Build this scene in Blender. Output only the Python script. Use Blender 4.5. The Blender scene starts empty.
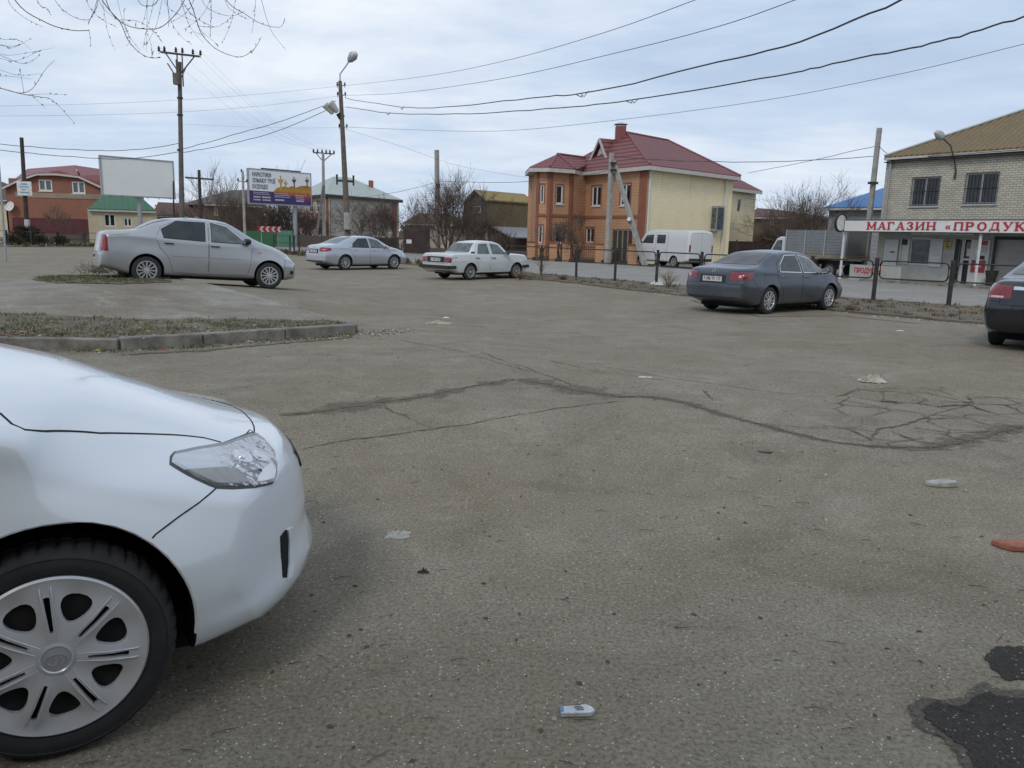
import bpy, bmesh, math, random
from mathutils import Vector, Matrix
from mathutils.bvhtree import BVHTree
R = math.radians
rnd = random.Random(7)
scn = bpy.context.scene
COL = scn.collection

# ---------------------------------------------------------------- camera
FPX = 790.0; PITCH = math.atan(150/790); ROLL = .024; CH = 1.5
_F = Vector((0, math.cos(PITCH), -math.sin(PITCH)))
_U0 = Vector((0, math.sin(PITCH), math.cos(PITCH)))
_R = Vector((math.cos(ROLL), 0, 0)) + _U0*math.sin(ROLL)
_U = Vector((-math.sin(ROLL), 0, 0)) + _U0*math.cos(ROLL)
cam = bpy.data.cameras.new('camera'); camo = bpy.data.objects.new('camera', cam); COL.objects.link(camo)
cam.sensor_width = 36; cam.lens = FPX/1024*36; cam.clip_start = .05; cam.clip_end = 3000
m = Matrix.Identity(4)
for i in range(3):
    m[i][0] = _R[i]; m[i][1] = _U[i]; m[i][2] = -_F[i]
m[2][3] = CH
camo.matrix_world = m; scn.camera = camo
CAM = Vector((0, 0, CH))
def ray(px, py):
    return _F + _R*((px-512)/FPX) + _U*((384-py)/FPX)
def P(px, py, Y):
    d = ray(px, py); return CAM + d*(Y/d.y)
def ss(a, b, x):
    t = max(0, min(1, (x-a)/(b-a))); return t*t*(3-2*t)
def gz(x, y):
    d = math.hypot((x+8.5)/5.5, (y-16.5)/6.5)
    return -.2*ss(4, 22, y)+.40*(1-ss(.2, 1.3, d))-.2*ss(8, 17, x)*ss(24, 36, y)
def G(px, py):
    d = ray(px, py); t = .5
    while t < 3000:
        p = CAM+d*t
        if p.z <= gz(p.x, p.y): break
        t *= 1.001
    return p

# ---------------------------------------------------------------- objects
def tag(o, label=None, cat=None, group=None, kind=None):
    if label: o['label'] = label
    if cat: o['category'] = cat
    if group: o['group'] = group
    if kind: o['kind'] = kind
    return o
def empty(name, loc, rz=0, parent=None):
    o = bpy.data.objects.new(name, None); COL.objects.link(o)
    o.location = loc; o.rotation_euler = (0, 0, rz)
    o.empty_display_size = .2
    if parent: o.parent = parent
    return o
def thing(name, label, cat, loc=(0, 0, 0), rz=0, group=None):
    return tag(empty(name, loc, rz), label, cat, group)
def copy_tree(o, parent=None):
    c = o.copy(); COL.objects.link(c); c.parent = parent
    for ch in list(o.children): copy_tree(ch, c)
    return c
def off_of(parent):
    v = Vector((0, 0, 0))
    while parent: v += Vector(parent.location); parent = parent.parent
    return v
def box_uv(me):
    uv = me.uv_layers.new(name='UVMap')
    Z = Vector((0, 0, 1))
    for p in me.polygons:
        n = p.normal
        if abs(n.z) > .999: t = Vector((1, 0, 0)); b = Vector((0, 1, 0))
        else:
            t = Z.cross(n).normalized(); b = n.cross(t)
        for li in p.loop_indices:
            co = me.vertices[me.loops[li].vertex_index].co
            uv.data[li].uv = (co.dot(t), co.dot(b))
class MB:
    def __init__(s): s.v = []; s.f = []; s.m = []
    def add(s, vs, fs, mi=0):
        n = len(s.v); s.v += [Vector(v) for v in vs]
        s.f += [tuple(i+n for i in f) for f in fs]; s.m += [mi]*len(fs); return s
    def box(s, c, d, mat=None, mi=0):
        x, y, z = d[0]/2, d[1]/2, d[2]/2; c = Vector(c)
        vs = [Vector((sx*x, sy*y, sz*z)) for sx in (-1, 1) for sy in (-1, 1) for sz in (-1, 1)]
        if mat is not None: vs = [mat @ v for v in vs]
        return s.add([c+v for v in vs], [(0, 1, 3, 2), (4, 6, 7, 5), (0, 4, 5, 1), (2, 3, 7, 6), (0, 2, 6, 4), (1, 5, 7, 3)], mi)
    def hexa(s, p, mi=0):   # p: 4 bottom (ccw from above) + 4 top
        return s.add(p, [(3, 2, 1, 0), (4, 5, 6, 7), (0, 1, 5, 4), (1, 2, 6, 5), (2, 3, 7, 6), (3, 0, 4, 7)], mi)
    def tube(s, pts, r, n=6, mi=0, caps=True):
        pts = [Vector(p) for p in pts]; rs = r if isinstance(r, (list, tuple)) else [r]*len(pts)
        vs = []; k = len(pts); a = None
        for i, p in enumerate(pts):
            d = (pts[min(i+1, k-1)]-pts[max(i-1, 0)])
            if d.length < 1e-9: d = Vector((0, 0, 1))
            d.normalize()
            if a is None: a = Vector((0, 0, 1)) if abs(d.z) < .9 else Vector((1, 0, 0))
            x = d.cross(a).normalized(); y = d.cross(x).normalized(); a = -y if False else a
            for j in range(n):
                t = 2*math.pi*j/n; vs.append(p+(x*math.cos(t)+y*math.sin(t))*rs[i])
        fs = [(i*n+j, i*n+(j+1) % n, (i+1)*n+(j+1) % n, (i+1)*n+j) for i in range(k-1) for j in range(n)]
        if caps: fs += [tuple(range(n-1, -1, -1)), tuple((k-1)*n+j for j in range(n))]
        return s.add(vs, fs, mi)
    def bar(s, a, b, w, h, up=(0, 0, 1), mi=0):   # rectangular bar a->b
        a = Vector(a); b = Vector(b); d = (b-a).normalized(); x = d.cross(Vector(up)).normalized(); y = x.cross(d)
        vs = [q+x*sx*w/2+y*sy*h/2 for q in (a, b) for sx, sy in ((-1, -1), (1, -1), (1, 1), (-1, 1))]
        return s.add(vs, [(3, 2, 1, 0), (4, 5, 6, 7), (0, 1, 5, 4), (1, 2, 6, 5), (2, 3, 7, 6), (3, 0, 4, 7)], mi)
    def lathe(s, prof, n=32, origin=(0, 0, 0), axis=(0, 0, 1), mi=0, closed=False, rfun=None):
        o = Vector(origin); w = Vector(axis).normalized(); u = w.cross(Vector((0, 0, 1)) if abs(w.z) < .9 else Vector((1, 0, 0))).normalized(); v = w.cross(u)
        vs = []
        for k, (r, h) in enumerate(prof):
            for j in range(n):
                t = 2*math.pi*j/n; rr = r if rfun is None else rfun(k, j, r)
                vs.append(o+w*h+(u*math.cos(t)+v*math.sin(t))*rr)
        K = len(prof); fs = []
        for k in range(K-1 if not closed else K):
            k2 = (k+1) % K
            for j in range(n): fs.append((k*n+j, k*n+(j+1) % n, k2*n+(j+1) % n, k2*n+j))
        if not closed:
            if prof[0][0] > 1e-6: fs.append(tuple(range(n-1, -1, -1)))
            if prof[-1][0] > 1e-6: fs.append(tuple((K-1)*n+j for j in range(n)))
        return s.add(vs, fs, mi)
    def prism(s, poly, fn, d0, d1, mi=0):
        """poly in 2D, fn(a,b,d)->Vector"""
        n = len(poly); vs = [fn(a, b, d0) for a, b in poly]+[fn(a, b, d1) for a, b in poly]
        fs = [tuple(range(n)), tuple(range(2*n-1, n-1, -1))]+[(i, i+n, (i+1) % n+n, (i+1) % n) for i in range(n)]
        return s.add(vs, fs, mi)
    def build(s, name, mats, parent=None, smooth=False, local=False, weld=False, angle=None, recalc=True):
        off = Vector((0, 0, 0)) if local else off_of(parent)
        me = bpy.data.meshes.new(name)
        me.from_pydata([tuple(v-off) for v in s.v], [], s.f)
        if not isinstance(mats, (list, tuple)): mats = [mats]
        for q in mats: me.materials.append(q)
        me.polygons.foreach_set('material_index', s.m)
        if recalc or weld:
            bm = bmesh.new(); bm.from_mesh(me)
            if weld: bmesh.ops.remove_doubles(bm, verts=bm.verts, dist=1e-4)
            bmesh.ops.recalc_face_normals(bm, faces=bm.faces); bm.to_mesh(me); bm.free()
        me.update(); box_uv(me)
        if smooth:
            me.polygons.foreach_set('use_smooth', [True]*len(me.polygons))
            me.set_sharp_from_angle(angle=R(angle or 35))
        o = bpy.data.objects.new(name, me); COL.objects.link(o)
        if parent: o.parent = parent
        return o

# ---------------------------------------------------------------- materials
def new_mat(name):
    m = bpy.data.materials.new(name); m.use_nodes = True
    nt = m.node_tree; return m, nt, nt.nodes['Principled BSDF']
def node(nt, t, **kw):
    n = nt.nodes.new(t)
    for k, v in kw.items():
        if k.startswith('_'): setattr(n, k[1:], v)
    return n
def coords(nt, kind='Object', scale=(1, 1, 1)):
    tc = nt.nodes.new('ShaderNodeTexCoord'); mp = nt.nodes.new('ShaderNodeMapping')
    mp.inputs['Scale'].default_value = scale
    nt.links.new(tc.outputs[kind], mp.inputs['Vector']); return mp.outputs[0]
def noise(nt, vec, scale, detail=4, rough=.55, dist=0):
    n = nt.nodes.new('ShaderNodeTexNoise'); n.inputs['Scale'].default_value = scale
    n.inputs['Detail'].default_value = detail; n.inputs['Roughness'].default_value = rough; n.inputs['Distortion'].default_value = dist
    nt.links.new(vec, n.inputs['Vector']); return n.outputs['Fac']
def ramp(nt, fac, stops):
    r = nt.nodes.new('ShaderNodeValToRGB'); e = r.color_ramp.elements
    while len(e) < len(stops): e.new(.5)
    for k, (p, c) in enumerate(stops):
        e[k].position = p
        if not isinstance(c, (tuple, list)): c = (c, c, c)
        e[k].color = (*c, 1)
    nt.links.new(fac, r.inputs['Fac']); return r.outputs['Color']
def mix(nt, a, b, fac, mode='MIX'):
    x = nt.nodes.new('ShaderNodeMix'); x.data_type = 'RGBA'; x.blend_type = mode
    for s, v in ((x.inputs['Factor'], fac), (x.inputs['A'], a), (x.inputs['B'], b)):
        if hasattr(v, 'node'): nt.links.new(v, s)
        elif isinstance(v, (tuple, list)): s.default_value = (*v, 1)
        else: s.default_value = v
    return x.outputs['Result']
def math_(nt, op, a, b=0.0, clamp=False):
    x = nt.nodes.new('ShaderNodeMath'); x.operation = op; x.use_clamp = clamp
    for s, v in ((x.inputs[0], a), (x.inputs[1], b)):
        if hasattr(v, 'node'): nt.links.new(v, s)
        else: s.default_value = v
    return x.outputs[0]
def bump(nt, b, h, strength=.3, dist=.02):
    n = nt.nodes.new('ShaderNodeBump'); n.inputs['Strength'].default_value = strength; n.inputs['Distance'].default_value = dist
    nt.links.new(h, n.inputs['Height']); nt.links.new(n.outputs[0], b.inputs['Normal']); return n
_plain = {}
def plain(name, c, rough=.7, metal=0, var=.25, scale=6, bs=.15, coat=0, spec=.5):
    key = (name,)
    if key in _plain: return _plain[key]
    m, nt, b = new_mat(name)
    v = coords(nt)
    f = noise(nt, v, scale, 5, .6)
    lo = tuple(x*(1-var) for x in c); hi = tuple(min(1, x*(1+var)) for x in c)
    nt.links.new(ramp(nt, f, [(.3, lo), (.7, hi)]), b.inputs['Base Color'])
    b.inputs['Roughness'].default_value = rough; b.inputs['Metallic'].default_value = metal
    b.inputs['Coat Weight'].default_value = coat; b.inputs['Coat Roughness'].default_value = .05
    b.inputs['Specular IOR Level'].default_value = spec
    if bs: bump(nt, b, noise(nt, v, scale*8, 3), bs, .01)
    _plain[key] = m; return m
def paint(name, c, metal=0., dirt=.3, rough=.28, dirtc=(.17, .15, .12)):
    """car paint with road dust lower down"""
    m, nt, b = new_mat(name)
    v = coords(nt)
    sp = nt.nodes.new('ShaderNodeSeparateXYZ'); nt.links.new(v, sp.inputs[0])
    n = noise(nt, v, 3.5, 6, .65)
    hgt = math_(nt, 'SUBTRACT', .75, sp.outputs['Z'])
    a = math_(nt, 'ADD', math_(nt, 'MULTIPLY', hgt, 1.2), math_(nt, 'MULTIPLY', math_(nt, 'SUBTRACT', n, .5), 1.6))
    a = math_(nt, 'MULTIPLY', a, dirt, True)
    a = math_(nt, 'ADD', a, math_(nt, 'MULTIPLY', n, dirt*.25), True)
    nt.links.new(mix(nt, c, dirtc, a), b.inputs['Base Color'])
    nt.links.new(math_(nt, 'ADD', rough, math_(nt, 'MULTIPLY', a, .5), True), b.inputs['Roughness'])
    b.inputs['Metallic'].default_value = metal
    b.inputs['Coat Weight'].default_value = .7*(1-dirt*.6); b.inputs['Coat Roughness'].default_value = .06+dirt*.2
    return m
def asphalt(name, c1, c2, dust, speck=.55, sc=1.0, crackm=None):
    m, nt, b = new_mat(name)
    v = coords(nt)
    big = noise(nt, v, .26, 6, .62, .9); blot = noise(nt, v, .9, 7, .7, 1.4); mid = noise(nt, v, 2.1, 6, .65, .3); fine = noise(nt, v, 60, 4, .7)
    tiny = noise(nt, v, 260, 2, .6)
    col = mix(nt, c1, c2, ramp(nt, mid, [(.35, 0), (.65, 1)]))
    col = mix(nt, col, dust, math_(nt, 'MULTIPLY', ramp(nt, big, [(.38, 0), (.62, 1)]), .75))
    col = mix(nt, col, tuple(x*.70 for x in dust), math_(nt, 'MULTIPLY', ramp(nt, blot, [(.52, 0), (.66, 1)]), .55))
    col = mix(nt, col, tuple(min(1, x*1.22) for x in c2), math_(nt, 'MULTIPLY', ramp(nt, blot, [(.32, 1), (.45, 0)]), .5))
    patchy = noise(nt, v, 7, 5, .7, 1.0)
    col = mix(nt, col, tuple(x*.62 for x in c1), math_(nt, 'MULTIPLY', ramp(nt, patchy, [(.56, 0), (.72, 1)]), .45))
    col = mix(nt, col, (0, 0, 0), ramp(nt, fine, [(.32, .55), (.56, 0)]))
    col = mix(nt, col, (.5, .48, .44), ramp(nt, tiny, [(.6, 0), (.75, .35)]))
    vo = nt.nodes.new('ShaderNodeTexVoronoi'); vo.inputs['Scale'].default_value = 85; nt.links.new(v, vo.inputs['Vector'])
    sep = nt.nodes.new('ShaderNodeSeparateColor'); nt.links.new(vo.outputs['Color'], sep.inputs[0])
    inside = math_(nt, 'LESS_THAN', vo.outputs['Distance'], .30)
    pick = math_(nt, 'GREATER_THAN', sep.outputs[0], .86)
    peb = math_(nt, 'MULTIPLY', inside, pick)
    col = mix(nt, col, mix(nt, (.26, .25, .23), (.62, .60, .56), sep.outputs[1]), math_(nt, 'MULTIPLY', peb, speck))
    nt.links.new(col, b.inputs['Base Color'])
    b.inputs['Roughness'].default_value = .92; b.inputs['Specular IOR Level'].default_value = .25
    hh = math_(nt, 'ADD', fine, math_(nt, 'ADD', math_(nt, 'MULTIPLY', peb, .5), math_(nt, 'MULTIPLY', tiny, .6)))
    bump(nt, b, hh, .34, .005)
    return m
def glassy(name, c=(.015, .018, .02), rough=.06):
    m, nt, b = new_mat(name)
    v = coords(nt); f = noise(nt, v, 4, 4)
    nt.links.new(ramp(nt, f, [(.3, tuple(x*.6 for x in c)), (.75, tuple(x*1.8 for x in c))]), b.inputs['Base Color'])
    b.inputs['Roughness'].default_value = rough; b.inputs['Specular IOR Level'].default_value = .6
    return m
def brick(name, c1, c2, mortar, bw=.25, bh=.085, ms=.012, offset=.5, var=.3, bs=.4):
    m, nt, b = new_mat(name)
    v = coords(nt, 'UV')
    t = nt.nodes.new('ShaderNodeTexBrick'); nt.links.new(v, t.inputs['Vector'])
    t.inputs['Color1'].default_value = (*c1, 1); t.inputs['Color2'].default_value = (*c2, 1); t.inputs['Mortar'].default_value = (*mortar, 1)
    t.inputs['Scale'].default_value = 1; t.inputs['Mortar Size'].default_value = ms; t.inputs['Brick Width'].default_value = bw; t.inputs['Row Height'].default_value = bh
    t.offset = offset
    n = noise(nt, v, 1.1, 5, .6); n2 = noise(nt, v, 14, 3)
    col = mix(nt, t.outputs['Color'], (.05, .045, .04), math_(nt, 'MULTIPLY', ramp(nt, n, [(.4, 0), (.75, 1)]), var))
    col = mix(nt, col, (.6, .58, .5), math_(nt, 'MULTIPLY', ramp(nt, n2, [(.55, 0), (.8, 1)]), var*.4))
    nt.links.new(col, b.inputs['Base Color']); b.inputs['Roughness'].default_value = .9
    bump(nt, b, math_(nt, 'SUBTRACT', 1, t.outputs['Fac']), bs, .01)
    return m
def ribbed(name, c, period, horiz=True, depth=.35, var=.25, rough=.6, sharp='SIN', metal=0., dirt=(.1, .09, .07), across=None, bsd=.02, lw=.09):
    """boards, siding or corrugated sheet: bands in UV v (horiz) or u"""
    m, nt, b = new_mat(name)
    v = coords(nt, 'UV')
    sp = nt.nodes.new('ShaderNodeSeparateXYZ'); nt.links.new(v, sp.inputs[0])
    a = sp.outputs['Y' if horiz else 'X']
    k = math_(nt, 'FRACT', math_(nt, 'DIVIDE', a, period))
    if sharp == 'SIN': h = math_(nt, 'SINE', math_(nt, 'MULTIPLY', k, 2*math.pi)); g = ramp(nt, k, [(.0, 0), (1., 0)])
    else: h = math_(nt, 'SMOOTH_MIN', k, 1)
    line = ramp(nt, k, [(0, 1), (lw, 0), (1-lw*.8, 0), (1, 1)])
    n = noise(nt, v, 1.3, 6, .65); n2 = noise(nt, v, 9, 4)
    col = mix(nt, tuple(x*(1-var) for x in c), tuple(min(1, x*(1+var)) for x in c), ramp(nt, n2, [(.3, 0), (.7, 1)]))
    col = mix(nt, col, dirt, math_(nt, 'MULTIPLY', ramp(nt, n, [(.45, 0), (.8, 1)]), .5))
    if sharp != 'SIN': col = mix(nt, col, tuple(x*.25 for x in c), math_(nt, 'MULTIPLY', line, depth*1.4, True))
    if across:
        b2 = sp.outputs['X' if horiz else 'Y']
        k2 = math_(nt, 'FRACT', math_(nt, 'DIVIDE', b2, across))
        l2 = ramp(nt, k2, [(0, 1), (.12, 0), (.92, 0), (1, 1)])
        col = mix(nt, col, tuple(x*.3 for x in c), math_(nt, 'MULTIPLY', l2, .6))
    nt.links.new(col, b.inputs['Base Color']); b.inputs['Roughness'].default_value = rough; b.inputs['Metallic'].default_value = metal
    bump(nt, b, h if sharp == 'SIN' else math_(nt, 'MULTIPLY', h, 1.), depth, bsd)
    return m

M = {}
M['rubber'] = plain('rubber', (.022, .022, .023), .75, bs=.1, scale=20)
M['dark'] = plain('dark_plastic', (.018, .018, .018), .6)
M['well'] = plain('wheel_well', (.008, .008, .008), .95)
M['silver_rim'] = plain('silver_rim', (.42, .43, .44), .35, .35, .1, 15, .02)
M['hub_silver'] = plain('hub_silver', (.60, .61, .62), .34, .35, .06, 12, .01)
M['rusty'] = plain('rusty_steel', (.085, .058, .042), .8, .3, .5, 18)
M['glass'] = glassy('dark_glass')
M['glass_dust'] = glassy('dusty_glass', (.07, .06, .06), .35)
M['glass_light'] = glassy('pale_glass', (.07, .085, .085), .10)
M['tail_red'] = plain('red_lens', (.20, .008, .010), .18, 0, .35, 30, .05, coat=.8)
M['tail_clear'] = plain('pale_lens', (.55, .45, .44), .2, 0, .3, 40, .1, coat=.8)
M['amber'] = plain('amber_lens', (.55, .16, .03), .2, coat=.6)
M['plate'] = plain('plate_white', (.58, .58, .57), .5, bs=0)
M['black'] = plain('black_print', (.012, .012, .012), .6, bs=0)
M['chrome'] = plain('chrome', (.75, .75, .76), .12, 1, .05, 5, 0)
M['gap'] = plain('gap_black', (.006, .006, .007), .9, bs=0)
M['concrete'] = plain('pole_concrete', (.30, .29, .265), .9, var=.25, scale=3)
M['wood_pole'] = plain('pole_wood', (.13, .105, .085), .9, var=.4, scale=5)
M['dark_wood'] = plain('dark_wood', (.05, .042, .036), .9, var=.35, scale=4)
M['steel'] = plain('galvanised_steel', (.34, .35, .36), .5, .4, .15, 8)
M['dark_steel'] = plain('dark_steel', (.035, .033, .032), .6, .2, .4, 9)
M['pole_dark'] = plain('pole_dark', (.115, .105, .092), .9, var=.3, scale=3)
M['insul'] = plain('insulator_brown', (.03, .022, .02), .3)
M['wire'] = plain('wire_black', (.05, .052, .058), .7, bs=0)
M['white_frame'] = plain('white_frame', (.62, .62, .60), .5, bs=0, var=.08)
M['wpaint'] = plain('white_panel', (.55, .55, .52), .6, var=.12, scale=2)
# ================================================================= cars
def pch(pts):
    xs = [p[0] for p in pts]; ys = [p[1] for p in pts]; n = len(xs)
    h = [xs[i+1]-xs[i] for i in range(n-1)]; d = [(ys[i+1]-ys[i])/h[i] for i in range(n-1)]
    ms = [d[0]]+[0 if d[i-1]*d[i] <= 0 else 2*d[i-1]*d[i]/(d[i-1]+d[i]) for i in range(1, n-1)]+[d[-1]]
    def f(x):
        if x <= xs[0]: return ys[0]
        if x >= xs[-1]: return ys[-1]
        i = 0
        while x > xs[i+1]: i += 1
        t = (x-xs[i])/h[i]
        return (ys[i]*(1+2*t)*(1-t)**2+h[i]*ms[i]*t*(1-t)**2+ys[i+1]*t*t*(3-2*t)+h[i]*ms[i+1]*t*t*(t-1))
    return f
def catmull(p, sub, crisp=0.0):
    """centripetal Catmull-Rom through 2D points"""
    p = [Vector(q) for q in p]; n = len(p); out = []
    for i in range(n-1):
        b, c = p[i], p[i+1]
        a = p[i-1] if i else Vector((-p[1][0], p[1][1])) ; d = p[i+2] if i+2 < n else Vector((-p[n-2][0], p[n-2][1]))
        t0 = 0; t1 = max(1e-4, (b-a).length)**.5; t2 = t1+max(1e-4, (c-b).length)**.5; t3 = t2+max(1e-4, (d-c).length)**.5
        for k in range(sub):
            t = t1+(t2-t1)*k/sub
            A1 = a*((t1-t)/(t1-t0))+b*((t-t0)/(t1-t0)); A2 = b*((t2-t)/(t2-t1))+c*((t-t1)/(t2-t1)); A3 = c*((t3-t)/(t3-t2))+d*((t-t2)/(t3-t2))
            B1 = A1*((t2-t)/(t2-t0))+A2*((t-t0)/(t2-t0)); B2 = A2*((t3-t)/(t3-t1))+A3*((t-t1)/(t3-t1))
            q = B1*((t2-t)/(t2-t1))+B2*((t-t1)/(t2-t1)); q = q.lerp(b.lerp(c, k/sub), crisp); out.append((q.x, q.y))
    out.append((p[-1].x, p[-1].y)); return out
def carbody(S):
    L = S['L']; top = pch(S['top']); belt = pch(S['belt']); bot = pch(S['bot']); wr = pch(S['wr']); wb = pch(S['wb'])
    wm = pch(S['wm']); drop = pch(S['drop']); sill = S.get('sill', .93); zm = pch(S['zm']) if 'zm' in S else (lambda x: .5)
    flare = S.get('flare', .0); ax = S['axles']; r = S['r']
    N = S.get('N', 64)
    xs = [L*(i/N) for i in range(N+1)]
    xs = sorted(set([0, .01, .03, .06, .1, L-.1, L-.06, L-.03, L-.01, L]+[x for x in xs if .12 < x < L-.12]))
    rings = []; sub = S.get('sub', 4)
    for x in xs:
        e = min(x, L-x); k = 1-.05*max(0, 1-e/.1)**2
        zb = bot(x); zt = top(x); zbl = min(belt(x), zt-.012); zr = max(zbl+.006, zt-drop(x)); zmm = min(zm(x), zbl-.05)
        zmm = max(zmm, zb+.1)
        w = wm(x)*k
        pt = [(0, zb), (w*sill*.85, zb), (w*sill, zb+.045), (w*(.985), (zb+zmm)/2+.03), (w, zmm), (wb(x)*k+.3*(w-wb(x)*k), zmm+(zbl-zmm)*.72), (wb(x)*k, zbl), (wr(x)*k, zr), (wr(x)*k*.62, zt-(zt-zr)*.28), (0, zt)]
        half = catmull(pt, sub, S.get('crisp', .25))
        rings.append([(x, y, z) for y, z in half])
    nh = len(rings[0])
    vs = []; fs = []
    for rg in rings:
        vs += [Vector(p) for p in rg]+[Vector((p[0], -p[1], p[2])) for p in rg[-2:0:-1]]
    n = 2*nh-2
    for i in range(len(rings)-1):
        for j in range(n): fs.append((i*n+j, i*n+(j+1) % n, (i+1)*n+(j+1) % n, (i+1)*n+j))
    for base, rev in ((0, False), ((len(rings)-1)*n, True)):
        ring = list(range(base, base+n)); cz = sum(vs[i].z for i in ring)/n; cx = vs[base].x
        c = Vector((cx, 0, cz))
        for sc in (.92, .8, .62, .42, .2):
            s0 = len(vs)
            for i in range(n): vs.append(c+(vs[base+i]-c)*sc)
            new = list(range(s0, s0+n))
            for j in range(n): fs.append((ring[j], ring[(j+1) % n], new[(j+1) % n], new[j]))
            ring = new
        vs.append(c); ci = len(vs)-1
        for j in range(n): fs.append((ring[j], ring[(j+1) % n], ci))
    nf = pch(S['nose']); nr = pch(S['tail'])
    bf, pf, br, pr = S['bow']
    for v in vs:
        x, y, z = v
        hw = .9
        wf = ss(L-S.get('fl', 1.0), L, x); wrr = 1-ss(0, S.get('rl', .9), x)
        a = min(1.0, abs(y)/hw)
        v.x = x-wf*(bf*a**pf+nf(z))+wrr*(br*a**pr+nr(z))
        if flare:
            for q in ax:
                d = math.hypot(v.x-q, z-r)
                g = math.exp(-((d-r-.05)/.10)**2) if d > r+.05 else 1
                if z < S.get('flz', .8) and abs(y) > .5: v.y += math.copysign(flare*g*ss(.5, .75, abs(y)), y)
    if 'warp' in S:
        for v in vs: S['warp'](v)
    me = bpy.data.meshes.new('body'); me.from_pydata([tuple(v) for v in vs], [], fs)
    bm = bmesh.new(); bm.from_mesh(me); bmesh.ops.remove_doubles(bm, verts=bm.verts, dist=2e-4)
    bmesh.ops.dissolve_degenerate(bm, edges=bm.edges, dist=1e-5)
    bmesh.ops.recalc_face_normals(bm, faces=bm.faces)
    bvh = BVHTree.FromBMesh(bm); bm.to_mesh(me); bm.free()
    return me, bvh
def cut_arches(me, S, mats):
    o = bpy.data.objects.new('body', me); COL.objects.link(o)
    for q in mats: me.materials.append(q)
    mb = MB(); rr = S['r']+S.get('gap', .045)
    for x in S['axles']:
        for s in (-1, 1):
            y0 = S['hw']-.30
            a = Vector((x, s*y0, S['r']+S.get('archz', .01))); b = Vector((x, s*(S['hw']+.25), S['r']+S.get('archz', .01)))
            prof = 40
            vs = []
            for q in (a, b):
                for j in range(prof):
                    t = 2*math.pi*j/prof; z = rr*math.sin(t)*S.get('archv', 1)
                    if z < -.05: z = z*1.5
                    vs.append(q+Vector((rr*math.cos(t), 0, z)))
            fs = [tuple(range(prof)), tuple(range(2*prof-1, prof-1, -1))]+[(j, j+prof, (j+1) % prof+prof, (j+1) % prof) for j in range(prof)]
            mb.add(vs, fs)
    c = mb.build('cutter', M['well'], None)
    md = o.modifiers.new('b', 'BOOLEAN'); md.operation = 'DIFFERENCE'; md.object = c; md.solver = 'EXACT'
    try: md.material_mode = 'TRANSFER'
    except Exception: pass
    dg = bpy.context.evaluated_depsgraph_get(); dg.update()
    nm = bpy.data.meshes.new_from_object(o.evaluated_get(dg))
    o.modifiers.clear(); o.data = nm
    bpy.data.objects.remove(c)
    nm.polygons.foreach_set('use_smooth', [True]*len(nm.polygons)); nm.set_sharp_from_angle(angle=R(38))
    return o
def patch(bvh, poly, axis, sign, name, mat, parent, off=.004, res=.07, skirt=.012, smooth=True, mirror=False):
    """poly projected onto the body along axis (0 x, 1 y, 2 z) from side sign"""
    bm = bmesh.new()
    oth = [i for i in range(3) if i != axis]
    vs = []
    for a, b in poly:
        c = [0, 0, 0]; c[oth[0]] = a; c[oth[1]] = b; vs.append(bm.verts.new(c))
    bm.faces.new(vs)
    for k in range(2):
        lo = min(p[k] for p in poly); hi = max(p[k] for p in poly)
        n = max(1, int((hi-lo)/res)); no = [0, 0, 0]; no[oth[k]] = 1
        for i in range(1, n):
            co = [0, 0, 0]; co[oth[k]] = lo+(hi-lo)*i/n
            bmesh.ops.bisect_plane(bm, geom=bm.verts[:]+bm.edges[:]+bm.faces[:], plane_co=co, plane_no=no)
    bmesh.ops.triangulate(bm, faces=[f for f in bm.faces if len(f.verts) > 4])
    d = [0, 0, 0]; d[axis] = -sign; d = Vector(d)
    nrm = {}
    for v in bm.verts:
        o = v.co.copy(); o[axis] = sign*8
        h = bvh.ray_cast(o, d)
        if h[0] is None:
            h = bvh.find_nearest(Vector([v.co[0] if axis != 0 else (S_L(bvh) if sign > 0 else 0), v.co[1] if axis != 1 else sign*.8, v.co[2] if axis != 2 else 1.0]))
        n = h[1]
        if n[axis]*sign < 0: n = -n
        nrm[v.index] = n; v.co = h[0]+n*off; v.normal = n
    bm.verts.index_update()
    for f in bm.faces:
        f.normal_update()
    s_ = sum(f.normal[axis]*f.calc_area() for f in bm.faces)
    if s_*sign < 0: bmesh.ops.reverse_faces(bm, faces=bm.faces)
    bnd = [e for e in bm.edges if e.is_boundary]
    top_faces = list(bm.faces)
    ret = bmesh.ops.extrude_edge_only(bm, edges=bnd)
    nv = [g for g in ret['geom'] if isinstance(g, bmesh.types.BMVert)]
    for v in nv:
        h = bvh.find_nearest(v.co)
        v.co = v.co-h[1]*(skirt+off) if (v.co-h[0]).dot(h[1]) > 0 else v.co-h[1]*skirt
    me = bpy.data.meshes.new(name)
    bm.to_mesh(me); bm.free()
    if mirror:
        pass
    me.materials.append(mat)
    me.polygons.foreach_set('use_smooth', [smooth]*len(me.polygons)); me.set_sharp_from_angle(angle=R(40))
    o = bpy.data.objects.new(name, me); COL.objects.link(o); o.parent = parent
    return o
def S_L(b): return 4.5
def grow(poly, g):
    """crude offset of a convex-ish polygon outward by g"""
    n = len(poly); A = sum(poly[i][0]*poly[(i+1) % n][1]-poly[(i+1) % n][0]*poly[i][1] for i in range(n))
    s = 1 if A > 0 else -1; out = []
    for i in range(n):
        p0 = Vector(poly[i-1]); p1 = Vector(poly[i]); p2 = Vector(poly[(i+1) % n])
        e1 = (p1-p0).normalized(); e2 = (p2-p1).normalized()
        n1 = Vector((e1.y, -e1.x))*s; n2 = Vector((e2.y, -e2.x))*s
        nn = (n1+n2); nn = nn/max(.5, nn.length_squared/2)
        out.append(tuple(p1+nn*g))
    return out
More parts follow.
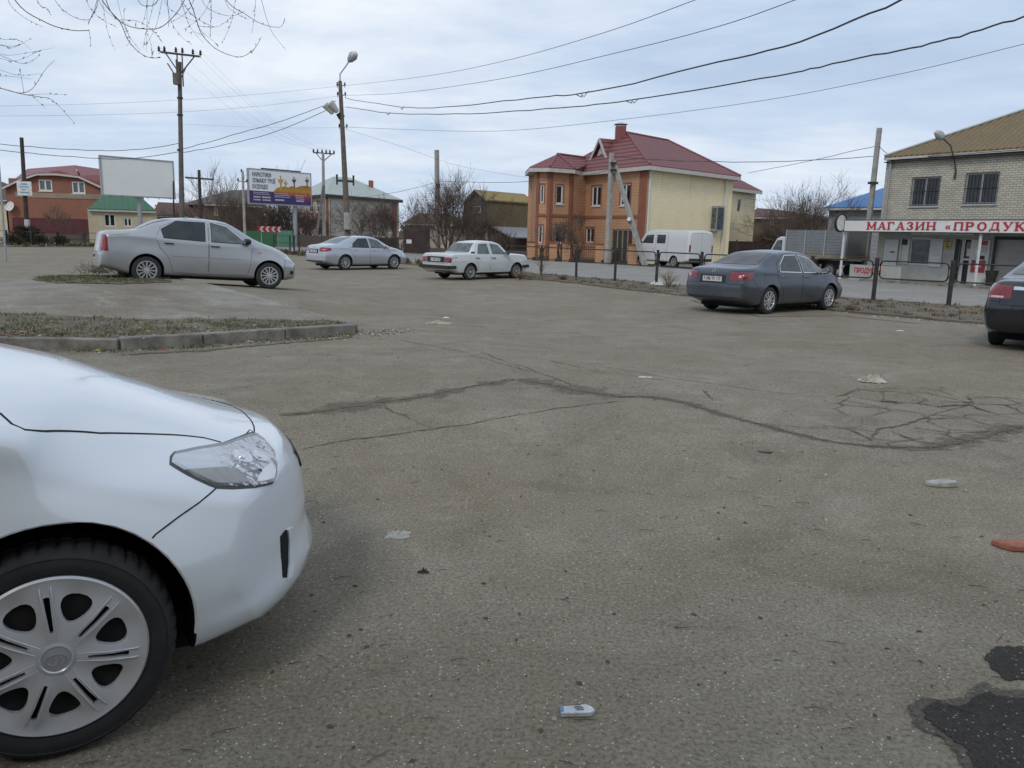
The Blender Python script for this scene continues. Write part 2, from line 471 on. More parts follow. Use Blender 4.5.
def ribbon(bvh, pts, axis, sign, w, name, mat, parent, off=.002, step=.03):
    """thin strip following pts on the surface (panel gaps, mouldings)"""
    oth = [i for i in range(3) if i != axis]
    q = []
    for i in range(len(pts)-1):
        a = Vector(pts[i]); b = Vector(pts[i+1]); n = max(1, int((b-a).length/step))
        q += [a+(b-a)*k/n for k in range(n)]
    q.append(Vector(pts[-1]))
    d = [0, 0, 0]; d[axis] = -sign; d = Vector(d); H = []
    for p in q:
        o = [0, 0, 0]; o[oth[0]] = p[0]; o[oth[1]] = p[1]; o[axis] = sign*8
        h = bvh.ray_cast(Vector(o), d)
        if h[0] is not None: H.append((h[0], h[1] if h[1][axis]*sign > 0 else -h[1]))
    if len(H) < 2: return None
    vs = []; fs = []
    for i, (p, n) in enumerate(H):
        t = (H[min(i+1, len(H)-1)][0]-H[max(i-1, 0)][0]).normalized(); s = t.cross(n).normalized()*w/2
        vs += [p+s-n*.004, p+s+n*off, p-s+n*off, p-s-n*.004]
    for i in range(len(H)-1):
        for j in range(3): fs.append((4*i+j, 4*i+j+1, 4*i+5+j, 4*i+4+j))
    return MB().add(vs, fs).build(name, mat, parent, smooth=True, local=True)
def make_wheel(root, x, y, r, side, kind, w=.2, rimr=None, fine=False):
    rimr = rimr or r*.66
    a = (0, side, 0)
    c = Vector((x, y, r))    # centre of outer face
    t = MB(); n = 168 if fine else 48
    prof = [(rimr*.98, -.02), (rimr*1.02, -.002), (rimr*1.12, .004), (r*.86, .002), (r*.94, -.006), (r*.985, -.022), (r, -.045), (r, -w*.5), (r, -w+.045), (r*.97, -w+.015), (r*.86, -w), (rimr, -w)]
    if fine:
        prof = [(rimr*.98, -.02), (rimr*1.005, -.006), (rimr*1.03, 0), (rimr*1.05, -.001), (rimr*1.06, .002), (rimr*1.12, .005), (r*.84, .006), (r*.9, .001), (r*.905, .0035), (r*.93, -.001), (r*.955, -.010), (r*.978, -.021), (r*.99, -.032), (r, -.05), (r, -.068), (r*.975, -.070), (r*.975, -.08), (r, -.082), (r, -.118), (r*.975, -.12), (r*.975, -.13), (r, -.132), (r, -.16), (r*.985, -.18), (r*.86, -w), (rimr, -w)]
        tread = set(range(10, 15)) | {17, 18, 21, 22}
        def rf(k, j, rr):
            if k in tread and j % 4 == 0: return rr-.0085 if k > 10 else rr-.003
            return rr
        t.lathe(prof, n, c, a, rfun=rf)
    else: t.lathe(prof, n, c, a)
    tyre = t.build('wheel', M['rubber'], root, smooth=True, local=True, angle=30 if fine else 40)
    # barrel + brake behind
    b = MB(); b.lathe([(rimr, -.018), (rimr*.93, -.05), (rimr*.9, -w+.02), (0, -w+.02)], n//2 if fine else 24, c, a)
    if kind == 'corolla':
        b.build('wheel_barrel', M['well'], tyre, smooth=True, local=True); b = MB()
    b.lathe([(rimr*.66, -.05), (rimr*.64, -.07), (rimr*.3, -.07), (rimr*.28, -.03), (0, -.03)], 32, c, a)
    b.lathe([(rimr*.62, -.085), (rimr*.62, -.1), (0, -.1)], 24, c, a)
    b.build('brake_disc', M['rusty'] if kind in ('corolla', 'vaz') else M['dark'], tyre, smooth=True, local=True)
    if kind == 'corolla':
        disc = MB(); prof2 = [(rimr*1.01, -.018), (rimr*1.03, -.002), (rimr*1.0, .006), (rimr*.95, .002), (rimr*.80, .000), (rimr*.6, .008), (rimr*.36, .013), (rimr*.2, .011), (.004, .011)]
        back = [(.004, -.004), (rimr*.36, -.002), (rimr*.6, -.007), (rimr*.8, -.016), (rimr*.94, -.018)]
        disc.lathe(prof2+back, 140, c, a, closed=True)
        w0 = Vector(a); u0 = w0.cross(Vector((0, 0, 1))).normalized(); v0 = w0.cross(u0)
        for vv in disc.v:
            q_ = vv-c; rr_ = math.hypot(q_.dot(u0), q_.dot(v0))/rimr; th = math.atan2(q_.dot(v0), q_.dot(u0)); ph = (th+math.pi/2-.06)*7
            vv += w0*(.0095*math.cos(ph)*ss(.28, .55, rr_)*(1-ss(.84, .97, rr_)))
        d = disc.build('rim', M['hub_silver'], tyre, smooth=True, local=True)
        cut = MB()
        w_ = Vector(a); u = w_.cross(Vector((0, 0, 1))).normalized(); v = w_.cross(u)
        def PT(rr, th, dd): return c+w_*dd+(u*math.cos(th)+v*math.sin(th))*rr
        cut2 = []
        for i in range(7):
            th0 = 2*math.pi*i/7-math.pi/2+.06
            hw0, hw1 = .008, .0045
            poly = [(rimr*.34, -hw1), (rimr*.79, -hw0), (rimr*.80, 0), (rimr*.79, hw0), (rimr*.34, hw1)]
            vs = [PT(p, 0, 0) for p in ()]
            def fn(p, q, dd, t0=th0):
                ca, sa = math.cos(t0), math.sin(t0)
                return c+w_*dd+u*(p*ca-q*sa)+v*(p*sa+q*ca)
            cut.prism(poly, fn, -.05, .05)
            t1 = th0+math.pi/7
            hole = []
            for k in range(20):
                an = 2*math.pi*k/20; cx = math.cos(an); cy = math.sin(an)
                rr = rimr*(.625+.175*cx); half = .0365*(1+.44*cx)
                hole.append((rr, half*(abs(cy)**.8)*(1 if cy > 0 else -1)))
            def fn2(p, q, dd, t0=t1):
                ca, sa = math.cos(t0), math.sin(t0)
                return c+w_*dd+u*(p*ca-q*sa)+v*(p*sa+q*ca)
            cut.prism(hole, fn2, -.05, .05)
        co = cut.build('cut', M['hub_silver'], None, local=True)
        wm = root.matrix_world.copy()
        d.parent = None
        md = d.modifiers.new('b', 'BOOLEAN'); md.object = co; md.operation = 'DIFFERENCE'; md.solver = 'EXACT'
        dg = bpy.context.evaluated_depsgraph_get(); dg.update()
        nm = bpy.data.meshes.new_from_object(d.evaluated_get(dg)); d.modifiers.clear(); d.data = nm; d.parent = tyre
        bpy.data.objects.remove(co)
        nm.polygons.foreach_set('use_smooth', [True]*len(nm.polygons)); nm.set_sharp_from_angle(angle=R(30))
        # raised ridges along spokes and rims of the holes
        rd = MB()
        for i in range(7):
            for s in (-1, 1):
                t0 = 2*math.pi*i/7-math.pi/2+.06
                ca, sa = math.cos(t0), math.sin(t0)
                pts = []
                for k in range(8):
                    p = rimr*(.22+.74*k/7); q = s*(.011+.003*k/7)
                    h = (.0125 if p < rimr*.4 else .0125-.012*(p/rimr-.4)/.5)+.009*ss(.28, .55, p/rimr)*(1-ss(.84, .97, p/rimr))
                    pts.append(c+w_*(h-.001)+u*(p*ca-q*sa)+v*(p*sa+q*ca))
                rd.tube(pts, [.0012]+[.0022]*6+[.001], 6)
        rd.lathe([(rimr*.175, .010), (rimr*.19, .0155), (rimr*.17, .0165), (rimr*.155, .013)], 40, c, a)
        rd.build('spoke_ridge', M['hub_silver'], d, smooth=True, local=True)
        em = MB(); em.lathe([(rimr*.155, .008), (rimr*.15, .0145), (rimr*.1, .0160), (0, .0163)], 32, c, a)
        eo = em.build('centre_cap', M['silver_rim'], d, smooth=True, local=True)
        lg = MB()
        for (rx, rz, ox, oz) in ((.024, .017, 0, 0), (.0085, .016, 0, 0), (.017, .006, 0, .0095)):
            pts = [c+w_*.0165+Vector((rx*math.cos(2*math.pi*k/28)+ox, 0, rz*math.sin(2*math.pi*k/28)+oz)) for k in range(29)]
            lg.tube(pts, .0015, 6, caps=False)
        lg.build('emblem', M['steel'], eo, smooth=True, local=True)
        return tyre
    # generic spoked rim: solid disc ring + spokes
    mb = MB()
    mb.lathe([(rimr*1.0, -.02), (rimr*1.02, .002), (rimr*.95, .004), (rimr*.9, -.012), (rimr*.86, -.03)], 40, c, a)
    mb.lathe([(rimr*.3, -.02), (rimr*.28, .0), (rimr*.16, .004), (0, .004)], 20, c, a)
    w_ = Vector(a); u = w_.cross(Vector((0, 0, 1))).normalized(); v = w_.cross(u)
    if kind == 'vaz':
        mb.lathe([(rimr*.88, -.03), (rimr*.7, -.012), (rimr*.55, -.02), (rimr*.3, -.03), (0, -.028)], 32, c, a)
        for i in range(16):
            t0 = 2*math.pi*i/16; mb.tube([c+w_*(-.02)+(u*math.cos(t0)+v*math.sin(t0))*rimr*.66, c+w_*(-.0125)+(u*math.cos(t0)+v*math.sin(t0))*rimr*.7], .012, 6, 1)
        return_o = mb.build('rim', [M['silver_rim'] if False else plain('vaz_rim', (.33, .33, .31), .6, .2, .3, 15), M['dark']], tyre, smooth=True, local=True)
        return tyre
    ns, sw, dbl = kind
    for i in range(ns):
        t0 = 2*math.pi*i/ns+math.pi/2
        for s in ((-1, 1) if dbl else (0,)):
            o_ = s*dbl
            ca, sa = math.cos(t0), math.sin(t0)
            def fn(p, q, dd): return c+w_*dd+u*(p*ca-q*sa)+v*(p*sa+q*ca)
            k0 = sw*.8; k1 = sw
            pl = [(rimr*.2, o_*.5-k0/2), (rimr*.93, o_-k1/2), (rimr*.93, o_+k1/2), (rimr*.2, o_*.5+k0/2)]
            mb.prism(pl, fn, -.025, -.001)
    mb.build('rim', M['silver_rim'], tyre, smooth=True, local=True)
    return tyre
def mirror_obj(root, S, x, z, mat, side, big=1):
    mb = MB(); y = side*(S['hw']+.04)
    mb.lathe([(.0, -.09*big), (.055*big, -.085*big), (.075*big, -.04*big), (.078*big, .03*big), (.06*big, .05*big), (0, .05*big)], 16, (x, y+side*.045, z), (-1, 0, .0))
    for v in mb.v: v.y = (y+side*.045)+(v.y-(y+side*.045))*1.25; v.z = z+(v.z-z)*.9
    mb.bar((x+.02, side*(S['hw']-.09), z-.07), (x+.01, y+side*.02, z-.02), .05, .03)
    o = mb.build('wing_mirror', mat, root, smooth=True, local=True)
    g = MB(); g.box((x-.052*big, y+side*.045, z), (.004, .15*big, .11*big)); g.build('mirror_glass', M['chrome'], o, local=True)
    return o
def text_mesh(s, size, mat, name, parent, mtx, bold=.0, depth=.002, sx=1.0, align='CENTER', shear=0, width=None):
    cu = bpy.data.curves.new('t', 'FONT'); cu.body = s; cu.size = size; cu.extrude = depth; cu.offset = bold; cu.align_x = align; cu.align_y = 'CENTER'; cu.shear = shear
    o = bpy.data.objects.new('t', cu); COL.objects.link(o)
    dg = bpy.context.evaluated_depsgraph_get(); dg.update()
    me = bpy.data.meshes.new_from_object(o.evaluated_get(dg)); bpy.data.objects.remove(o)
    if width:
        xs = [v.co.x for v in me.vertices]; sx = width/(max(xs)-min(xs))
        if align == 'CENTER':
            cx = (max(xs)+min(xs))/2
            for v in me.vertices: v.co.x -= cx
    for v in me.vertices: v.co.x *= sx
    top_ = parent
    while top_ is not None and top_.parent: top_ = top_.parent
    off = off_of(parent) if top_ is not None and top_.get('world_built') else Vector((0, 0, 0))
    me.transform(mtx)
    if off.length: me.transform(Matrix.Translation(-off))
    me.name = name; me.materials.clear(); me.materials.append(mat); me.update()
    ob = bpy.data.objects.new(name, me); COL.objects.link(ob); ob.parent = parent
    return ob
def car(S, name, label, pt, xw, side, heading, mats, cat='car', group=None, tilt=True):
    """pt = world point under wheel (xw, side*track)"""
    root = thing(name, label, cat, group=group)
    me, bvh = carbody(S)
    body = cut_arches(me, S, [mats['paint'], M['well']]); body.parent = root
    pm = mats['paint']
    hw = S['hw']; r = S['r']
    for x in S['axles']:
        for s in (-1, 1):
            if S.get('no_far') and s == 1 and False: continue
            make_wheel(root, x, s*(hw-S.get('inset', .03)), r, s, S['wheel'], rimr=S.get('rimr'), fine=S.get('fine') and s == -1 and x > 2)
    for s in (-1, 1):
        for k, (dp, hd) in enumerate(S['doors']):
            patch(bvh, grow(dp, .007), 1, s, 'door_gap', M['gap'], body, off=.001, skirt=.004)
            d = patch(bvh, dp, 1, s, 'door', pm, root, off=.0035, res=.06)
            if hd:
                hx, hz = hd
                h = bvh.ray_cast(Vector((hx, s*5, hz)), Vector((0, -s, 0)))[0]
                mb = MB(); yy = h.y+s*.03
                mb.tube([(hx-.09, h.y+s*.002, hz), (hx-.075, yy, hz), (hx+.075, yy, hz), (hx+.09, h.y+s*.002, hz)], .014, 6)
                mb.build('door_handle', mats.get('handle', pm), d, smooth=True, local=True)
            if k < len(S['windows']):
                wp = S['windows'][k]
                patch(bvh, grow(wp, .015), 1, s, 'window_frame', mats.get('wframe', M['dark']), d, off=.006, skirt=.003)
                patch(bvh, wp, 1, s, 'window', mats.get('side_glass', [M['glass'], M['glass']])[k], d, off=.009, skirt=.004)
        for wp in S['windows'][len(S['doors']):]:
            patch(bvh, wp, 1, s, 'window', M['glass'], root, off=.009)
        for pts, w, o_ in S.get('side_strips', []):
            ribbon(bvh, pts, 1, s, w, 'side_moulding', mats.get('mould', pm), root, off=o_)
        for pts in S.get('side_gaps', []):
            ribbon(bvh, pts, 1, s, .007, 'panel_gap', M['gap'], body, off=.0012)
        for (nm, poly, ma, of) in S.get('side_parts', []):
            patch(bvh, poly, 1, s, nm, mats.get(ma) or M[ma], root, off=of, res=.022)
        if 'mirror' in S: mirror_obj(root, S, S['mirror'][0], S['mirror'][1], mats.get('mirror', pm), s)
    for (nm, poly, ma, of) in S.get('rear_parts', []):
        patch(bvh, poly, 0, -1, nm, mats.get(ma) or M[ma], root, off=of, res=.03)
    for (nm, poly, ma, of) in S.get('front_parts', []):
        patch(bvh, poly, 0, 1, nm, mats.get(ma) or M[ma], root, off=of, res=.03)
    for pts in S.get('rear_gaps', []): ribbon(bvh, pts, 0, -1, .008, 'panel_gap', M['gap'], body, off=.0012)
    for pts in S.get('top_gaps', []): ribbon(bvh, pts, 2, 1, .006, 'panel_gap', M['gap'], body, off=.0012, step=.02)
    if 'plate' in S:
        pz, txt = S['plate']
        h = bvh.ray_cast(Vector((-5, 0, pz)), Vector((1, 0, 0)))[0]
        mb = MB(); mb.box((h.x-.008, 0, pz), (.012, .52, .112)); po = mb.build('number_plate', M['plate'], root, local=True)
        mt = Matrix(((0, 0, -1, h.x-.0155), (-1, 0, 0, 0), (0, 1, 0, pz), (0, 0, 0, 1)))
        text_mesh(txt, .10, M['black'], 'plate_text', po, mt, bold=.001, width=.46)
    # underbody
    mb = MB(); mb.box((S['L']/2, 0, S['bot'][2][1]+.01), (S['L']-1.0, 1.28, .13)); mb.build('underbody', M['well'], root, local=True)
    # place
    c, s_ = math.cos(heading), math.sin(heading)
    yl = side*(hw-.12)
    ox = pt[0]-(c*xw-s_*yl); oy = pt[1]-(s_*xw+c*yl)
    def W(x, y): return (ox+c*x-s_*y, oy+s_*x+c*y)
    a0, a1 = S['axles'][0], S['axles'][1]
    zs = {}
    for x in (a0, a1):
        for sg in (-1, 1): q = W(x, sg*(hw-.12)); zs[(x, sg)] = gz(*q)
    zr_ = (zs[(a0, 1)]+zs[(a0, -1)])/2; zf = (zs[(a1, 1)]+zs[(a1, -1)])/2
    pitch = math.atan2(zf-zr_, a1-a0); rl = math.atan2((zs[(a0, 1)]+zs[(a1, 1)]-zs[(a0, -1)]-zs[(a1, -1)])/2, 2*(hw-.12))
    if S.get('flat'): pitch = rl = 0; zr_ = S['flat']
    root.rotation_euler = (Matrix.Rotation(heading, 3, 'Z') @ Matrix.Rotation(-pitch, 3, 'Y') @ Matrix.Rotation(rl, 3, 'X')).to_euler()
    root.location = (ox, oy, zr_-math.tan(pitch)*a0)
    return root, bvh, body

def sedan(**kw):
    S = dict(bow=(.30, 3.2, .22, 3.5), nose=[(.2, .05), (.35, .0), (.55, .0), (.72, .06), (1.0, .12)], tail=[(.2, .06), (.4, 0), (.6, .0), (.8, .03), (1.1, .08)], flare=.008)
    S.update(kw); return S
PI = math.pi
def rect(a0, b0, a1, b1): return [(a0, b0), (a1, b0), (a1, b1), (a0, b1)]
def sym(poly): return [(-a, b) for a, b in poly]

# ---- compact silver-blue / grey saloon with round-topped roof
def saloon_spec(wheel):
    tl = [(.43, .80), (.55, .765), (.80, .785), (.80, .945), (.60, .955), (.45, .93)]
    return sedan(bow=(.30, 3.2, .17, 3.6), L=4.554, hw=.88, r=.316, axles=(1.06, 3.64), wheel=wheel, rl=.8,
        top=[(0, .93), (.05, 1.0), (.12, 1.035), (.55, 1.09), (.72, 1.115), (1.3, 1.36), (1.6, 1.43), (2.2, 1.46), (2.7, 1.435), (3.5, 1.035), (3.65, 1.0), (4.2, .90), (4.45, .79), (4.554, .64)],
        belt=[(0, .88), (.5, .98), (2.0, .945), (3.5, .92), (4.2, .82), (4.554, .56)],
        bot=[(0, .34), (.3, .26), (.6, .2), (4.0, .2), (4.3, .22), (4.554, .28)],
        wr=[(0, .70), (.6, .72), (1.4, .60), (2.2, .60), (2.7, .60), (3.5, .68), (4.55, .64)],
        wb=[(0, .82), (1, .85), (2.5, .85), (3.6, .82), (4.55, .75)], wm=[(0, .84), (.6, .88), (3.9, .88), (4.55, .82)],
        zm=[(0, .62), (2, .62), (4.5, .55)],
        drop=[(0, .02), (.65, .03), (1.4, .07), (2.7, .07), (3.55, .03), (4.55, .03)],
        doors=[([(1.60, .27), (2.335, .26), (2.335, 1.385), (1.80, 1.372), (1.38, 1.14), (1.30, .95), (1.36, .78), (1.50, .62), (1.58, .45)], (1.55, .86)),
               ([(2.355, .26), (3.22, .27), (3.30, .5), (3.34, .92), (2.80, 1.335), (2.355, 1.385)], (2.52, .85))],
        windows=[[(1.43, .975), (2.28, .955), (2.28, 1.34), (1.83, 1.33), (1.50, 1.13)], [(2.40, .955), (3.22, .94), (2.80, 1.27), (2.40, 1.34)]],
        side_strips=[([(.6, .40), (1.2, .40)], .0001, .001)], side_gaps=[[(4.1, .75), (3.98, .58), (3.96, .3)], [(.42, .75), (.66, .5)], [(.28, .95), (.40, .78)]],
        side_parts=[('tail_light', [(.13, .79), (.36, .83), (.40, .90), (.33, .945), (.13, .93)], 'tail_red', .006),
                    ('headlight', [(4.12, .66), (4.42, .60), (4.40, .70), (4.18, .77)], 'headlamp', .005),
                    ('fuel_flap', rect(.78, .76, .95, .92), 'paint', .003)],
        rear_parts=[('tail_light', tl, 'tail_red', .005), ('tail_light', sym(tl), 'tail_red', .005),
                    ('lamp_lens', [(.66, .83), (.72, .83), (.72, .89), (.66, .89)], 'tail_clear', .008), ('lamp_lens', sym([(.66, .83), (.72, .83), (.72, .89), (.66, .89)]), 'tail_clear', .008),
                    ('plate_recess', [(-.36, .70), (.36, .70), (.36, .88), (-.36, .88)], 'dark', .003),
                    ('bumper_lip', [(-.70, .34), (.70, .34), (.70, .40), (-.70, .40)], 'dark', .003),
                    ('rear_window', [(-.60, 1.12), (.60, 1.12), (.50, 1.385), (-.50, 1.385)], 'rear_glass', .005)],
        front_parts=[('windscreen', [(-.66, 1.04), (.66, 1.04), (.52, 1.39), (-.52, 1.39)], 'glass', .005),
                     ('grille', [(-.35, .55), (.35, .55), (.42, .70), (-.42, .70)], 'dark', .004)],
        rear_gaps=[[(-.80, .99), (-.44, .96), (-.42, .70), (.42, .70), (.44, .96), (.80, .99)], [(-.85, .69), (-.42, .69)], [(.42, .69), (.85, .69)]],
        mirror=(3.16, .98))
SALOON = saloon_spec((5, .035, .045))
def emblem(root, bvh, z, rr=.05, fx=-5):
    h = bvh.ray_cast(Vector((fx, 0, z)), Vector((1 if fx < 0 else -1, 0, 0)))[0]
    mb = MB(); sg = -1 if fx < 0 else 1
    pts = [Vector((h.x+sg*.012, rr*math.cos(2*PI*k/20), z+rr*math.sin(2*PI*k/20))) for k in range(21)]
    mb.tube(pts, .006, 6, caps=False)
    def q(a, b): return Vector((h.x+sg*.012, a*rr, z+b*rr))
    mb.tube([q(-.7, .65), q(-.3, -.75), q(0, 0), q(.3, -.75), q(.7, .65)], .005, 5)
    return mb.build('emblem', M['chrome'], root, smooth=True, local=True)
M['headlamp'] = plain('headlamp', (.5, .52, .54), .12, .5, .4, 25, .1, coat=1)
grey_paint = paint('slate_paint', (.050, .062, .080), .35, .30, .3)
silver_a = paint('silver_paint', (.40, .415, .43), .45, .22, .3)
silver_b = paint('silver_blue_paint', (.44, .47, .51), .45, .15, .3)
white_old = paint('old_white_paint', (.58, .60, .60), 0, .30, .4)
black_paint = paint('black_paint', (.004, .005, .009), .0, .0, .2)
white_new = paint('white_paint', (.70, .735, .76), 0, .02, .18)
def deg_car(*a, **k): return car(*a, **k)

g1, bv, bd = car(SALOON, 'parked_car', 'slate grey dusty saloon parked nose to the railing, nearest to the shop', (5.80, 18.25), 1.06, -1, R(39),
    dict(paint=grey_paint, rear_glass=M['glass_dust'], wframe=M['chrome'], side_glass=[M['glass'], M['glass_light']]), 'car', 'cars parked nose to the railing')
emblem(g1, bv, .955)
sp = saloon_spec((9, .03, 0)); 
g2, bv, _ = car(sp, 'parked_car', 'silver saloon with round roof parked farthest away, left of the old white saloon', (-7.35, 34.4), 1.06, -1, R(45),
    dict(paint=silver_b, rear_glass=M['glass_light'], side_glass=[M['glass'], M['glass_light']]), 'car', 'cars parked nose to the railing')
emblem(g2, bv, .955)

# ---- plain silver family saloon, side-on at left
tl = [(.64, .68), (.80, .68), (.80, 1.0), (.72, 1.03), (.66, 1.0)]
LOG = sedan(L=4.29, hw=.86, r=.305, axles=(.93, 3.55), wheel=(12, .028, 0), rl=.6, bow=(.30, 3.2, .11, 4.5),
    crisp=.4, top=[(0, 1.05), (.03, 1.09), (.12, 1.115), (.5, 1.15), (.66, 1.17), (1.15, 1.40), (1.45, 1.475), (2.0, 1.52), (2.55, 1.495), (3.28, 1.12), (3.42, 1.07), (3.9, .95), (4.15, .82), (4.29, .62)],
    belt=[(0, 1.0), (.5, 1.05), (2.0, .99), (3.3, .97), (3.9, .86), (4.29, .55)],
    bot=[(0, .34), (.3, .28), (.6, .21), (3.8, .21), (4.1, .22), (4.29, .27)],
    wr=[(0, .72), (.6, .72), (1.3, .60), (2.0, .60), (2.6, .60), (3.3, .68), (4.29, .6)],
    wb=[(0, .80), (1, .825), (2.5, .83), (3.5, .81), (4.29, .74)], wm=[(0, .83), (.5, .86), (3.7, .86), (4.29, .80)],
    zm=[(0, .62), (2, .60), (4.29, .55)],
    drop=[(0, .02), (.65, .03), (1.3, .07), (2.6, .07), (3.35, .03), (4.29, .03)],
    doors=[([(1.45, .30), (2.18, .28), (2.20, 1.455), (1.62, 1.44), (1.22, 1.25), (1.12, 1.02), (1.2, .80), (1.36, .62), (1.42, .45)], (1.38, .91)),
           ([(2.205, .28), (3.04, .30), (3.10, .5), (3.16, .98), (2.62, 1.40), (2.225, 1.455)], (2.34, .90))],
    windows=[[(1.28, 1.03), (2.12, 1.005), (2.14, 1.405), (1.56, 1.395), (1.24, 1.20)], [(2.27, 1.005), (3.03, .99), (2.60, 1.335), (2.28, 1.405)]],
    side_strips=[([(1.42, .66), (2.12, .66)], .035, .012), ([(2.26, .66), (3.02, .66)], .035, .012)],
    side_gaps=[[(3.98, .80), (3.92, .62), (3.88, .36)], [(.08, .99), (.6, 1.06)]],
    side_parts=[('tail_light', [(.05, .68), (.19, .68), (.18, .92), (.15, .99), (.05, .99)], 'tail_red', .006),
                ('headlight', [(3.92, .70), (4.2, .64), (4.18, .76), (3.98, .86)], 'headlamp', .005),
                ('fuel_flap', rect(.70, .87, .86, .99), 'paint', .003),
                ('fog_recess', [(4.04, .36), (4.15, .36), (4.14, .44), (4.05, .44)], 'dark', .004),
                ('side_repeater', rect(3.28, .80, 3.36, .83), 'amber', .006)],
    rear_parts=[('tail_light', tl, 'tail_red', .005), ('tail_light', sym(tl), 'tail_red', .005),
                ('rear_window', [(-.66, 1.19), (.66, 1.19), (.54, 1.43), (-.54, 1.43)], 'rear_glass', .005)],
    front_parts=[('windscreen', [(-.66, 1.13), (.66, 1.13), (.52, 1.46), (-.52, 1.46)], 'glass_light', .005)],
    rear_gaps=[[(-.60, 1.06), (-.58, .72), (-.45, .64), (.45, .64), (.58, .72), (.60, 1.06)], [(-.85, .66), (-.5, .66)], [(.5, .66), (.85, .66)]],
    mirror=(3.0, 1.05), plate=(.56, 'А 352 ОН'))
l1, bv, _ = car(LOG, 'parked_car', 'silver four door saloon parked side-on at left with its rear wheel on the grass', (-8.0, 17.25), .93, -1, R(32),
    dict(paint=silver_a, rear_glass=M['glass'], mirror=M['dark'], handle=M['dark'], side_glass=[M['glass'], M['glass_light']]), 'car')
mb = MB(); mb.lathe([(0, .55-.0), (.0, .55)], 4)

# ---- old boxy white saloon
tl = [(.50, .64), (.79, .64), (.79, .82), (.50, .82)]
VAZ = sedan(L=4.10, hw=.81, r=.29, axles=(1.02, 3.44), wheel='vaz', crisp=.85, rl=.3, fl=.3, bow=(.04, 5, .03, 5), flare=.004, sill=.95,
    nose=[(.2, .0), (.9, .03)], tail=[(.2, .03), (.6, 0), (1, .02)],
    top=[(0, .90), (.02, .95), (.06, .96), (.85, .985), (.98, .99), (1.32, 1.33), (1.42, 1.385), (2.0, 1.435), (2.5, 1.41), (2.6, 1.38), (3.02, 1.01), (3.1, .99), (3.9, .93), (4.06, .90), (4.10, .86)],
    belt=[(0, .87), (.3, .92), (2.0, .92), (3.2, .91), (4.0, .85), (4.1, .80)],
    bot=[(0, .36), (.3, .30), (.5, .24), (3.7, .24), (4.0, .30), (4.10, .36)],
    wr=[(0, .66), (.8, .68), (1.4, .56), (2.0, .575), (2.55, .57), (3.05, .68), (4.1, .68)],
    wb=[(0, .775), (1, .785), (3.5, .785), (4.1, .77)], wm=[(0, .80), (.5, .81), (3.7, .81), (4.1, .80)],
    zm=[(0, .70), (4, .66)],
    drop=[(0, .015), (.9, .02), (1.4, .055), (2.5, .055), (3.05, .02), (4.1, .015)],
    doors=[([(1.42, .28), (2.02, .28), (2.02, 1.375), (1.50, 1.345), (1.24, .95), (1.24, .76), (1.38, .55)], (1.36, .80)),
           ([(2.04, .28), (2.86, .28), (2.93, .5), (2.95, .90), (2.56, 1.33), (2.04, 1.375)], (2.18, .80))],
    windows=[[(1.34, .945), (1.97, .94), (1.97, 1.325), (1.54, 1.30)], [(2.10, .94), (2.87, .925), (2.52, 1.285), (2.10, 1.325)]],
    side_strips=[([(1.2, .285), (3.0, .285)], .03, .006)],
    side_gaps=[[(2.98, .9), (3.0, .35)]],
    side_parts=[('pillar_vent', [(1.07, .96), (1.22, .96), (1.26, 1.02), (1.14, 1.02)], 'dark', .012), ('side_repeater', rect(3.85, .66, 3.92, .69), 'amber', .006),
                ('rear_badge', rect(.25, .80, .33, .83), 'dark', .005)],
    rear_parts=[('tail_light', tl, 'tail_red', .012), ('tail_light', sym(tl), 'tail_red', .012),
                ('rear_panel', rect(-.48, .63, .48, .84), 'dark', .004),
                ('rear_window', [(-.62, 1.0), (.62, 1.0), (.52, 1.33), (-.52, 1.33)], 'rear_glass', .005)],
    front_parts=[('windscreen', [(-.64, 1.03), (.64, 1.03), (.52, 1.36), (-.52, 1.36)], 'glass_light', .005), ('grille', rect(-.66, .52, .66, .72), 'dark', .006)],
    rear_gaps=[[(-.68, .92), (-.66, .60), (.66, .60), (.68, .92)]], mirror=(2.78, .97), plate=(.73, 'Т 407 КМ'))
v1, bv, _ = car(VAZ, 'parked_car', 'old boxy white saloon with black bumpers parked at the left end of the railing', (-1.68, 29.3), 1.02, -1, R(46),
    dict(paint=white_old, rear_glass=M['glass_light'], mirror=M['dark'], handle=M['dark'], wframe=white_old, side_glass=[M['glass_light'], M['glass_light']]), 'car', 'cars parked nose to the railing')
mb = MB()
for xx, sg in ((-.07, -1), (4.10, 1)):
    mb.box((xx, 0, .47), (.09, 1.58, .12)); mb.bar((xx+.04*-sg, .77, .47), (xx-.35*sg, .80, .47), .05, .11); mb.bar((xx+.04*-sg, -.77, .47), (xx-.35*sg, -.80, .47), .05, .11)
    b_ = mb.build('bumper', M['dark'], v1, local=True); mb = MB()
mb.tube([(-.12, -.55, .27), (.5, -.5, .3)], .025, 8); mb.build('exhaust_pipe', M['rusty'], v1, local=True)

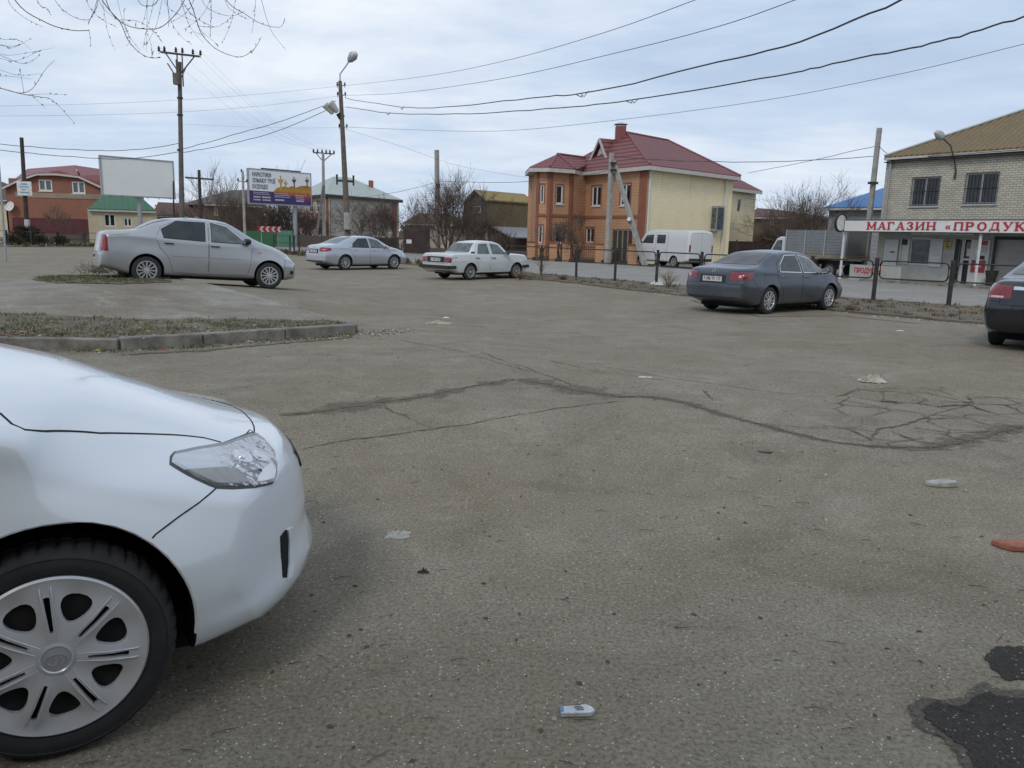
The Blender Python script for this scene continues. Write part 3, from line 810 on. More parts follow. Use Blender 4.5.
# ---- black saloon cut by the right edge
t1 = [(.50, .80), (.64, .79), (.66, 1.0), (.50, .985)]
t2 = [(.655, .79), (.80, .795), (.82, 1.0), (.80, 1.02), (.665, 1.0)]
CRU = saloon_spec((5, .05, .04)); CRU.update(hw=.895, r=.335, tail=[(.2, .08), (.4, 0), (.65, .0), (.8, .03), (1.1, .10)],
    top=[(0, .98), (.05, 1.05), (.12, 1.075), (.55, 1.12), (.66, 1.14), (1.3, 1.38), (1.6, 1.44), (2.2, 1.475), (2.7, 1.45), (3.5, 1.06), (3.65, 1.02), (4.2, .90), (4.45, .76), (4.554, .6)],
    wm=[(0, .86), (.6, .895), (3.9, .895), (4.55, .83)], bot=[(0, .30), (.3, .24), (.6, .2), (4.0, .2), (4.3, .22), (4.554, .28)],
    belt=[(0, .90), (.5, .99), (2.0, .95), (3.5, .92), (4.2, .80), (4.554, .52)],
    side_parts=[('tail_light', [(.10, .80), (.30, .86), (.34, .94), (.25, 1.0), (.10, .99)], 'tail_red', .006)],
    rear_parts=[('tail_light', t2, 'tail_red', .006), ('tail_light', sym(t2), 'tail_red', .006), ('boot_light', t1, 'tail_red', .006), ('boot_light', sym(t1), 'tail_red', .006),
                ('lamp_lens', rect(.60, .805, .80, .835), 'tail_clear', .009), ('lamp_lens', sym(rect(.60, .805, .80, .835)), 'tail_clear', .009),
                ('chrome_strip', rect(-.48, .93, .48, .975), 'chrome', .016), ('rear_window', [(-.62, 1.16), (.62, 1.16), (.50, 1.40), (-.50, 1.40)], 'glass_light', .005)],
    rear_gaps=[[(-.86, 1.05), (-.65, 1.01), (-.64, .70), (.64, .70), (.65, 1.01), (.86, 1.05)], [(-.85, .76), (-.64, .74)], [(.64, .74), (.85, .76)]],
    plate=(.83, 'К 904 ВУ'))
c1, bv, _ = car(CRU, 'parked_car', 'glossy black saloon at the right edge with red tail lights', (7.95, 12.95), 1.06, 1, R(50),
    dict(paint=black_paint, side_glass=[M['glass'], M['glass']]), 'car')

# plate for the grey saloon
def add_plate(root, bvh, z, txt):
    h = bvh.ray_cast(Vector((-5, 0, z)), Vector((1, 0, 0)))[0]
    mb = MB(); mb.box((h.x-.010, 0, z), (.012, .52, .112)); po = mb.build('number_plate', M['plate'], root, local=True)
    mt = Matrix(((0, 0, -1, h.x-.0175), (-1, 0, 0, 0), (0, 1, 0, z), (0, 0, 0, 1)))
    text_mesh(txt, .10, M['black'], 'plate_text', po, mt, bold=.001, width=.46)
me_, bvS = carbody(SALOON)
add_plate(g1, bvS, .79, 'В 006 ТВ 177'); add_plate(g2, bvS, .79, 'Е 218 РА')

# ---- white saloon in the foreground
def toy_warp(v):
    if v.x > 3.95:
        g = ss(3.95, 4.15, v.x); k = .008*math.exp(-((v.z-.285)/.045)**2)-.020*math.exp(-((v.z-.40)/.055)**2)
        v.x += g*k; v.y += math.copysign(g*k*.8*ss(.2, .6, abs(v.y)), v.y)
TOY = sedan(warp=toy_warp, L=4.54, hw=.88, r=.317, axles=(1.01, 3.61), wheel='corolla', fine=True, rimr=.230, N=110, sub=6, rl=.9, fl=1.15, bow=(.54, 2.3, .2, 3.5), inset=.012, gap=.055, archv=1.0, archz=.02,
    nose=[(.18, .08), (.24, .03), (.32, .015), (.40, .02), (.5, .035), (.62, .06), (.72, .13), (.80, .24), (.9, .30), (1.0, .34)], flare=.022, flz=.85,
    top=[(0, .98), (.05, 1.05), (.12, 1.075), (.55, 1.12), (.66, 1.14), (1.3, 1.38), (1.6, 1.44), (2.2, 1.475), (2.55, 1.45), (3.38, 1.06), (3.5, 1.03), (3.8, .985), (4.15, .90), (4.38, .815), (4.48, .76), (4.54, .72)],
    belt=[(0, .86), (.5, .97), (2.0, .95), (3.2, .97), (3.6, .935), (3.95, .875), (4.2, .81), (4.4, .73), (4.54, .64)],
    bot=[(0, .30), (.3, .24), (.6, .2), (4.0, .2), (4.3, .19), (4.54, .20)],
    wr=[(0, .60), (.6, .64), (1.4, .57), (2.2, .58), (2.6, .58), (3.4, .68), (3.8, .66), (4.54, .58)],
    wb=[(0, .80), (1, .84), (2.5, .845), (3.4, .84), (3.9, .82), (4.54, .76)], wm=[(0, .85), (.6, .88), (3.0, .875), (3.9, .88), (4.3, .87), (4.54, .83)],
    zm=[(0, .62), (3.2, .60), (4.0, .56), (4.54, .50)],
    drop=[(0, .02), (.65, .03), (1.4, .07), (2.6, .07), (3.4, .035), (4.0, .045), (4.54, .04)],
    doors=[([(1.60, .27), (2.335, .26), (2.335, 1.385), (1.80, 1.372), (1.38, 1.14), (1.30, .95), (1.36, .78), (1.50, .62), (1.58, .45)], (1.55, .86)),
           ([(2.355, .26), (3.10, .27), (3.16, .5), (3.18, .95), (2.76, 1.335), (2.355, 1.385)], (2.52, .85))],
    windows=[[(1.43, .99), (2.28, .975), (2.28, 1.34), (1.83, 1.33), (1.50, 1.13)], [(2.40, .975), (3.10, .97), (2.76, 1.27), (2.40, 1.34)]],
    rear_parts=[('rear_window', [(-.62, 1.16), (.62, 1.16), (.50, 1.40), (-.50, 1.40)], 'glass', .005)],
    front_parts=[('windscreen', [(-.70, 1.075), (.70, 1.075), (.52, 1.40), (-.52, 1.40)], 'glass_light', .005), ('grille', [(-.22, .58), (.22, .58), (.24, .65), (-.24, .65)], 'dark', .006)],
    mirror=(3.08, 1.0), plate=None)
TOY.pop("plate")
t1_, bvT, bodyT = car(TOY, 'parked_car', 'white saloon close to the camera with silver wheel cover, only its front wing in view', (-1.30, 2.10), 3.61, -1, R(30),
    dict(paint=white_new), 'car')
# ---- details of the foreground saloon, in body coordinates (x, z) seen from the side
hl = [(3.958, .770), (3.962, .777), (3.975, .781), (4.054, .773), (4.147, .760), (4.20, .756), (4.253, .750), (4.284, .744), (4.307, .730), (4.321, .707), (4.315, .683), (4.298, .654), (4.277, .644), (4.191, .667), (4.13, .681), (4.078, .696), (4.053, .710), (3.999, .743), (3.970, .762)]
def reflector_mat():
    """mirror-finished lamp bowl: long horizontal flutes, faceted towards the nose"""
    m, nt, b = new_mat('lamp_reflector'); v = coords(nt); sp = nt.nodes.new('ShaderNodeSeparateXYZ'); nt.links.new(v, sp.inputs[0])
    vo = nt.nodes.new('ShaderNodeTexVoronoi'); vo.inputs['Scale'].default_value = 34; nt.links.new(v, vo.inputs['Vector'])
    mr = nt.nodes.new('ShaderNodeMapRange'); mr.interpolation_type = 'SMOOTHSTEP'; nt.links.new(sp.outputs['X'], mr.inputs[0]); mr.inputs[1].default_value = 4.09; mr.inputs[2].default_value = 4.16
    wv = math_(nt, 'SINE', math_(nt, 'ADD', math_(nt, 'MULTIPLY', sp.outputs['Z'], 105), math_(nt, 'MULTIPLY', sp.outputs['X'], 26)))
    b.inputs['Metallic'].default_value = .92; b.inputs['Roughness'].default_value = .16; b.inputs['Base Color'].default_value = (.62, .63, .64, 1)
    h = math_(nt, 'ADD', math_(nt, 'MULTIPLY', wv, .55), math_(nt, 'MULTIPLY', math_(nt, 'MULTIPLY', vo.outputs['Distance'], mr.outputs[0]), 3.2))
    bump(nt, b, h, 1, .011); return m
M['reflector'] = reflector_mat()
m_, nt_, b_ = new_mat('clear_lens'); b_.inputs['Base Color'].default_value = (.9, .93, .95, 1); b_.inputs['Roughness'].default_value = .03; b_.inputs['Alpha'].default_value = .22; b_.inputs['Specular IOR Level'].default_value = .9; M['lens'] = m_
M['seal'] = plain('lamp_seal', (.05, .055, .06), .5, bs=0)
for s in (-1, 1):
    patch(bvT, grow(hl, .006), 1, s, 'lamp_seal', M['seal'], bodyT, off=.0015, res=.02, skirt=.004)
    h_ = patch(bvT, hl, 1, s, 'headlight', M['reflector'], t1_, off=.003, res=.02, skirt=.003)
    patch(bvT, hl, 1, s, 'lens', M['lens'], h_, off=.016, res=.02, skirt=.006)
    patch(bvT, [(3.992, .748), (4.06, .736), (4.13, .722), (4.165, .70), (4.19, .675), (4.13, .688), (4.07, .704)], 1, s, 'reflector_shade', plain('reflector_shade', (.20, .18, .16), .25, .6, .3, 30, .2), h_, off=.006, res=.02, skirt=.002)  # dark colour stands in for the reflector's shaded lower gradient
    patch(bvT, [(4.215, .668), (4.285, .652), (4.30, .668), (4.29, .69), (4.23, .684)], 1, s, 'lamp_insert', M['chrome'], h_, off=.007, res=.02, skirt=.002)
    def surf(x, z, o=0):
        h = bvT.ray_cast(Vector((x, s*5, z)), Vector((0, -s, 0))); n = h[1] if h[1].y*s > 0 else -h[1]; return h[0]+n*o, n
    for (x, z, r_) in ((4.19, .728, .036), (4.255, .712, .030)):
        c_, n_ = surf(x, z, .004); mb = MB(); mb.lathe([(r_, .0), (r_*1.02, .006), (r_*.93, .007), (r_*.7, .002), (r_*.4, .001), (r_*.32, .006), (0, .0075)], 20, c_, n_); mb.build('lamp_bowl', M['chrome'], h_, smooth=True, local=True)
    c_, n_ = surf(4.215, .690, .006); mb = MB(); mb.box(tuple(c_), (.05, .006, .012)); mb.build('lamp_insert', M['seal'], h_, local=True)
    # panel gaps
    for nm, pts, w in (('hood_gap', [(3.45, 1.0), (3.524, .981), (3.553, .960), (3.582, .944), (3.627, .925), (3.767, .876), (4.006, .812), (4.087, .788), (4.14, .768)], .007), ('bumper_gap', [(4.090, .696), (4.075, .692), (4.034, .680), (3.955, .652), (3.883, .623), (3.872, .615)], .0045)):
        ribbon(bvT, pts, 1, s, w, 'panel_gap', M['gap'], bodyT, off=.0012, step=.02)
    ribbon(bvT, [(4.25, .756), (4.275, .755), (4.30, .742)], 1, s, .004, 'panel_gap', M['gap'], bodyT, off=.0012, step=.01)
    patch(bvT, [(4.292, .455), (4.318, .462), (4.330, .455), (4.340, .41), (4.330, .345), (4.308, .305), (4.290, .315)], 1, s, 'fog_recess', M['well'], t1_, off=.0015, res=.02, skirt=.003)
    patch(bvT, [(4.326, .458), (4.352, .452), (4.362, .41), (4.352, .345), (4.330, .300), (4.306, .300), (4.322, .345), (4.332, .41)], 1, s, 'fog_surround', white_new, t1_, off=.007, res=.012, skirt=.006)
# bonnet front edge
ribbon(bvT, [(-.36, .744), (-.3, .748), (-.15, .752), (0, .754), (.15, .752), (.3, .748), (.36, .744)], 0, 1, .005, 'panel_gap', M['gap'], bodyT, off=.0012)
# arch liner lip
for s in (-1, 1):
    pts = []
    for k in range(33):
        a = math.radians(-8+196*k/32); rr_ = TOY['r']+TOY['gap']
        x = 3.61+rr_*math.cos(a); z = TOY['r']+.02+rr_*math.sin(a)
        h = bvT.ray_cast(Vector((3.61+(rr_+.012)*math.cos(a), s*5, TOY['r']+.02+(rr_+.012)*math.sin(a))), Vector((0, -s, 0)))
        if h[0] is not None and z > .22: pts.append(Vector((x, h[0].y-s*.004, z)))
    mb = MB(); mb.tube(pts, .007, 6); mb.build('arch_lip', white_new, bodyT, smooth=True, local=True)
# ================================================================= ground, road, verges
M['lot'] = asphalt('lot_asphalt', (.234, .204, .154), (.290, .257, .198), (.220, .182, .124), .85)
M['road'] = asphalt('road_asphalt', (.30, .29, .27), (.34, .325, .30), (.27, .245, .21), .2)
M['earth'] = asphalt('bare_earth', (.165, .135, .10), (.22, .185, .14), (.13, .105, .078), .4)
M['slab'] = asphalt('worn_slab', (.26, .24, .20), (.35, .33, .28), (.20, .165, .12), .8)
M['kerb'] = plain('kerb_concrete', (.20, .185, .16), .9, var=.55, scale=3.2, bs=.7)
M['crack_halo'] = plain('crack_halo', (.150, .124, .094), .95, var=.35, scale=9, bs=.5)
M['crack'] = plain('crack_dirt', (.118, .094, .066), .95, var=.45, scale=12, bs=.5)
M['wet'] = asphalt('oily_wet', (.034, .028, .022), (.046, .038, .030), (.026, .021, .017), .45); M['wet'].node_tree.nodes['Principled BSDF'].inputs['Roughness'].default_value = .75
M['worn_white'] = plain('worn_white_line', (.33, .32, .30), .85, var=.3, scale=6)
mb = MB()
xs = [-600, -300, -150, -80, -50]+[-40+.5*i for i in range(161)]+[50, 80, 150, 300, 600]
ys = [-200, -60, -20, -8]+[-4+.5*i for i in range(109)]+[52, 55, 60, 70, 100, 200, 400, 900]
n = len(xs)
mb.add([(x, y, gz(x, y)) for y in ys for x in xs], [(j*n+i, j*n+i+1, (j+1)*n+i+1, (j+1)*n+i) for j in range(len(ys)-1) for i in range(n-1)])
# the car park itself
def mat_ground():
    """car-park asphalt turning to dirt at the margins is one sheet; the far land is earth"""
    return M['lot']
tag(mb.build('ground', mat_ground(), smooth=True), kind='structure')
def drape(poly, off, res, name, mat, top=None, kind='structure', z=None, skirt=0, parent=None, wob=0):
    if wob:
        q = []
        for i in range(len(poly)):
            a = Vector(poly[i]); b = Vector(poly[(i+1) % len(poly)]); k = max(1, int((b-a).length/(wob*3)))
            for j in range(k):
                p = a+(b-a)*j/k; q.append((p.x+rnd.uniform(-wob, wob), p.y+rnd.uniform(-wob, wob)))
        poly = q
    bm = bmesh.new(); bm.faces.new([bm.verts.new((a, b, 0)) for a, b in poly])
    for k in range(2):
        lo = min(p[k] for p in poly); hi = max(p[k] for p in poly); n = max(1, int((hi-lo)/res)); no = [0, 0, 0]; no[k] = 1
        for i in range(1, n):
            co = [0, 0, 0]; co[k] = lo+(hi-lo)*i/n
            bmesh.ops.bisect_plane(bm, geom=bm.verts[:]+bm.edges[:]+bm.faces[:], plane_co=co, plane_no=no)
    bmesh.ops.triangulate(bm, faces=[f for f in bm.faces if len(f.verts) > 4])
    for v in bm.verts: v.co.z = gz(v.co.x, v.co.y)+off
    for f in bm.faces: f.normal_update()
    if sum(f.normal.z*f.calc_area() for f in bm.faces) < 0: bmesh.ops.reverse_faces(bm, faces=bm.faces)
    if skirt:
        ret = bmesh.ops.extrude_edge_only(bm, edges=[e for e in bm.edges if e.is_boundary])
        for g in ret['geom']:
            if isinstance(g, bmesh.types.BMVert): g.co.z -= skirt
    me = bpy.data.meshes.new(name); bm.to_mesh(me); bm.free(); me.materials.append(mat)
    o = bpy.data.objects.new(name, me); COL.objects.link(o)
    if kind: o['kind'] = kind
    return o
RD = Vector((-.56, .83, 0)).normalized(); RN = Vector((.83, .56, 0))   # along the street, across it (away)
def along(p, t, d=0): return (p[0]+RD.x*t+RN.x*d, p[1]+RD.y*t+RN.y*d)
K0 = (20.8, 35.2)                      # far kerb line point
E0 = (11.6, 21.2)                      # near edge of the street by the railing
near_edge = [(22, 12.4), (12.9, 21.9), (11.0, 23.6), (7.2, 26.9), (5.6, 29.2), (2.0, 33.8), (-1.2, 37.3), (-4.5, 42)]
far_edge = [(-8, 84), (2.0, 65.4), (8.9, 55.0), (17.9, 43.2), (20.6, 36.2), (25, 29), (33, 17)]
drape(near_edge+far_edge, .012, 1.0, 'road', M['road'])
# cross street at the back left
drape([(-4.5, 42), (-8, 84), (-20, 90), (-45, 95), (-70, 66), (-66, 61), (-34, 66), (-22, 62), (-9, 52)], .010, 2.0, 'side_road', M['road'])
# verge between car park and street
vg = [(20, 10.5), (9.85, 16.8), (7.99, 19.6), (4.95, 23.7), (3.49, 26.2), (1.68, 29.4), (-.2, 31.2), (-1.6, 32.4), (-3.7, 34.7), (-4.8, 40.4)]
drape(vg+[(-4.5, 41.9), (-1.3, 37.2), (1.9, 33.7), (5.5, 29.1), (7.1, 26.8), (10.9, 23.5), (12.8, 21.8), (21.9, 12.3)], .05, .5, 'verge', M['earth'], skirt=.09, wob=.12)
drape([(-35, 55), (-31, 60.5), (-23, 59), (-18.9, 57), (-10, 48), (-4.8, 40.4), (-4.5, 42), (-9, 51.5), (-18, 59.5), (-22, 61.5), (-33, 65), (-60, 60), (-60, 54)], .05, 1.0, 'verge', M['earth'], skirt=.09, wob=.12)
# strip of dirty pavement in front of the houses and the shop
pv = [(33, 17.3), (25.1, 29.2), (20.75, 36.3), (18.1, 43.4), (9.1, 55.2), (2.2, 65.6), (-7.8, 84.2)]
drape(pv+[(-2, 90), (8, 72), (14, 64), (24, 50), (30, 40), (42, 24)], .10, 1.5, 'pavement', M['slab'], skirt=.13)
# kerb of that pavement
kb = MB()
for i in range(len(pv)-1):
    a = Vector((*pv[i], 0)); b = Vector((*pv[i+1], 0)); k = max(1, int((b-a).length/1.0))
    for j in range(k):
        p = a+(b-a)*(j+.01)/k; q = a+(b-a)*(j+.99)/k
        p.z = gz(p.x, p.y)+.05; q.z = gz(q.x, q.y)+.05
        kb.bar(p, q, .16, .16)
tag(kb.build('kerb', M['kerb']), kind='structure')
# raised island at left with its kerb
isl = [(-9.5, 9.2), (-6.28, 9.56), (-4.93, 9.80), (-4.18, 10.50), (-2.50, 12.28), (-2.68, 13.0), (-3.8, 14.0), (-5.64, 15.75), (-7.03, 17.2), (-8.0, 18.6), (-9.6, 19.4), (-13, 22.0), (-17, 23.5), (-30, 24), (-40, 15), (-30, 6)]
drape(isl, .115, .5, 'raised_island', M['slab'], skirt=.14)
kl = [Vector((-12.5, 8.9, 0)), Vector((-9.5, 9.2, 0)), Vector((-6.28, 9.56, 0)), Vector((-4.93, 9.80, 0)), Vector((-4.18, 10.50, 0)), Vector((-2.50, 12.28, 0))]
def kerbline(pts, name, w=.15, h=.17, up=.065, seg=1.0):
    root = empty(name, (0, 0, 0)); root['kind'] = 'structure'
    for i in range(len(pts)-1):
        a, b = pts[i], pts[i+1]; k = max(1, round((b-a).length/seg))
        for j in range(k):
            p = a+(b-a)*(j+.006)/k; q = a+(b-a)*(j+.994)/k
            dz = rnd.uniform(-.008, .008)
            p = Vector((p.x, p.y, gz(p.x, p.y)+up+dz)); q = Vector((q.x, q.y, gz(q.x, q.y)+up+dz+rnd.uniform(-.006, .006)))
            m_ = MB(); m_.bar(p, q, w+rnd.uniform(-.006, .006), h)
            o = m_.build('kerb_stone', M['kerb'], root)
            bv_ = o.modifiers.new('bev', 'BEVEL'); bv_.width = .018; bv_.segments = 2
    return root
kerbline(kl, 'kerb')
kerbline([Vector((-2.50, 12.28, 0)), Vector((-2.70, 12.72, 0))], 'kerb', seg=.5)
kerbline([Vector((-2.72, 12.98, 0)), Vector((-3.8, 14.05, 0)), Vector((-5.64, 15.8, 0)), Vector((-6.8, 17.0, 0))], 'kerb', h=.1, up=.062, w=.10)
# soil bands on the island, for the grass
band = [(-12.5, 9.2), (-6.3, 9.72), (-5.0, 9.95), (-4.2, 10.66), (-2.62, 12.35), (-2.8, 12.85), (-4.0, 12.35), (-5.6, 11.5), (-9, 11.1), (-13, 10.8)]
drape(band, .125, .4, 'soil', M['earth'], wob=.06)
patch2 = [tuple(G(*p_))[:2] for p_ in ((36, 286), (60, 281), (110, 279.5), (150, 283), (172, 288), (120, 290.5), (60, 289.5))]
drape(patch2, .125, .4, 'soil', M['earth'], wob=.08)
def feather(name, base, thr=.5, soft=.25, nscale=9):
    """soil or damp stain: same ground material thinning out through noise towards its edge (attribute core)"""
    m = base.copy(); m.name = name; nt = m.node_tree; bs_ = nt.nodes['Principled BSDF']
    at = nt.nodes.new('ShaderNodeAttribute'); at.attribute_name = 'core'; v = coords(nt)
    n = noise(nt, v, nscale, 7, .7, .8); n2 = noise(nt, v, nscale*6, 3, .6)
    k = math_(nt, 'ADD', at.outputs['Fac'], math_(nt, 'ADD', math_(nt, 'MULTIPLY', math_(nt, 'SUBTRACT', n, .5), 2.2), math_(nt, 'MULTIPLY', math_(nt, 'SUBTRACT', n2, .5), .7)))
    mr = nt.nodes.new('ShaderNodeMapRange'); nt.links.new(k, mr.inputs[0]); mr.inputs[1].default_value = thr-soft/2; mr.inputs[2].default_value = thr+soft/2
    nt.links.new(math_(nt, 'MULTIPLY', mr.outputs[0], math_(nt, 'GREATER_THAN', at.outputs['Fac'], .015)), bs_.inputs['Alpha']); return m
def with_core(mb, core, name, mat):
    o = mb.build(name, mat, recalc=False); at = o.data.attributes.new('core', 'FLOAT', 'POINT'); at.data.foreach_set('value', core); return tag(o, kind='structure')
def gstrip(pts, w, off, name, mat, jit=.35, step=.05, px=True):
    q = []
    pts = [G(*p) if px else Vector((p[0], p[1], 0)) for p in pts]
    r_ = random.Random(len(pts)*7+int(abs(pts[0].x)*100)); dr = wl = 0
    for i in range(len(pts)-1):
        a = pts[i].copy(); b = pts[i+1].copy(); a.z = b.z = 0; k = max(1, int((b-a).length/step))
        wa = w[i] if isinstance(w, list) else w; wb_ = w[i+1] if isinstance(w, list) else w
        for j in range(k): q.append((a+(b-a)*j/k, wa+(wb_-wa)*j/k))
    q.append((Vector((pts[-1].x, pts[-1].y, 0)), w[-1] if isinstance(w, list) else w))
    vs = []; fs = []; core = []; n = len(q)
    for i, (p, ww) in enumerate(q):
        t = (q[min(i+1, n-1)][0]-q[max(i-1, 0)][0]).normalized(); s = Vector((-t.y, t.x, 0))
        dr = dr*.93+r_.uniform(-1, 1)*.014*(1 if jit else 0); wl = wl*.85+r_.uniform(-1, 1)*.5; c = p+s*dr; l = max(.004, ww/2*(1+jit*wl)); e = min(1, i/3, (n-1-i)/3)
        for sg, cc in ((1, 0), (0, 1), (-1, 0)):
            v = c+s*sg*l; v.z = gz(v.x, v.y)+off; vs.append(v); core.append(cc*e)
    for i in range(n-1):
        for k in (0, 1): fs.append((3*i+k, 3*i+3+k, 3*i+4+k, 3*i+1+k))
    for i_, f_ in enumerate(fs):
        if (vs[f_[1]]-vs[f_[0]]).cross(vs[f_[2]]-vs[f_[0]]).z < 0: fs[i_] = f_[::-1]
    return with_core(MB().add(vs, fs), core, name, mat)
M['crack'] = feather('crack_dirt_soft', M['crack'], .55, .35, 7)
M['crack_halo'] = feather('soil_stain_soft', M['crack_halo'], .68, .7, 4)
M['worn_white'] = feather('worn_line_soft', M['worn_white'], .95, .6, 3)
cr = [([(270, 417), (330, 410), (372, 404), (420, 397), (470, 387), (520, 379)], [.05, .14, .17, .07, .06, .12]),
      ([(515, 378), (545, 383), (585, 391), (630, 399)], [.12, .22, .20, .08]),
      ([(612, 396), (660, 398), (700, 408), (740, 420), (790, 433), (840, 444), (880, 449)], [.06, .08, .06, .05, .05, .04, .05]),
      ([(285, 453), (350, 441), (420, 432), (500, 418), (560, 408), (625, 400)], [.03, .03, .03, .035, .03, .03]),
      ([(600, 366), (680, 380), (760, 391), (830, 398), (880, 408), (930, 415), (1024, 424)], [.02, .02, .025, .03, .04, .03, .03]),
      ([(850, 446), (930, 448), (965, 440), (1000, 430), (1024, 425)], [.08, .10, .16, .16, .18]),
      ([(830, 398), (850, 391), (900, 388), (940, 396), (975, 404), (1024, 406)], [.03, .04, .03, .06, .05, .04]),
      ([(870, 440), (885, 430), (905, 427), (940, 414), (975, 405), (965, 395)], [.05, .07, .05, .05, .08, .05]),
      ([(760, 424), (800, 428), (850, 431), (885, 432)], [.02, .03, .03, .03]), ([(905, 427), (950, 434), (1000, 432)], [.03, .04, .03]),
      ([(545, 360), (600, 372), (680, 383)], [.015, .02, .02]), ([(480, 352), (545, 374), (580, 388)], [.015, .015, .02]),
      ([(700, 388), (712, 400), (740, 402)], [.02, .02, .02]), ([(930, 388), (955, 396), (1024, 399)], [.02, .04, .02]),
      ([(380, 398), (392, 410), (440, 430)], [.02, .03, .02]), ([(400, 340), (460, 352), (530, 372)], [.012, .012, .015])]
for k, (pts, ws) in enumerate(cr):
    if k in (0, 1, 2, 5): gstrip(pts, [w_*3.0+.10 for w_ in ws], .0015+.00015*k, 'soil_stain', M['crack_halo'], .5)
    gstrip(pts, [max(.022, w_*(.75 if k in (0, 1, 2, 5) else .55)) for w_ in ws], .0045+.0002*k, 'pavement_crack', M['crack'], .6)
# crazed patch of fine cracks at the right
def craze():
    m = M['crack'].copy(); m.name = 'crazed_cracks'; nt = m.node_tree; b = nt.nodes['Principled BSDF']; v = coords(nt)
    nz = nt.nodes.new('ShaderNodeTexNoise'); nz.inputs['Scale'].default_value = 3; nt.links.new(v, nz.inputs['Vector'])
    ad = nt.nodes.new('ShaderNodeMix'); ad.data_type = 'VECTOR'; ad.inputs[0].default_value = .09; nt.links.new(v, ad.inputs[4]); nt.links.new(nz.outputs['Color'], ad.inputs[5])
    vo = nt.nodes.new('ShaderNodeTexVoronoi'); vo.feature = 'DISTANCE_TO_EDGE'; vo.inputs['Scale'].default_value = 2.6; nt.links.new(ad.outputs[1], vo.inputs['Vector'])
    at = nt.nodes.new('ShaderNodeAttribute'); at.attribute_name = 'core'; nn = noise(nt, v, 1.3, 4, .6); n3 = noise(nt, v, 25, 3)
    th = math_(nt, 'MULTIPLY', math_(nt, 'MULTIPLY', at.outputs['Fac'], ramp(nt, nn, [(.42, 0), (.62, 1)])), math_(nt, 'MULTIPLY', n3, .05))
    nt.links.new(math_(nt, 'LESS_THAN', vo.outputs['Distance'], th), b.inputs['Alpha'])
    poly = [(790, 392), (860, 384), (960, 384), (1060, 392), (1080, 440), (1000, 446), (900, 455), (800, 436)]
    c = Vector((930, 415)); vs = []; core = []; fs = []; n = len(poly)
    for k, (sc, cc) in enumerate(((1, 0), (.75, .8), (.4, 1))):
        for p in poly: q = c+(Vector(p)-c)*sc; g = G(q.x, q.y); vs.append((g.x, g.y, gz(g.x, g.y)+.009)); core.append(cc)
    g = G(c.x, c.y); vs.append((g.x, g.y, gz(g.x, g.y)+.009)); core.append(1)
    for k in (0, 1): fs += [(k*n+i, k*n+(i+1) % n, (k+1)*n+(i+1) % n, (k+1)*n+i) for i in range(n)]
    fs += [(2*n+i, 2*n+(i+1) % n, 3*n) for i in range(n)]
    with_core(MB().add(vs, fs), core, 'pavement_crack', m)
craze()
# wet patches bottom right
def blob(pts, off, name, mat, jit=2.2):
    r_ = random.Random(int(pts[0][0])); q = [Vector(p) for p in pts]
    for lv in range(3):
        n2 = []
        for i in range(len(q)):
            a = q[i]; b = q[(i+1) % len(q)]; d = b-a; m = (a+b)/2+Vector((-d.y, d.x))*r_.uniform(-.12, .12); n2 += [a, m]
        q = n2
    c = sum(q, Vector((0, 0)))/len(q); n = len(q); vs = []; core = []; fs = []
    for sc, cc in ((1.12, 0), (.93, .75), (.75, 1.6)):
        for p in q: p_ = c+(p-c)*sc; g = G(p_.x, p_.y); vs.append((g.x, g.y, gz(g.x, g.y)+off)); core.append(cc)
    g = G(c.x, c.y); vs.append((g.x, g.y, gz(g.x, g.y)+off)); core.append(1.6)
    for k in (0, 1): fs += [(k*n+i, k*n+(i+1) % n, (k+1)*n+(i+1) % n, (k+1)*n+i) for i in range(n)]
    fs += [(2*n+i, 2*n+(i+1) % n, 3*n) for i in range(n)]
    return with_core(MB().add(vs, fs), core, name, mat)
M['wet'] = feather('oily_wet_soft', M['wet'], .75, .22, 10)
M['wet_edge'] = asphalt('damp_edge', (.115, .10, .082), (.145, .125, .10), (.10, .085, .068), .6)
M['wet_edge'] = feather('damp_edge_soft', M['wet_edge'], .35, .35, 14)
blob([(908, 707), (930, 699), (965, 700), (972, 690), (990, 686), (1010, 692), (1090, 694), (1090, 775), (965, 775), (955, 752), (925, 728)], .004, 'damp_patch', M['wet_edge'])
blob([(915, 711), (935, 703), (968, 704), (976, 694), (990, 690), (1008, 696), (1085, 699), (1085, 772), (972, 772), (962, 750), (930, 726)], .007, 'wet_patch', M['wet'], 1.5)
blob([(981, 655), (992, 647), (1012, 647), (1090, 658), (1090, 688), (1010, 683), (992, 672)], .004, 'wet_patch', M['wet'])
for pts in ([(186, 299), (300, 298), (352, 297)], [(322, 317), (360, 316), (395, 315)], [(500, 342), (540, 341)]):
    gstrip(pts, .07, .003, 'worn_bay_line', M['worn_white'], .3, .12)
# drifts of soil along the kerb
for pts, ws in (([(110, 356), (200, 351), (290, 343), (360, 337)], [.25, .35, .22, .3]), ([(355, 337), (385, 336)], [.3, .12]), ([(690, 300), (760, 317), (840, 316), (930, 325)], [.2, .1, .12, .2])):
    gstrip(pts, ws, .006, 'soil', M['crack'], .6, .08)

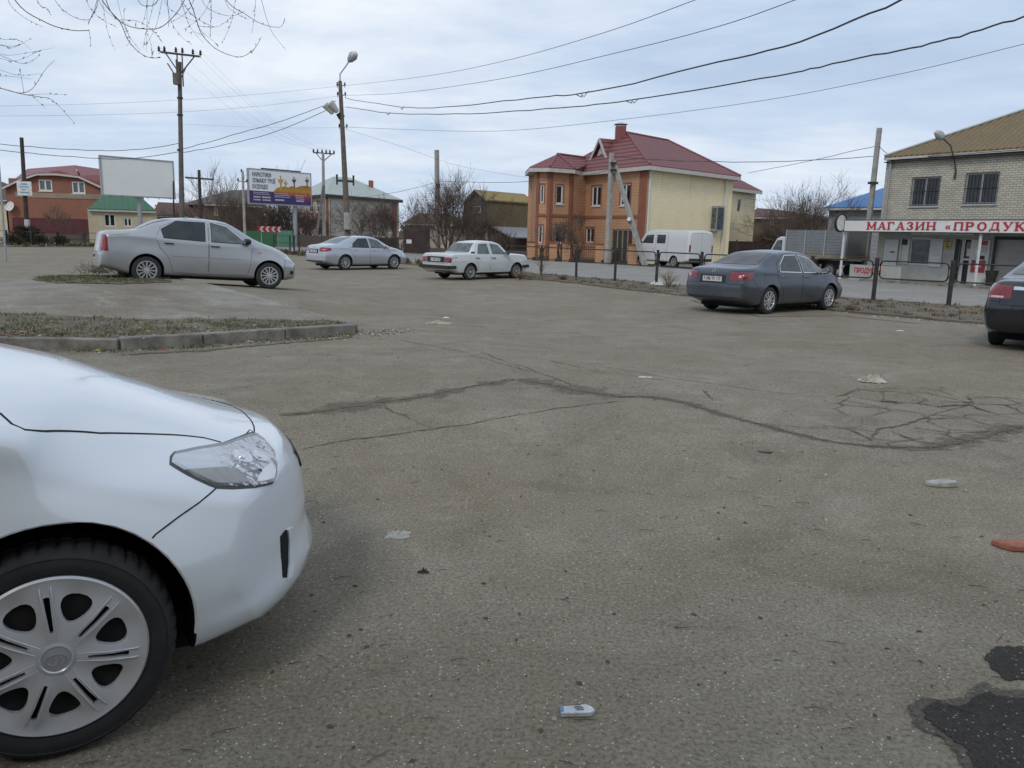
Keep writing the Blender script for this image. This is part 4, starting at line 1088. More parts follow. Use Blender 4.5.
# ---------------------------------------------------------------- grass and loose stuff
import mathutils.noise as mnoise
def blades(name, areas, n, hmin, hmax, mats, off=.05, wid=.006, lean=.6, seed=3):
    r_ = random.Random(seed); mb = MB(); vs = []; fs = []; mi = []
    for poly, cnt in areas:
        x0 = min(p[0] for p in poly); x1 = max(p[0] for p in poly); y0 = min(p[1] for p in poly); y1 = max(p[1] for p in poly)
        k = 0; N_ = len(poly)
        clumps = []
        while len(clumps) < cnt//14:
            x = r_.uniform(x0, x1); y = r_.uniform(y0, y1); ins = False
            for i in range(N_):
                a = poly[i]; b = poly[i-1]
                if (a[1] > y) != (b[1] > y) and x < (b[0]-a[0])*(y-a[1])/(b[1]-a[1])+a[0]: ins = not ins
            if ins: clumps.append((x, y, r_.uniform(.5, 1.3), r_.randrange(len(mats))))
        for cx, cy, sc, cm in clumps:
            for j in range(14):
                x = cx+r_.gauss(0, .06); y = cy+r_.gauss(0, .06); h = r_.uniform(hmin, hmax)*sc; a = r_.uniform(0, 2*math.pi)
                dx, dy = math.cos(a), math.sin(a); w_ = wid*r_.uniform(.6, 1.4); z = gz(x, y)+off-.01; l = h*lean*r_.uniform(.2, 1.2)
                i0 = len(vs)
                vs += [(x-dy*w_, y+dx*w_, z), (x+dy*w_, y-dx*w_, z), (x+dx*l*.4+dy*w_*.7, y+dy*l*.4-dx*w_*.7, z+h*.6), (x+dx*l*.4-dy*w_*.7, y+dy*l*.4+dx*w_*.7, z+h*.6), (x+dx*l, y+dy*l, z+h)]
                fs += [(i0, i0+1, i0+2, i0+3), (i0+3, i0+2, i0+4)]; mi += [cm, cm]
    mb.v = [Vector(v) for v in vs]; mb.f = fs; mb.m = mi
    return tag(mb.build(name, mats, recalc=False), kind='stuff')
GR = [plain('grass_green', (.085, .115, .030), .8, var=.4), plain('grass_olive', (.095, .095, .035), .8, var=.3), plain('grass_dry', (.20, .165, .09), .85, var=.3), plain('grass_brown', (.10, .075, .045), .9, var=.3)]
GM = [GR[0], GR[0], GR[1], GR[0]]; GD = [GR[1], GR[2], GR[3], GR[3]]
blades('grass', [(band, 12500), (patch2, 15000)], 0, .015, .06, GM, .125, .005, seed=5)
blades('dry_grass', [(vg+[(-1.3, 37.2), (1.9, 33.7), (5.5, 29.1), (7.1, 26.8), (10.9, 23.5), (12.8, 21.8), (21.9, 12.3)], 15000)], 0, .02, .09, GD, .05, .010, seed=6)
blades('dry_grass', [([(-35, 55), (-31, 60.5), (-23, 59), (-10, 48), (-4.8, 40.4), (-4.5, 42), (-18, 59.5), (-33, 65)], 8000)], 0, .08, .3, GD, .05, .03, seed=8)
edge = [(-6.3, 9.44), (-4.9, 9.66), (-4.1, 10.35), (-2.45, 12.1), (-2.4, 12.0), (-4.0, 10.2), (-4.85, 9.58), (-6.3, 9.38)]
blades('grass', [(edge, 1500)], 0, .015, .06, GM, .0, .005, seed=9)
# grit, twigs, leaf bits over the near asphalt
def litter_stuff():
    r_ = random.Random(21); mats = [plain('grit_pale', (.42, .40, .36), .9), plain('grit_grey', (.17, .16, .15), .9), plain('twig', (.07, .05, .038), .9), plain('leaf_bit', (.10, .065, .04), .9)]
    mb = MB()
    for i in range(5200):
        y = .9+12*(r_.random()**1.7); x = r_.uniform(-.75, .75)*y*1.05+.2; z = gz(x, y)
        if r_.random() < .86:
            s = r_.uniform(.0018, .0045)*(1+y*.08)*(2.2 if r_.random() < .03 else 1); a = r_.uniform(0, 3)
            c, q = math.cos(a)*s, math.sin(a)*s
            mb.add([(x+c, y+q, z), (x-q*.8, y+c*.8, z), (x-c, y-q, z), (x+q*.7, y-c*.9, z), (x+c*.2, y, z+s*.8)], [(0, 1, 4), (1, 2, 4), (2, 3, 4), (3, 0, 4)], r_.choice((0, 0, 1, 1, 3)))
        elif r_.random() < .35:
            a = r_.uniform(-.7, .7); L = r_.uniform(.02, .09); b = r_.uniform(-.3, .3)
            p = [(x, y, z+.004), (x+math.cos(a)*L*.5, y+math.sin(a)*L*.5, z+.008), (x+math.cos(a)*L*.5+math.cos(a+b)*L*.5, y+math.sin(a)*L*.5+math.sin(a+b)*L*.5, z+.004)]
            mb.tube(p, [.0012, .0015, .0006], 4, 2)
        else:
            a = r_.uniform(0, 6.28); L = r_.uniform(.006, .016)
            c, q = math.cos(a)*L, math.sin(a)*L
            mb.add([(x+c, y+q, z+.003), (x-q*.6, y+c*.6, z+.007), (x-c, y-q, z+.002), (x+q*.6, y-c*.6, z+.004)], [(0, 1, 2), (0, 2, 3)], 3)
    # gravel along the island kerb and verge edge
    for i in range(2500):
        t = r_.random()
        if r_.random() < .4: 
            k = r_.choice([(-6.3, 9.4, -4.2, 10.25), (-4.2, 10.25, -2.3, 12.1), (-2.3, 12.2, -1.8, 12.9)])
        else:
            k = r_.choice([(9.85, 16.5, 7.99, 19.4), (7.99, 19.4, 4.95, 23.5), (4.95, 23.5, 1.68, 29.2), (14, 13.6, 9.85, 16.5)])
        x = k[0]+(k[2]-k[0])*t+r_.gauss(0, .16); y = k[1]+(k[3]-k[1])*t+r_.gauss(0, .16); z = gz(x, y)
        s = r_.uniform(.006, .025)
        mb.add([(x+s, y, z), (x, y+s*.8, z), (x-s, y, z), (x, y-s*.9, z), (x+s*.2, y, z+s*.7)], [(0, 1, 4), (1, 2, 4), (2, 3, 4), (3, 0, 4)], r_.choice((0, 1, 1, 3, 3)))
    tag(mb.build('grit', mats), kind='stuff')
litter_stuff()

# fallen leaves and scraps over the raised bed
def leaf_litter():
    r_ = random.Random(77); mats = [plain('leaf_tan', (.26, .19, .10), .85), plain('leaf_brown', (.12, .075, .045), .9), plain('leaf_pale', (.42, .40, .36), .8), plain('leaf_red', (.28, .09, .06), .85)]
    mb = MB()
    for i in range(900):
        t = r_.random(); k = r_.choice([(-6.3, 9.9, -4.4, 10.7), (-4.4, 10.7, -2.8, 12.3), (-6.4, 9.6, -6.3, 10.4), (-10, 16.5, -7.5, 17.2)]); x = k[0]+(k[2]-k[0])*t+r_.gauss(0, .3); y = k[1]+(k[3]-k[1])*t+r_.gauss(0, .3)
        z = gz(x, y)+(.14 if y > 9.7+max(0, (x+4.9)*.75) or x < -6 else .004); a = r_.uniform(0, 6.28); L = r_.uniform(.012, .035); c, q = math.cos(a)*L, math.sin(a)*L
        mb.add([(x+c, y+q, z+.004), (x-q*.6, y+c*.6, z+.014*r_.random()), (x-c, y-q, z+.002), (x+q*.6, y-c*.6, z+.012*r_.random())], [(0, 1, 2), (0, 2, 3)], r_.choice((0, 0, 1, 1, 1, 2, 3)))
    tag(mb.build('leaf_litter', mats, recalc=False), kind='stuff')
leaf_litter()
# ================================================================= buildings
def wthing(name, label, cat, loc, group=None):
    o = thing(name, label, cat, loc, 0, group); o['world_built'] = 1; return o
class Fr:
    """vertical wall plane from plan point A to B, n pointing to the camera side"""
    def __init__(s, A, B):
        s.A = Vector((A[0], A[1], 0)); s.B = Vector((B[0], B[1], 0)); s.L = (s.B-s.A).length; s.u = (s.B-s.A)/s.L
        s.n = Vector((s.u.y, -s.u.x, 0))
        if s.n.dot(CAM-s.A) < 0: s.n = -s.n
    def pt(s, u, z, d=0): return s.A+s.u*u+s.n*d+Vector((0, 0, z))
    def img(s, px, py, d=0):
        r_ = ray(px, py); o = s.A+s.n*d; t = (o-CAM).dot(s.n)/r_.dot(s.n); p = CAM+r_*t
        return (p-s.A).dot(s.u), p.z
    def rect(s, x0, y0, x1, y1, d=0):
        a = s.img(x0, y0, d); b = s.img(x1, y1, d); c = s.img(x0, y1, d); e = s.img(x1, y0, d)
        return ((a[0]+c[0])/2, (b[1]+c[1])/2, (b[0]+e[0])/2, (a[1]+e[1])/2)     # u0,z0,u1,z1
    def box(s, mb, u0, z0, u1, z1, d0, d1, mi=0):
        p = [s.pt(u, z, d) for z in (z0, z1) for u, d in ((u0, d0), (u1, d0), (u1, d1), (u0, d1))]
        return mb.hexa(p, mi)
    def fn(s): return lambda a, b, d: s.pt(a, b, d)
def wall(fr, z0, z1, holes, mat, parent, name='wall', thick=.3, u0=0, u1=None, mats=None):
    """wall sheet with real openings and reveals"""
    u1 = fr.L if u1 is None else u1
    us = sorted(set([u0, u1]+[h[0] for h in holes]+[h[2] for h in holes])); zs = sorted(set([z0, z1]+[h[1] for h in holes]+[h[3] for h in holes]))
    mb = MB()
    for i in range(len(us)-1):
        for j in range(len(zs)-1):
            um = (us[i]+us[i+1])/2; zm = (zs[j]+zs[j+1])/2
            if any(h[0] < um < h[2] and h[1] < zm < h[3] for h in holes): continue
            mb.add([fr.pt(us[i], zs[j]), fr.pt(us[i+1], zs[j]), fr.pt(us[i+1], zs[j+1]), fr.pt(us[i], zs[j+1])], [(0, 1, 2, 3)])
    for a, b, c, d in holes:
        for (p, q) in (((a, b), (a, d)), ((a, d), (c, d)), ((c, d), (c, b)), ((c, b), (a, b))):
            mb.add([fr.pt(*p), fr.pt(*q), fr.pt(*q, -thick), fr.pt(*p, -thick)], [(0, 1, 2, 3)])
    mb.add([fr.pt(u0, z0, -thick), fr.pt(u1, z0, -thick), fr.pt(u1, z1, -thick), fr.pt(u0, z1, -thick)], [(0, 1, 2, 3)])
    for u in (u0, u1): mb.add([fr.pt(u, z0), fr.pt(u, z1), fr.pt(u, z1, -thick), fr.pt(u, z0, -thick)], [(0, 1, 2, 3)])
    return mb.build(name, mats or mat, parent, weld=True)
def window(fr, h, parent, frame='white_frame', glass='glass', bars=(1, 0), fw=.06, d=-.07, sill=None, label=None, grille=None, sillw=.12):
    a, b, c, e = h; mb = MB()
    fr.box(mb, a, b, a+fw, e, d-.04, d+.03); fr.box(mb, c-fw, b, c, e, d-.04, d+.03)
    fr.box(mb, a+fw, b, c-fw, b+fw, d-.04, d+.03); fr.box(mb, a+fw, e-fw, c-fw, e, d-.04, d+.03)
    for k in range(bars[0]):
        u = a+(c-a)*(k+1)/(bars[0]+1); fr.box(mb, u-fw*.6, b+fw, u+fw*.6, e-fw, d-.035, d+.028)
    for k in range(bars[1]):
        z = b+(e-b)*(.35 if bars[1] == 1 else (k+1)/(bars[1]+1)) if False else b+(e-b)*(k+1)/(bars[1]+1); fr.box(mb, a+fw, z-fw*.5, c-fw, z+fw*.5, d-.034, d+.026)
    f = mb.build('window', M[frame] if isinstance(frame, str) else frame, parent)
    g = MB(); fr.box(g, a+.01, b+.01, c-.01, e-.01, d-.02, d-.01); g.build('pane', M[glass], f)
    if sill:
        s_ = MB(); fr.box(s_, a-.06, b-.07, c+.06, b-.012, -.1, sillw*.6); s_.build('sill', M[sill], f)
    if grille:
        q = MB(); n = grille
        for k in range(n+1):
            u = a+(c-a)*k/n; q.tube([fr.pt(u, b, .03), fr.pt(u, e, .03)], .012, 4)
        for z in (b+.02, (b+e)/2, e-.02): q.tube([fr.pt(a, z, .035), fr.pt(c, z, .035)], .014, 4)
        q.build('window_grille', M['dark_steel'], f)
    return f
def roof_sheet(faces, mat, parent, name='roof', th=.09):
    mb = MB()
    for f in faces:
        f = [Vector(p) for p in f]; n = (f[1]-f[0]).cross(f[2]-f[0]).normalized()
        if n.z < 0: f = f[::-1]; n = -n
        k = len(f); lo = [p-Vector((0, 0, th)) for p in f]
        mb.add(f+lo, [tuple(range(k)), tuple(range(2*k-1, k-1, -1))]+[(i, (i+1) % k, (i+1) % k+k, i+k) for i in range(k)])
    return mb.build(name, mat, parent, recalc=False)
def solid(poly, z0, z1, name, mat, parent):
    return MB().prism(poly, lambda a, b, d: Vector((a, b, d)), z0, z1).build(name, mat, parent)
M['orange_brick'] = ribbed('orange_block', (.47, .265, .15), .20, True, .5, .10, .85, 'SAW', bsd=.015, dirt=(.25, .12, .06))
M['red_quoin'] = brick('red_quoin', (.30, .10, .05), (.26, .085, .045), (.18, .09, .06), .25, .09, .01)
M['yellow_siding'] = ribbed('yellow_siding', (.80, .69, .44), .16, True, .32, .04, .6, 'SAW', bsd=.02, dirt=(.62, .54, .36))
M['red_tile'] = ribbed('red_metal_tile', (.225, .072, .072), .42, True, .9, .15, .6, 'SAW', across=.3, bsd=.08, lw=.26)
M['red_sheet'] = ribbed('red_metal_sheet', (.20, .045, .05), .3, False, .5, .12, .5, 'SAW', bsd=.03)
M['fascia'] = plain('fascia_white', (.46, .44, .41), .6, var=.12, scale=3)

def central_house():
    K, L1, P1, P2, P3, P4 = [tuple(P(x_, 215, y_))[:2] for x_, y_ in ((645.5, 52), (585, 58.1), (570.5, 56.5), (549.5, 55.4), (535.6, 55.6), (531, 59.5))]
    E = (15.4, 58.9); f = Vector((-.487, .873, 0)); FL = (3.1, 62.3); BK = (10.2, 69.2)
    root = wthing('brick_house', 'two storey orange brick house with red tiled hip roof and yellow sided flank', 'house', (8.75, 52, -.25))
    z0, z1 = -.4, 5.95
    F1 = Fr(L1, K); F2 = Fr(K, E); B1 = Fr(P1, L1); B2 = Fr(P2, P1); B3 = Fr(P3, P2)
    def w(fr, *r_): return fr.rect(*r_)
    # pixel rectangles measured on the photograph
    h1 = [w(F1, 592, 186, 601, 206), w(F1, 620.5, 184, 630.5, 205.5), w(F1, 586, 228, 594, 242.5)]
    door = w(F1, 611.5, 229, 632, 256); door = (door[0], -.2, door[2], door[3])
    wall(F1, z0, z1, h1+[door], M['orange_brick'], root, thick=.13)
    h2 = [w(B2, 556, 185, 563, 204), w(B2, 555, 225, 563, 243)]
    wall(B2, z0, z1, h2, M['orange_brick'], root)
    h3 = [w(B3, 540.3, 184.5, 544, 202.5), w(B3, 538.3, 225, 542.5, 243)]
    wall(B3, z0, z1, h3, M['orange_brick'], root); wall(B1, z0, z1, [], M['orange_brick'], root)
    h4 = [w(F2, 711, 206, 718.5, 231)]
    wall(F2, z0, z1, h4, M['yellow_siding'], root, name='side_wall', thick=.10)
    wall(Fr(P4, P3), z0, z1, [], M['orange_brick'], root); wall(Fr(E, BK), z0, z1, [], M['yellow_siding'], root, name='side_wall'); wall(Fr(FL, BK), z0, z1, [], M['orange_brick'], root)
    wall(Fr(P4, FL), z0, z1, [], M['orange_brick'], root)
    for h in h1[:2]: window(F1, h, root, sill='white_frame', bars=(1, 0), fw=.09)
    window(F1, h1[2], root, bars=(1, 0), fw=.07)
    for h in h2: window(B2, h, root, bars=(0, 0), sill='white_frame', fw=.1)
    for h in h3: window(B3, h, root, bars=(0, 0), fw=.07)
    # dark surrounds of the openings
    for fr, hs in ((F1, h1), (B2, h2), (B3, h3)):
        for h in hs:
            mb = MB(); a, b, c, e = h; q = .10 if fr is F1 else .07
            fr.box(mb, a-q, b-.05, a-.003, e+q, .0, .035); fr.box(mb, c+.003, b-.05, c+q, e+q, .0, .035); fr.box(mb, a-.003, e+.003, c+.003, e+q, 0, .035)
            mb.build('window_surround', M['red_quoin'], root)
    dm = MB(); a, b, c, e = door
    F1.box(dm, a, b, c, e, -.12, -.10)
    d_ = dm.build('entrance_door', M['dark_wood'], root)
    dm = MB()
    for k in range(1, 4): u = a+(c-a)*k/4; F1.box(dm, u-.04, b, u+.04, e, -.095, -.06)
    F1.box(dm, a, e-.1, c, e, -.092, -.058); dm.build('door_frame', plain('door_beige', (.30, .27, .22), .6), d_)
    # quoins and belt
    for fr, us in ((F1, (F1.L-.75,)), (B2, (0, B2.L-.21)), (B3, (0, B3.L-.21)), (B1, (0,))):
        for u in us:
            mb = MB(); fr.box(mb, u, z0, u+(.75 if fr is F1 else .2), z1-.02, .002, .05); mb.build('quoin', M['red_quoin'], root)
    for fr in (F1, B1, B2, B3):
        mb = MB(); fr.box(mb, 0, 2.72, fr.L, 2.9, .003, .06); mb.build('belt_course', M['red_quoin'], root)
    # oriel cabinet window on the flank
    a, b, c, e = h4[0]; mb = MB(); F2.box(mb, a, b, c, e, 0, .45); ow = mb.build('bay_window', M['steel'], root)
    mb = MB(); F2.box(mb, a+.1, b+.12, c-.1, e-.12, .452, .462); F2.box(mb, a-.012, b+.15, a-.002, e-.15, .05, .4); mb.build('pane', M['glass_light'], ow)
    # downpipes, vertical joint
    for u in (.12, F2.L-.65):
        mb = MB(); mb.tube([F2.pt(u, z0, .12), F2.pt(u, 5.6, .12), F2.pt(u, 5.85, .5)], .06, 8); mb.build('downpipe', M['white_frame'], root, smooth=True)
    mb = MB(); F2.box(mb, 4.9, z0, 4.96, z1-.1, .002, .03); F2.box(mb, 1.6, 2.4, 1.64, z1-.1, .002, .025); mb.build('joint_strip', M['yellow_siding'], root)
    # extension
    X2 = (19.0, 65.2); X3 = (15, 72); X = Fr((15.1, 60.4), X2)
    hx = w(X, 737.5, 198.5, 741, 212.5)
    wall(X, z0, 5.25, [hx], M['yellow_siding'], root, name='side_wall'); wall(Fr(X2, X3), z0, 5.25, [], M['yellow_siding'], root, name='side_wall')
    window(X, hx, root, bars=(0, 0), fw=.08)
    # roofs
    def out(p, d): return Vector((p[0]+d[0], p[1]+d[1], z1+.05))
    c0 = out(K, (-.0, -.75)); c1 = out(E, (.75, -.05)); c2 = out(BK, (.3, .6)); c3 = out(FL, (-.7, .1))
    l1 = Vector((L1[0]-.35, L1[1]-.35, z1+.05))
    R1 = P(626.5, 132.5, 58.3); R2 = P(668, 140.5, 61.5); R2.z = R1.z-.1
    rf = roof_sheet([[c0, c1, R2, R1], [c0, R1, c3], [c1, c2, R2], [c2, c3, R1, R2]], M['red_tile'], root)
    bp = [out(P3, (-.5, -.35)), out(P2, (-.1, -.55)), out(P1, (.15, -.55)), l1]
    T = P(557.5, 154, 57.8); T2 = Vector((5.9, 61.0, T.z)); p4 = out(P4, (-.5, .3)); p5 = out(FL, (-.5, .3))
    roof_sheet([[bp[0], bp[1], T], [bp[1], bp[2], T], [bp[2], l1, T2, T], [p4, bp[0], T], [p5, p4, T, T2]], M['red_tile'], root, name='bay_roof')
    # hip caps
    mb = MB()
    for p, q in ((c0, R1), (R1, R2), (c1, R2), (bp[1], T), (bp[2], T), (T, T2)): mb.tube([p+Vector((0, 0, .02)), q+Vector((0, 0, .02))], .08, 6)
    mb.build('ridge_cap', M['red_sheet'], rf)
    # fascia boards / soffit
    ev = [p4, bp[0], bp[1], bp[2], l1, c0, c1, c2, c3]
    mb = MB()
    for i in range(len(ev)-1):
        a, b = ev[i], ev[i+1]; mb.bar(a+Vector((0, 0, -.21)), b+Vector((0, 0, -.21)), .04, .24)
    mb.build('fascia', M['fascia'], rf)
    sof = MB().prism([(p.x, p.y) for p in ev], lambda a, b, d: Vector((a, b, d)), z1-.24, z1-.2); sof.build('soffit', M['fascia'], rf)
    er = roof_sheet([[Vector((15.0, 59.8, 5.35)), Vector((19.6, 64.9, 5.35)), Vector((13.6, 64.0, 7.9))], [Vector((19.6, 64.9, 5.35)), Vector((14.8, 72.5, 5.35)), Vector((13.6, 64.0, 7.9))]], M['red_tile'], root, name='extension_roof')
    mb = MB(); mb.bar((15.0, 59.8, 5.18), (19.6, 64.9, 5.18), .05, .22); mb.build('fascia', M['fascia'], er)
    # chimney
    cc = P(620.5, 132, 58.3); mb = MB(); zc = P(620.5, 126.5, 58.3).z; mb.box((cc.x, cc.y, zc-.8), (.7, .7, 1.6)); ch = mb.build('chimney', M['red_sheet'], rf)
    mb = MB(); mb.hexa([Vector((cc.x+sx*.45, cc.y+sy*.45, zc+.12)) for sx, sy in ((-1, -1), (1, -1), (1, 1), (-1, 1))]+[Vector((cc.x+sx*.1, cc.y+sy*.1, zc+.26)) for sx, sy in ((-1, -1), (1, -1), (1, 1), (-1, 1))])
    for sx in (-.3, .3): mb.box((cc.x+sx, cc.y, zc+.06), (.05, .05, .16))
    mb.build('chimney_cap', M['steel'], ch)
    # dormer
    D = Fr((L1[0]+.8, L1[1]+.41), (K[0]+.8, K[1]+.41))
    g0 = D.img(592.5, 161.5); g1 = D.img(609.5, 159.5); gt = D.img(602, 139.5)
    zb = (g0[1]+g1[1])/2; mb = MB()
    mb.prism([(g0[0]+.25, zb), (g1[0]-.25, zb), (gt[0], gt[1]-.3)], D.fn(), 0, -.2)
    dm = mb.build('dormer', M['fascia'], root)
    mb = MB(); mb.prism([(g0[0]+.75, zb+.25), (g1[0]-.75, zb+.25), (gt[0], gt[1]-.95)], D.fn(), .03, .01); mb.build('pane', M['glass'], dm)
    mb = MB(); a = D.pt(g0[0], zb, .25); b = D.pt(gt[0], gt[1], .25); c = D.pt(g1[0], zb, .25)
    mb.bar(a, b, .06, .16); mb.bar(b, c, .06, .16); mb.build('bargeboard', M['fascia'], dm)
    bk = D.n*-3.4
    roof_sheet([[a+Vector((0, 0, .05)), b+Vector((0, 0, .08)), b+bk+Vector((0, 0, .08)), a+bk*.3+Vector((0, 0, .05))], [c+Vector((0, 0, .05)), b+Vector((0, 0, .08)), b+bk+Vector((0, 0, .08)), c+bk*.3+Vector((0, 0, .05))]], M['red_tile'], dm, name='dormer_roof')
    # front garden fence: brick piers and dark mesh
    fe = wthing('garden_fence', 'low brick pier fence with dark mesh panels before the orange brick house', 'fence', (4, 52, -.2))
    q = [(531, 53.5), (553, 52.2), (566, 51.6), (599, 50.4), (632, 49.0)]; prev = None
    for px, Y in q:
        p = P(px, 255, Y); mb = MB(); mb.box((p.x, p.y, .35), (.5, .5, 1.25)); mb.build('pier', M['orange_brick'], fe)
        mb = MB(); mb.box((p.x, p.y, 1.02), (.6, .6, .09)); mb.build('pier_cap', M['red_quoin'], fe)
        if prev:
            mb = MB(); a = Vector((prev.x, prev.y, 0)); b = Vector((p.x, p.y, 0))
            mb.bar(a+Vector((0, 0, -.12)), b+Vector((0, 0, -.12)), .25, .3)
            n_ = int((b-a).length/.14)
            for z in (.1, .78): mb.bar(a+Vector((0, 0, z)), b+Vector((0, 0, z)), .03, .04)
            for k in range(1, n_): c_ = a+(b-a)*k/n_; mb.box((c_.x, c_.y, .42), (.02, .02, .8))
            mb.build('fence_panel', M['dark_steel'], fe)
        prev = p
central_house()

def stroke_letters(txt, fr, u0, z0, h, mat, parent, d, adv, wx=1.12):
    """slab-serif capitals, drawn as bars with serifs on a 0..1 grid"""
    S_ = dict()
    S_['М'] = (1.15, [((.12, 0), (.12, 1), .2), ((.12, 1), (.57, .15), .13), ((.57, .15), (1.02, 1), .13), ((1.02, 0), (1.02, 1), .2)], [(.12, 0), (1.02, 0), (.10, 1), (1.04, 1)])
    S_['А'] = (1.0, [((.12, 0), (.48, 1), .11), ((.88, 0), (.52, 1), .2), ((.25, .33), (.75, .33), .1)], [(.12, 0), (.88, 0)])
    S_['Г'] = (.85, [((.15, 0), (.15, 1), .2), ((.15, .95), (.78, .95), .12), ((.75, .95), (.75, .68), .09)], [(.15, 0), (.12, 1)])
    S_['З'] = (.85, [((.10, .78), (.2, .95), .13), ((.2, .95), (.55, .95), .12), ((.55, .95), (.72, .76), .18), ((.72, .76), (.5, .54), .16), ((.5, .54), (.3, .52), .1), ((.5, .52), (.76, .30), .18), ((.76, .30), (.58, .05), .18), ((.58, .05), (.2, .05), .12), ((.2, .05), (.08, .25), .13)], [])
    S_['И'] = (1.05, [((.15, 0), (.15, 1), .2), ((.9, 0), (.9, 1), .2), ((.2, .12), (.85, .88), .1)], [(.15, 0), (.15, 1), (.9, 0), (.9, 1)])
    S_['Н'] = (1.05, [((.15, 0), (.15, 1), .2), ((.9, 0), (.9, 1), .2), ((.2, .5), (.85, .5), .1)], [(.15, 0), (.15, 1), (.9, 0), (.9, 1)])
    S_['«'] = (.75, [((.32, .58), (.12, .36), .1), ((.12, .36), (.32, .14), .1), ((.60, .58), (.40, .36), .1), ((.40, .36), (.60, .14), .1)], [])
    S_['»'] = (.75, [((.12, .58), (.32, .36), .1), ((.32, .36), (.12, .14), .1), ((.40, .58), (.60, .36), .1), ((.60, .36), (.40, .14), .1)], [])
    S_['П'] = (1.05, [((.15, 0), (.15, 1), .2), ((.9, 0), (.9, 1), .2), ((.1, .95), (.95, .95), .12)], [(.15, 0), (.9, 0)])
    S_['Р'] = (.95, [((.15, 0), (.15, 1), .2), ((.15, .95), (.6, .95), .11), ((.6, .95), (.8, .73), .2), ((.8, .73), (.6, .48), .2), ((.6, .48), (.15, .48), .11)], [(.15, 0), (.12, 1)])
    S_['О'] = (1.05, [((.15, .3), (.15, .7), .2), ((.15, .7), (.4, .95), .16), ((.4, .95), (.65, .95), .12), ((.65, .95), (.9, .7), .16), ((.9, .7), (.9, .3), .2), ((.9, .3), (.65, .05), .16), ((.65, .05), (.4, .05), .12), ((.4, .05), (.15, .3), .16)], [])
    S_['Д'] = (1.1, [((.35, .95), (.85, .95), .12), ((.85, 1), (.85, .1), .2), ((.38, .95), (.25, .1), .11), ((.05, .1), (1.05, .1), .12), ((.08, .1), (.08, -.14), .1), ((1.02, .1), (1.02, -.14), .1)], [])
    S_['У'] = (1.0, [((.15, .97), (.52, .38), .2), ((.88, .97), (.42, .05), .11), ((.42, .05), (.18, .07), .15)], [(.15, 1), (.88, 1)])
    S_['К'] = (1.0, [((.15, 0), (.15, 1), .2), ((.2, .5), (.8, .98), .11), ((.35, .6), (.88, .02), .18)], [(.15, 0), (.15, 1), (.9, 0), (.82, 1)])
    S_['Т'] = (.95, [((.48, 0), (.48, 1), .2), ((.08, .95), (.88, .95), .12), ((.10, .95), (.10, .7), .08), ((.86, .95), (.86, .7), .08)], [(.48, 0)])
    S_['Ы'] = (1.25, [((.12, 0), (.12, 1), .18), ((.12, .5), (.5, .5), .1), ((.5, .5), (.66, .28), .18), ((.66, .28), (.5, .05), .18), ((.5, .05), (.12, .05), .1), ((1.08, 0), (1.08, 1), .18)], [(.12, 1), (1.08, 0), (1.08, 1)])
    S_[' '] = (.55, [], [])
    mb = MB(); u = u0; k = 0
    for ch in txt:
        wd, st, se = S_[ch]
        for (a, b, t) in st:
            p = fr.pt(u+a[0]*h*wx, z0+a[1]*h, d+k*.0004); q = fr.pt(u+b[0]*h*wx, z0+b[1]*h, d+k*.0004)
            e = (q-p).normalized()*(t*h*.12); mb.bar(p-e, q+e, t*h*1.25, .02, up=fr.n); k = (k+1) % 7
        for (a, b) in se: fr.box(mb, u+(a-.21)*h*wx, z0+(b-.04 if b else 0)*h, u+(a+.21)*h*wx, z0+(b+.03 if b else .11)*h, d-.012, d+.012+k*.0004); k = (k+1) % 7
        u += (wd*wx+adv)*h
    return mb.build('lettering', mat, parent)

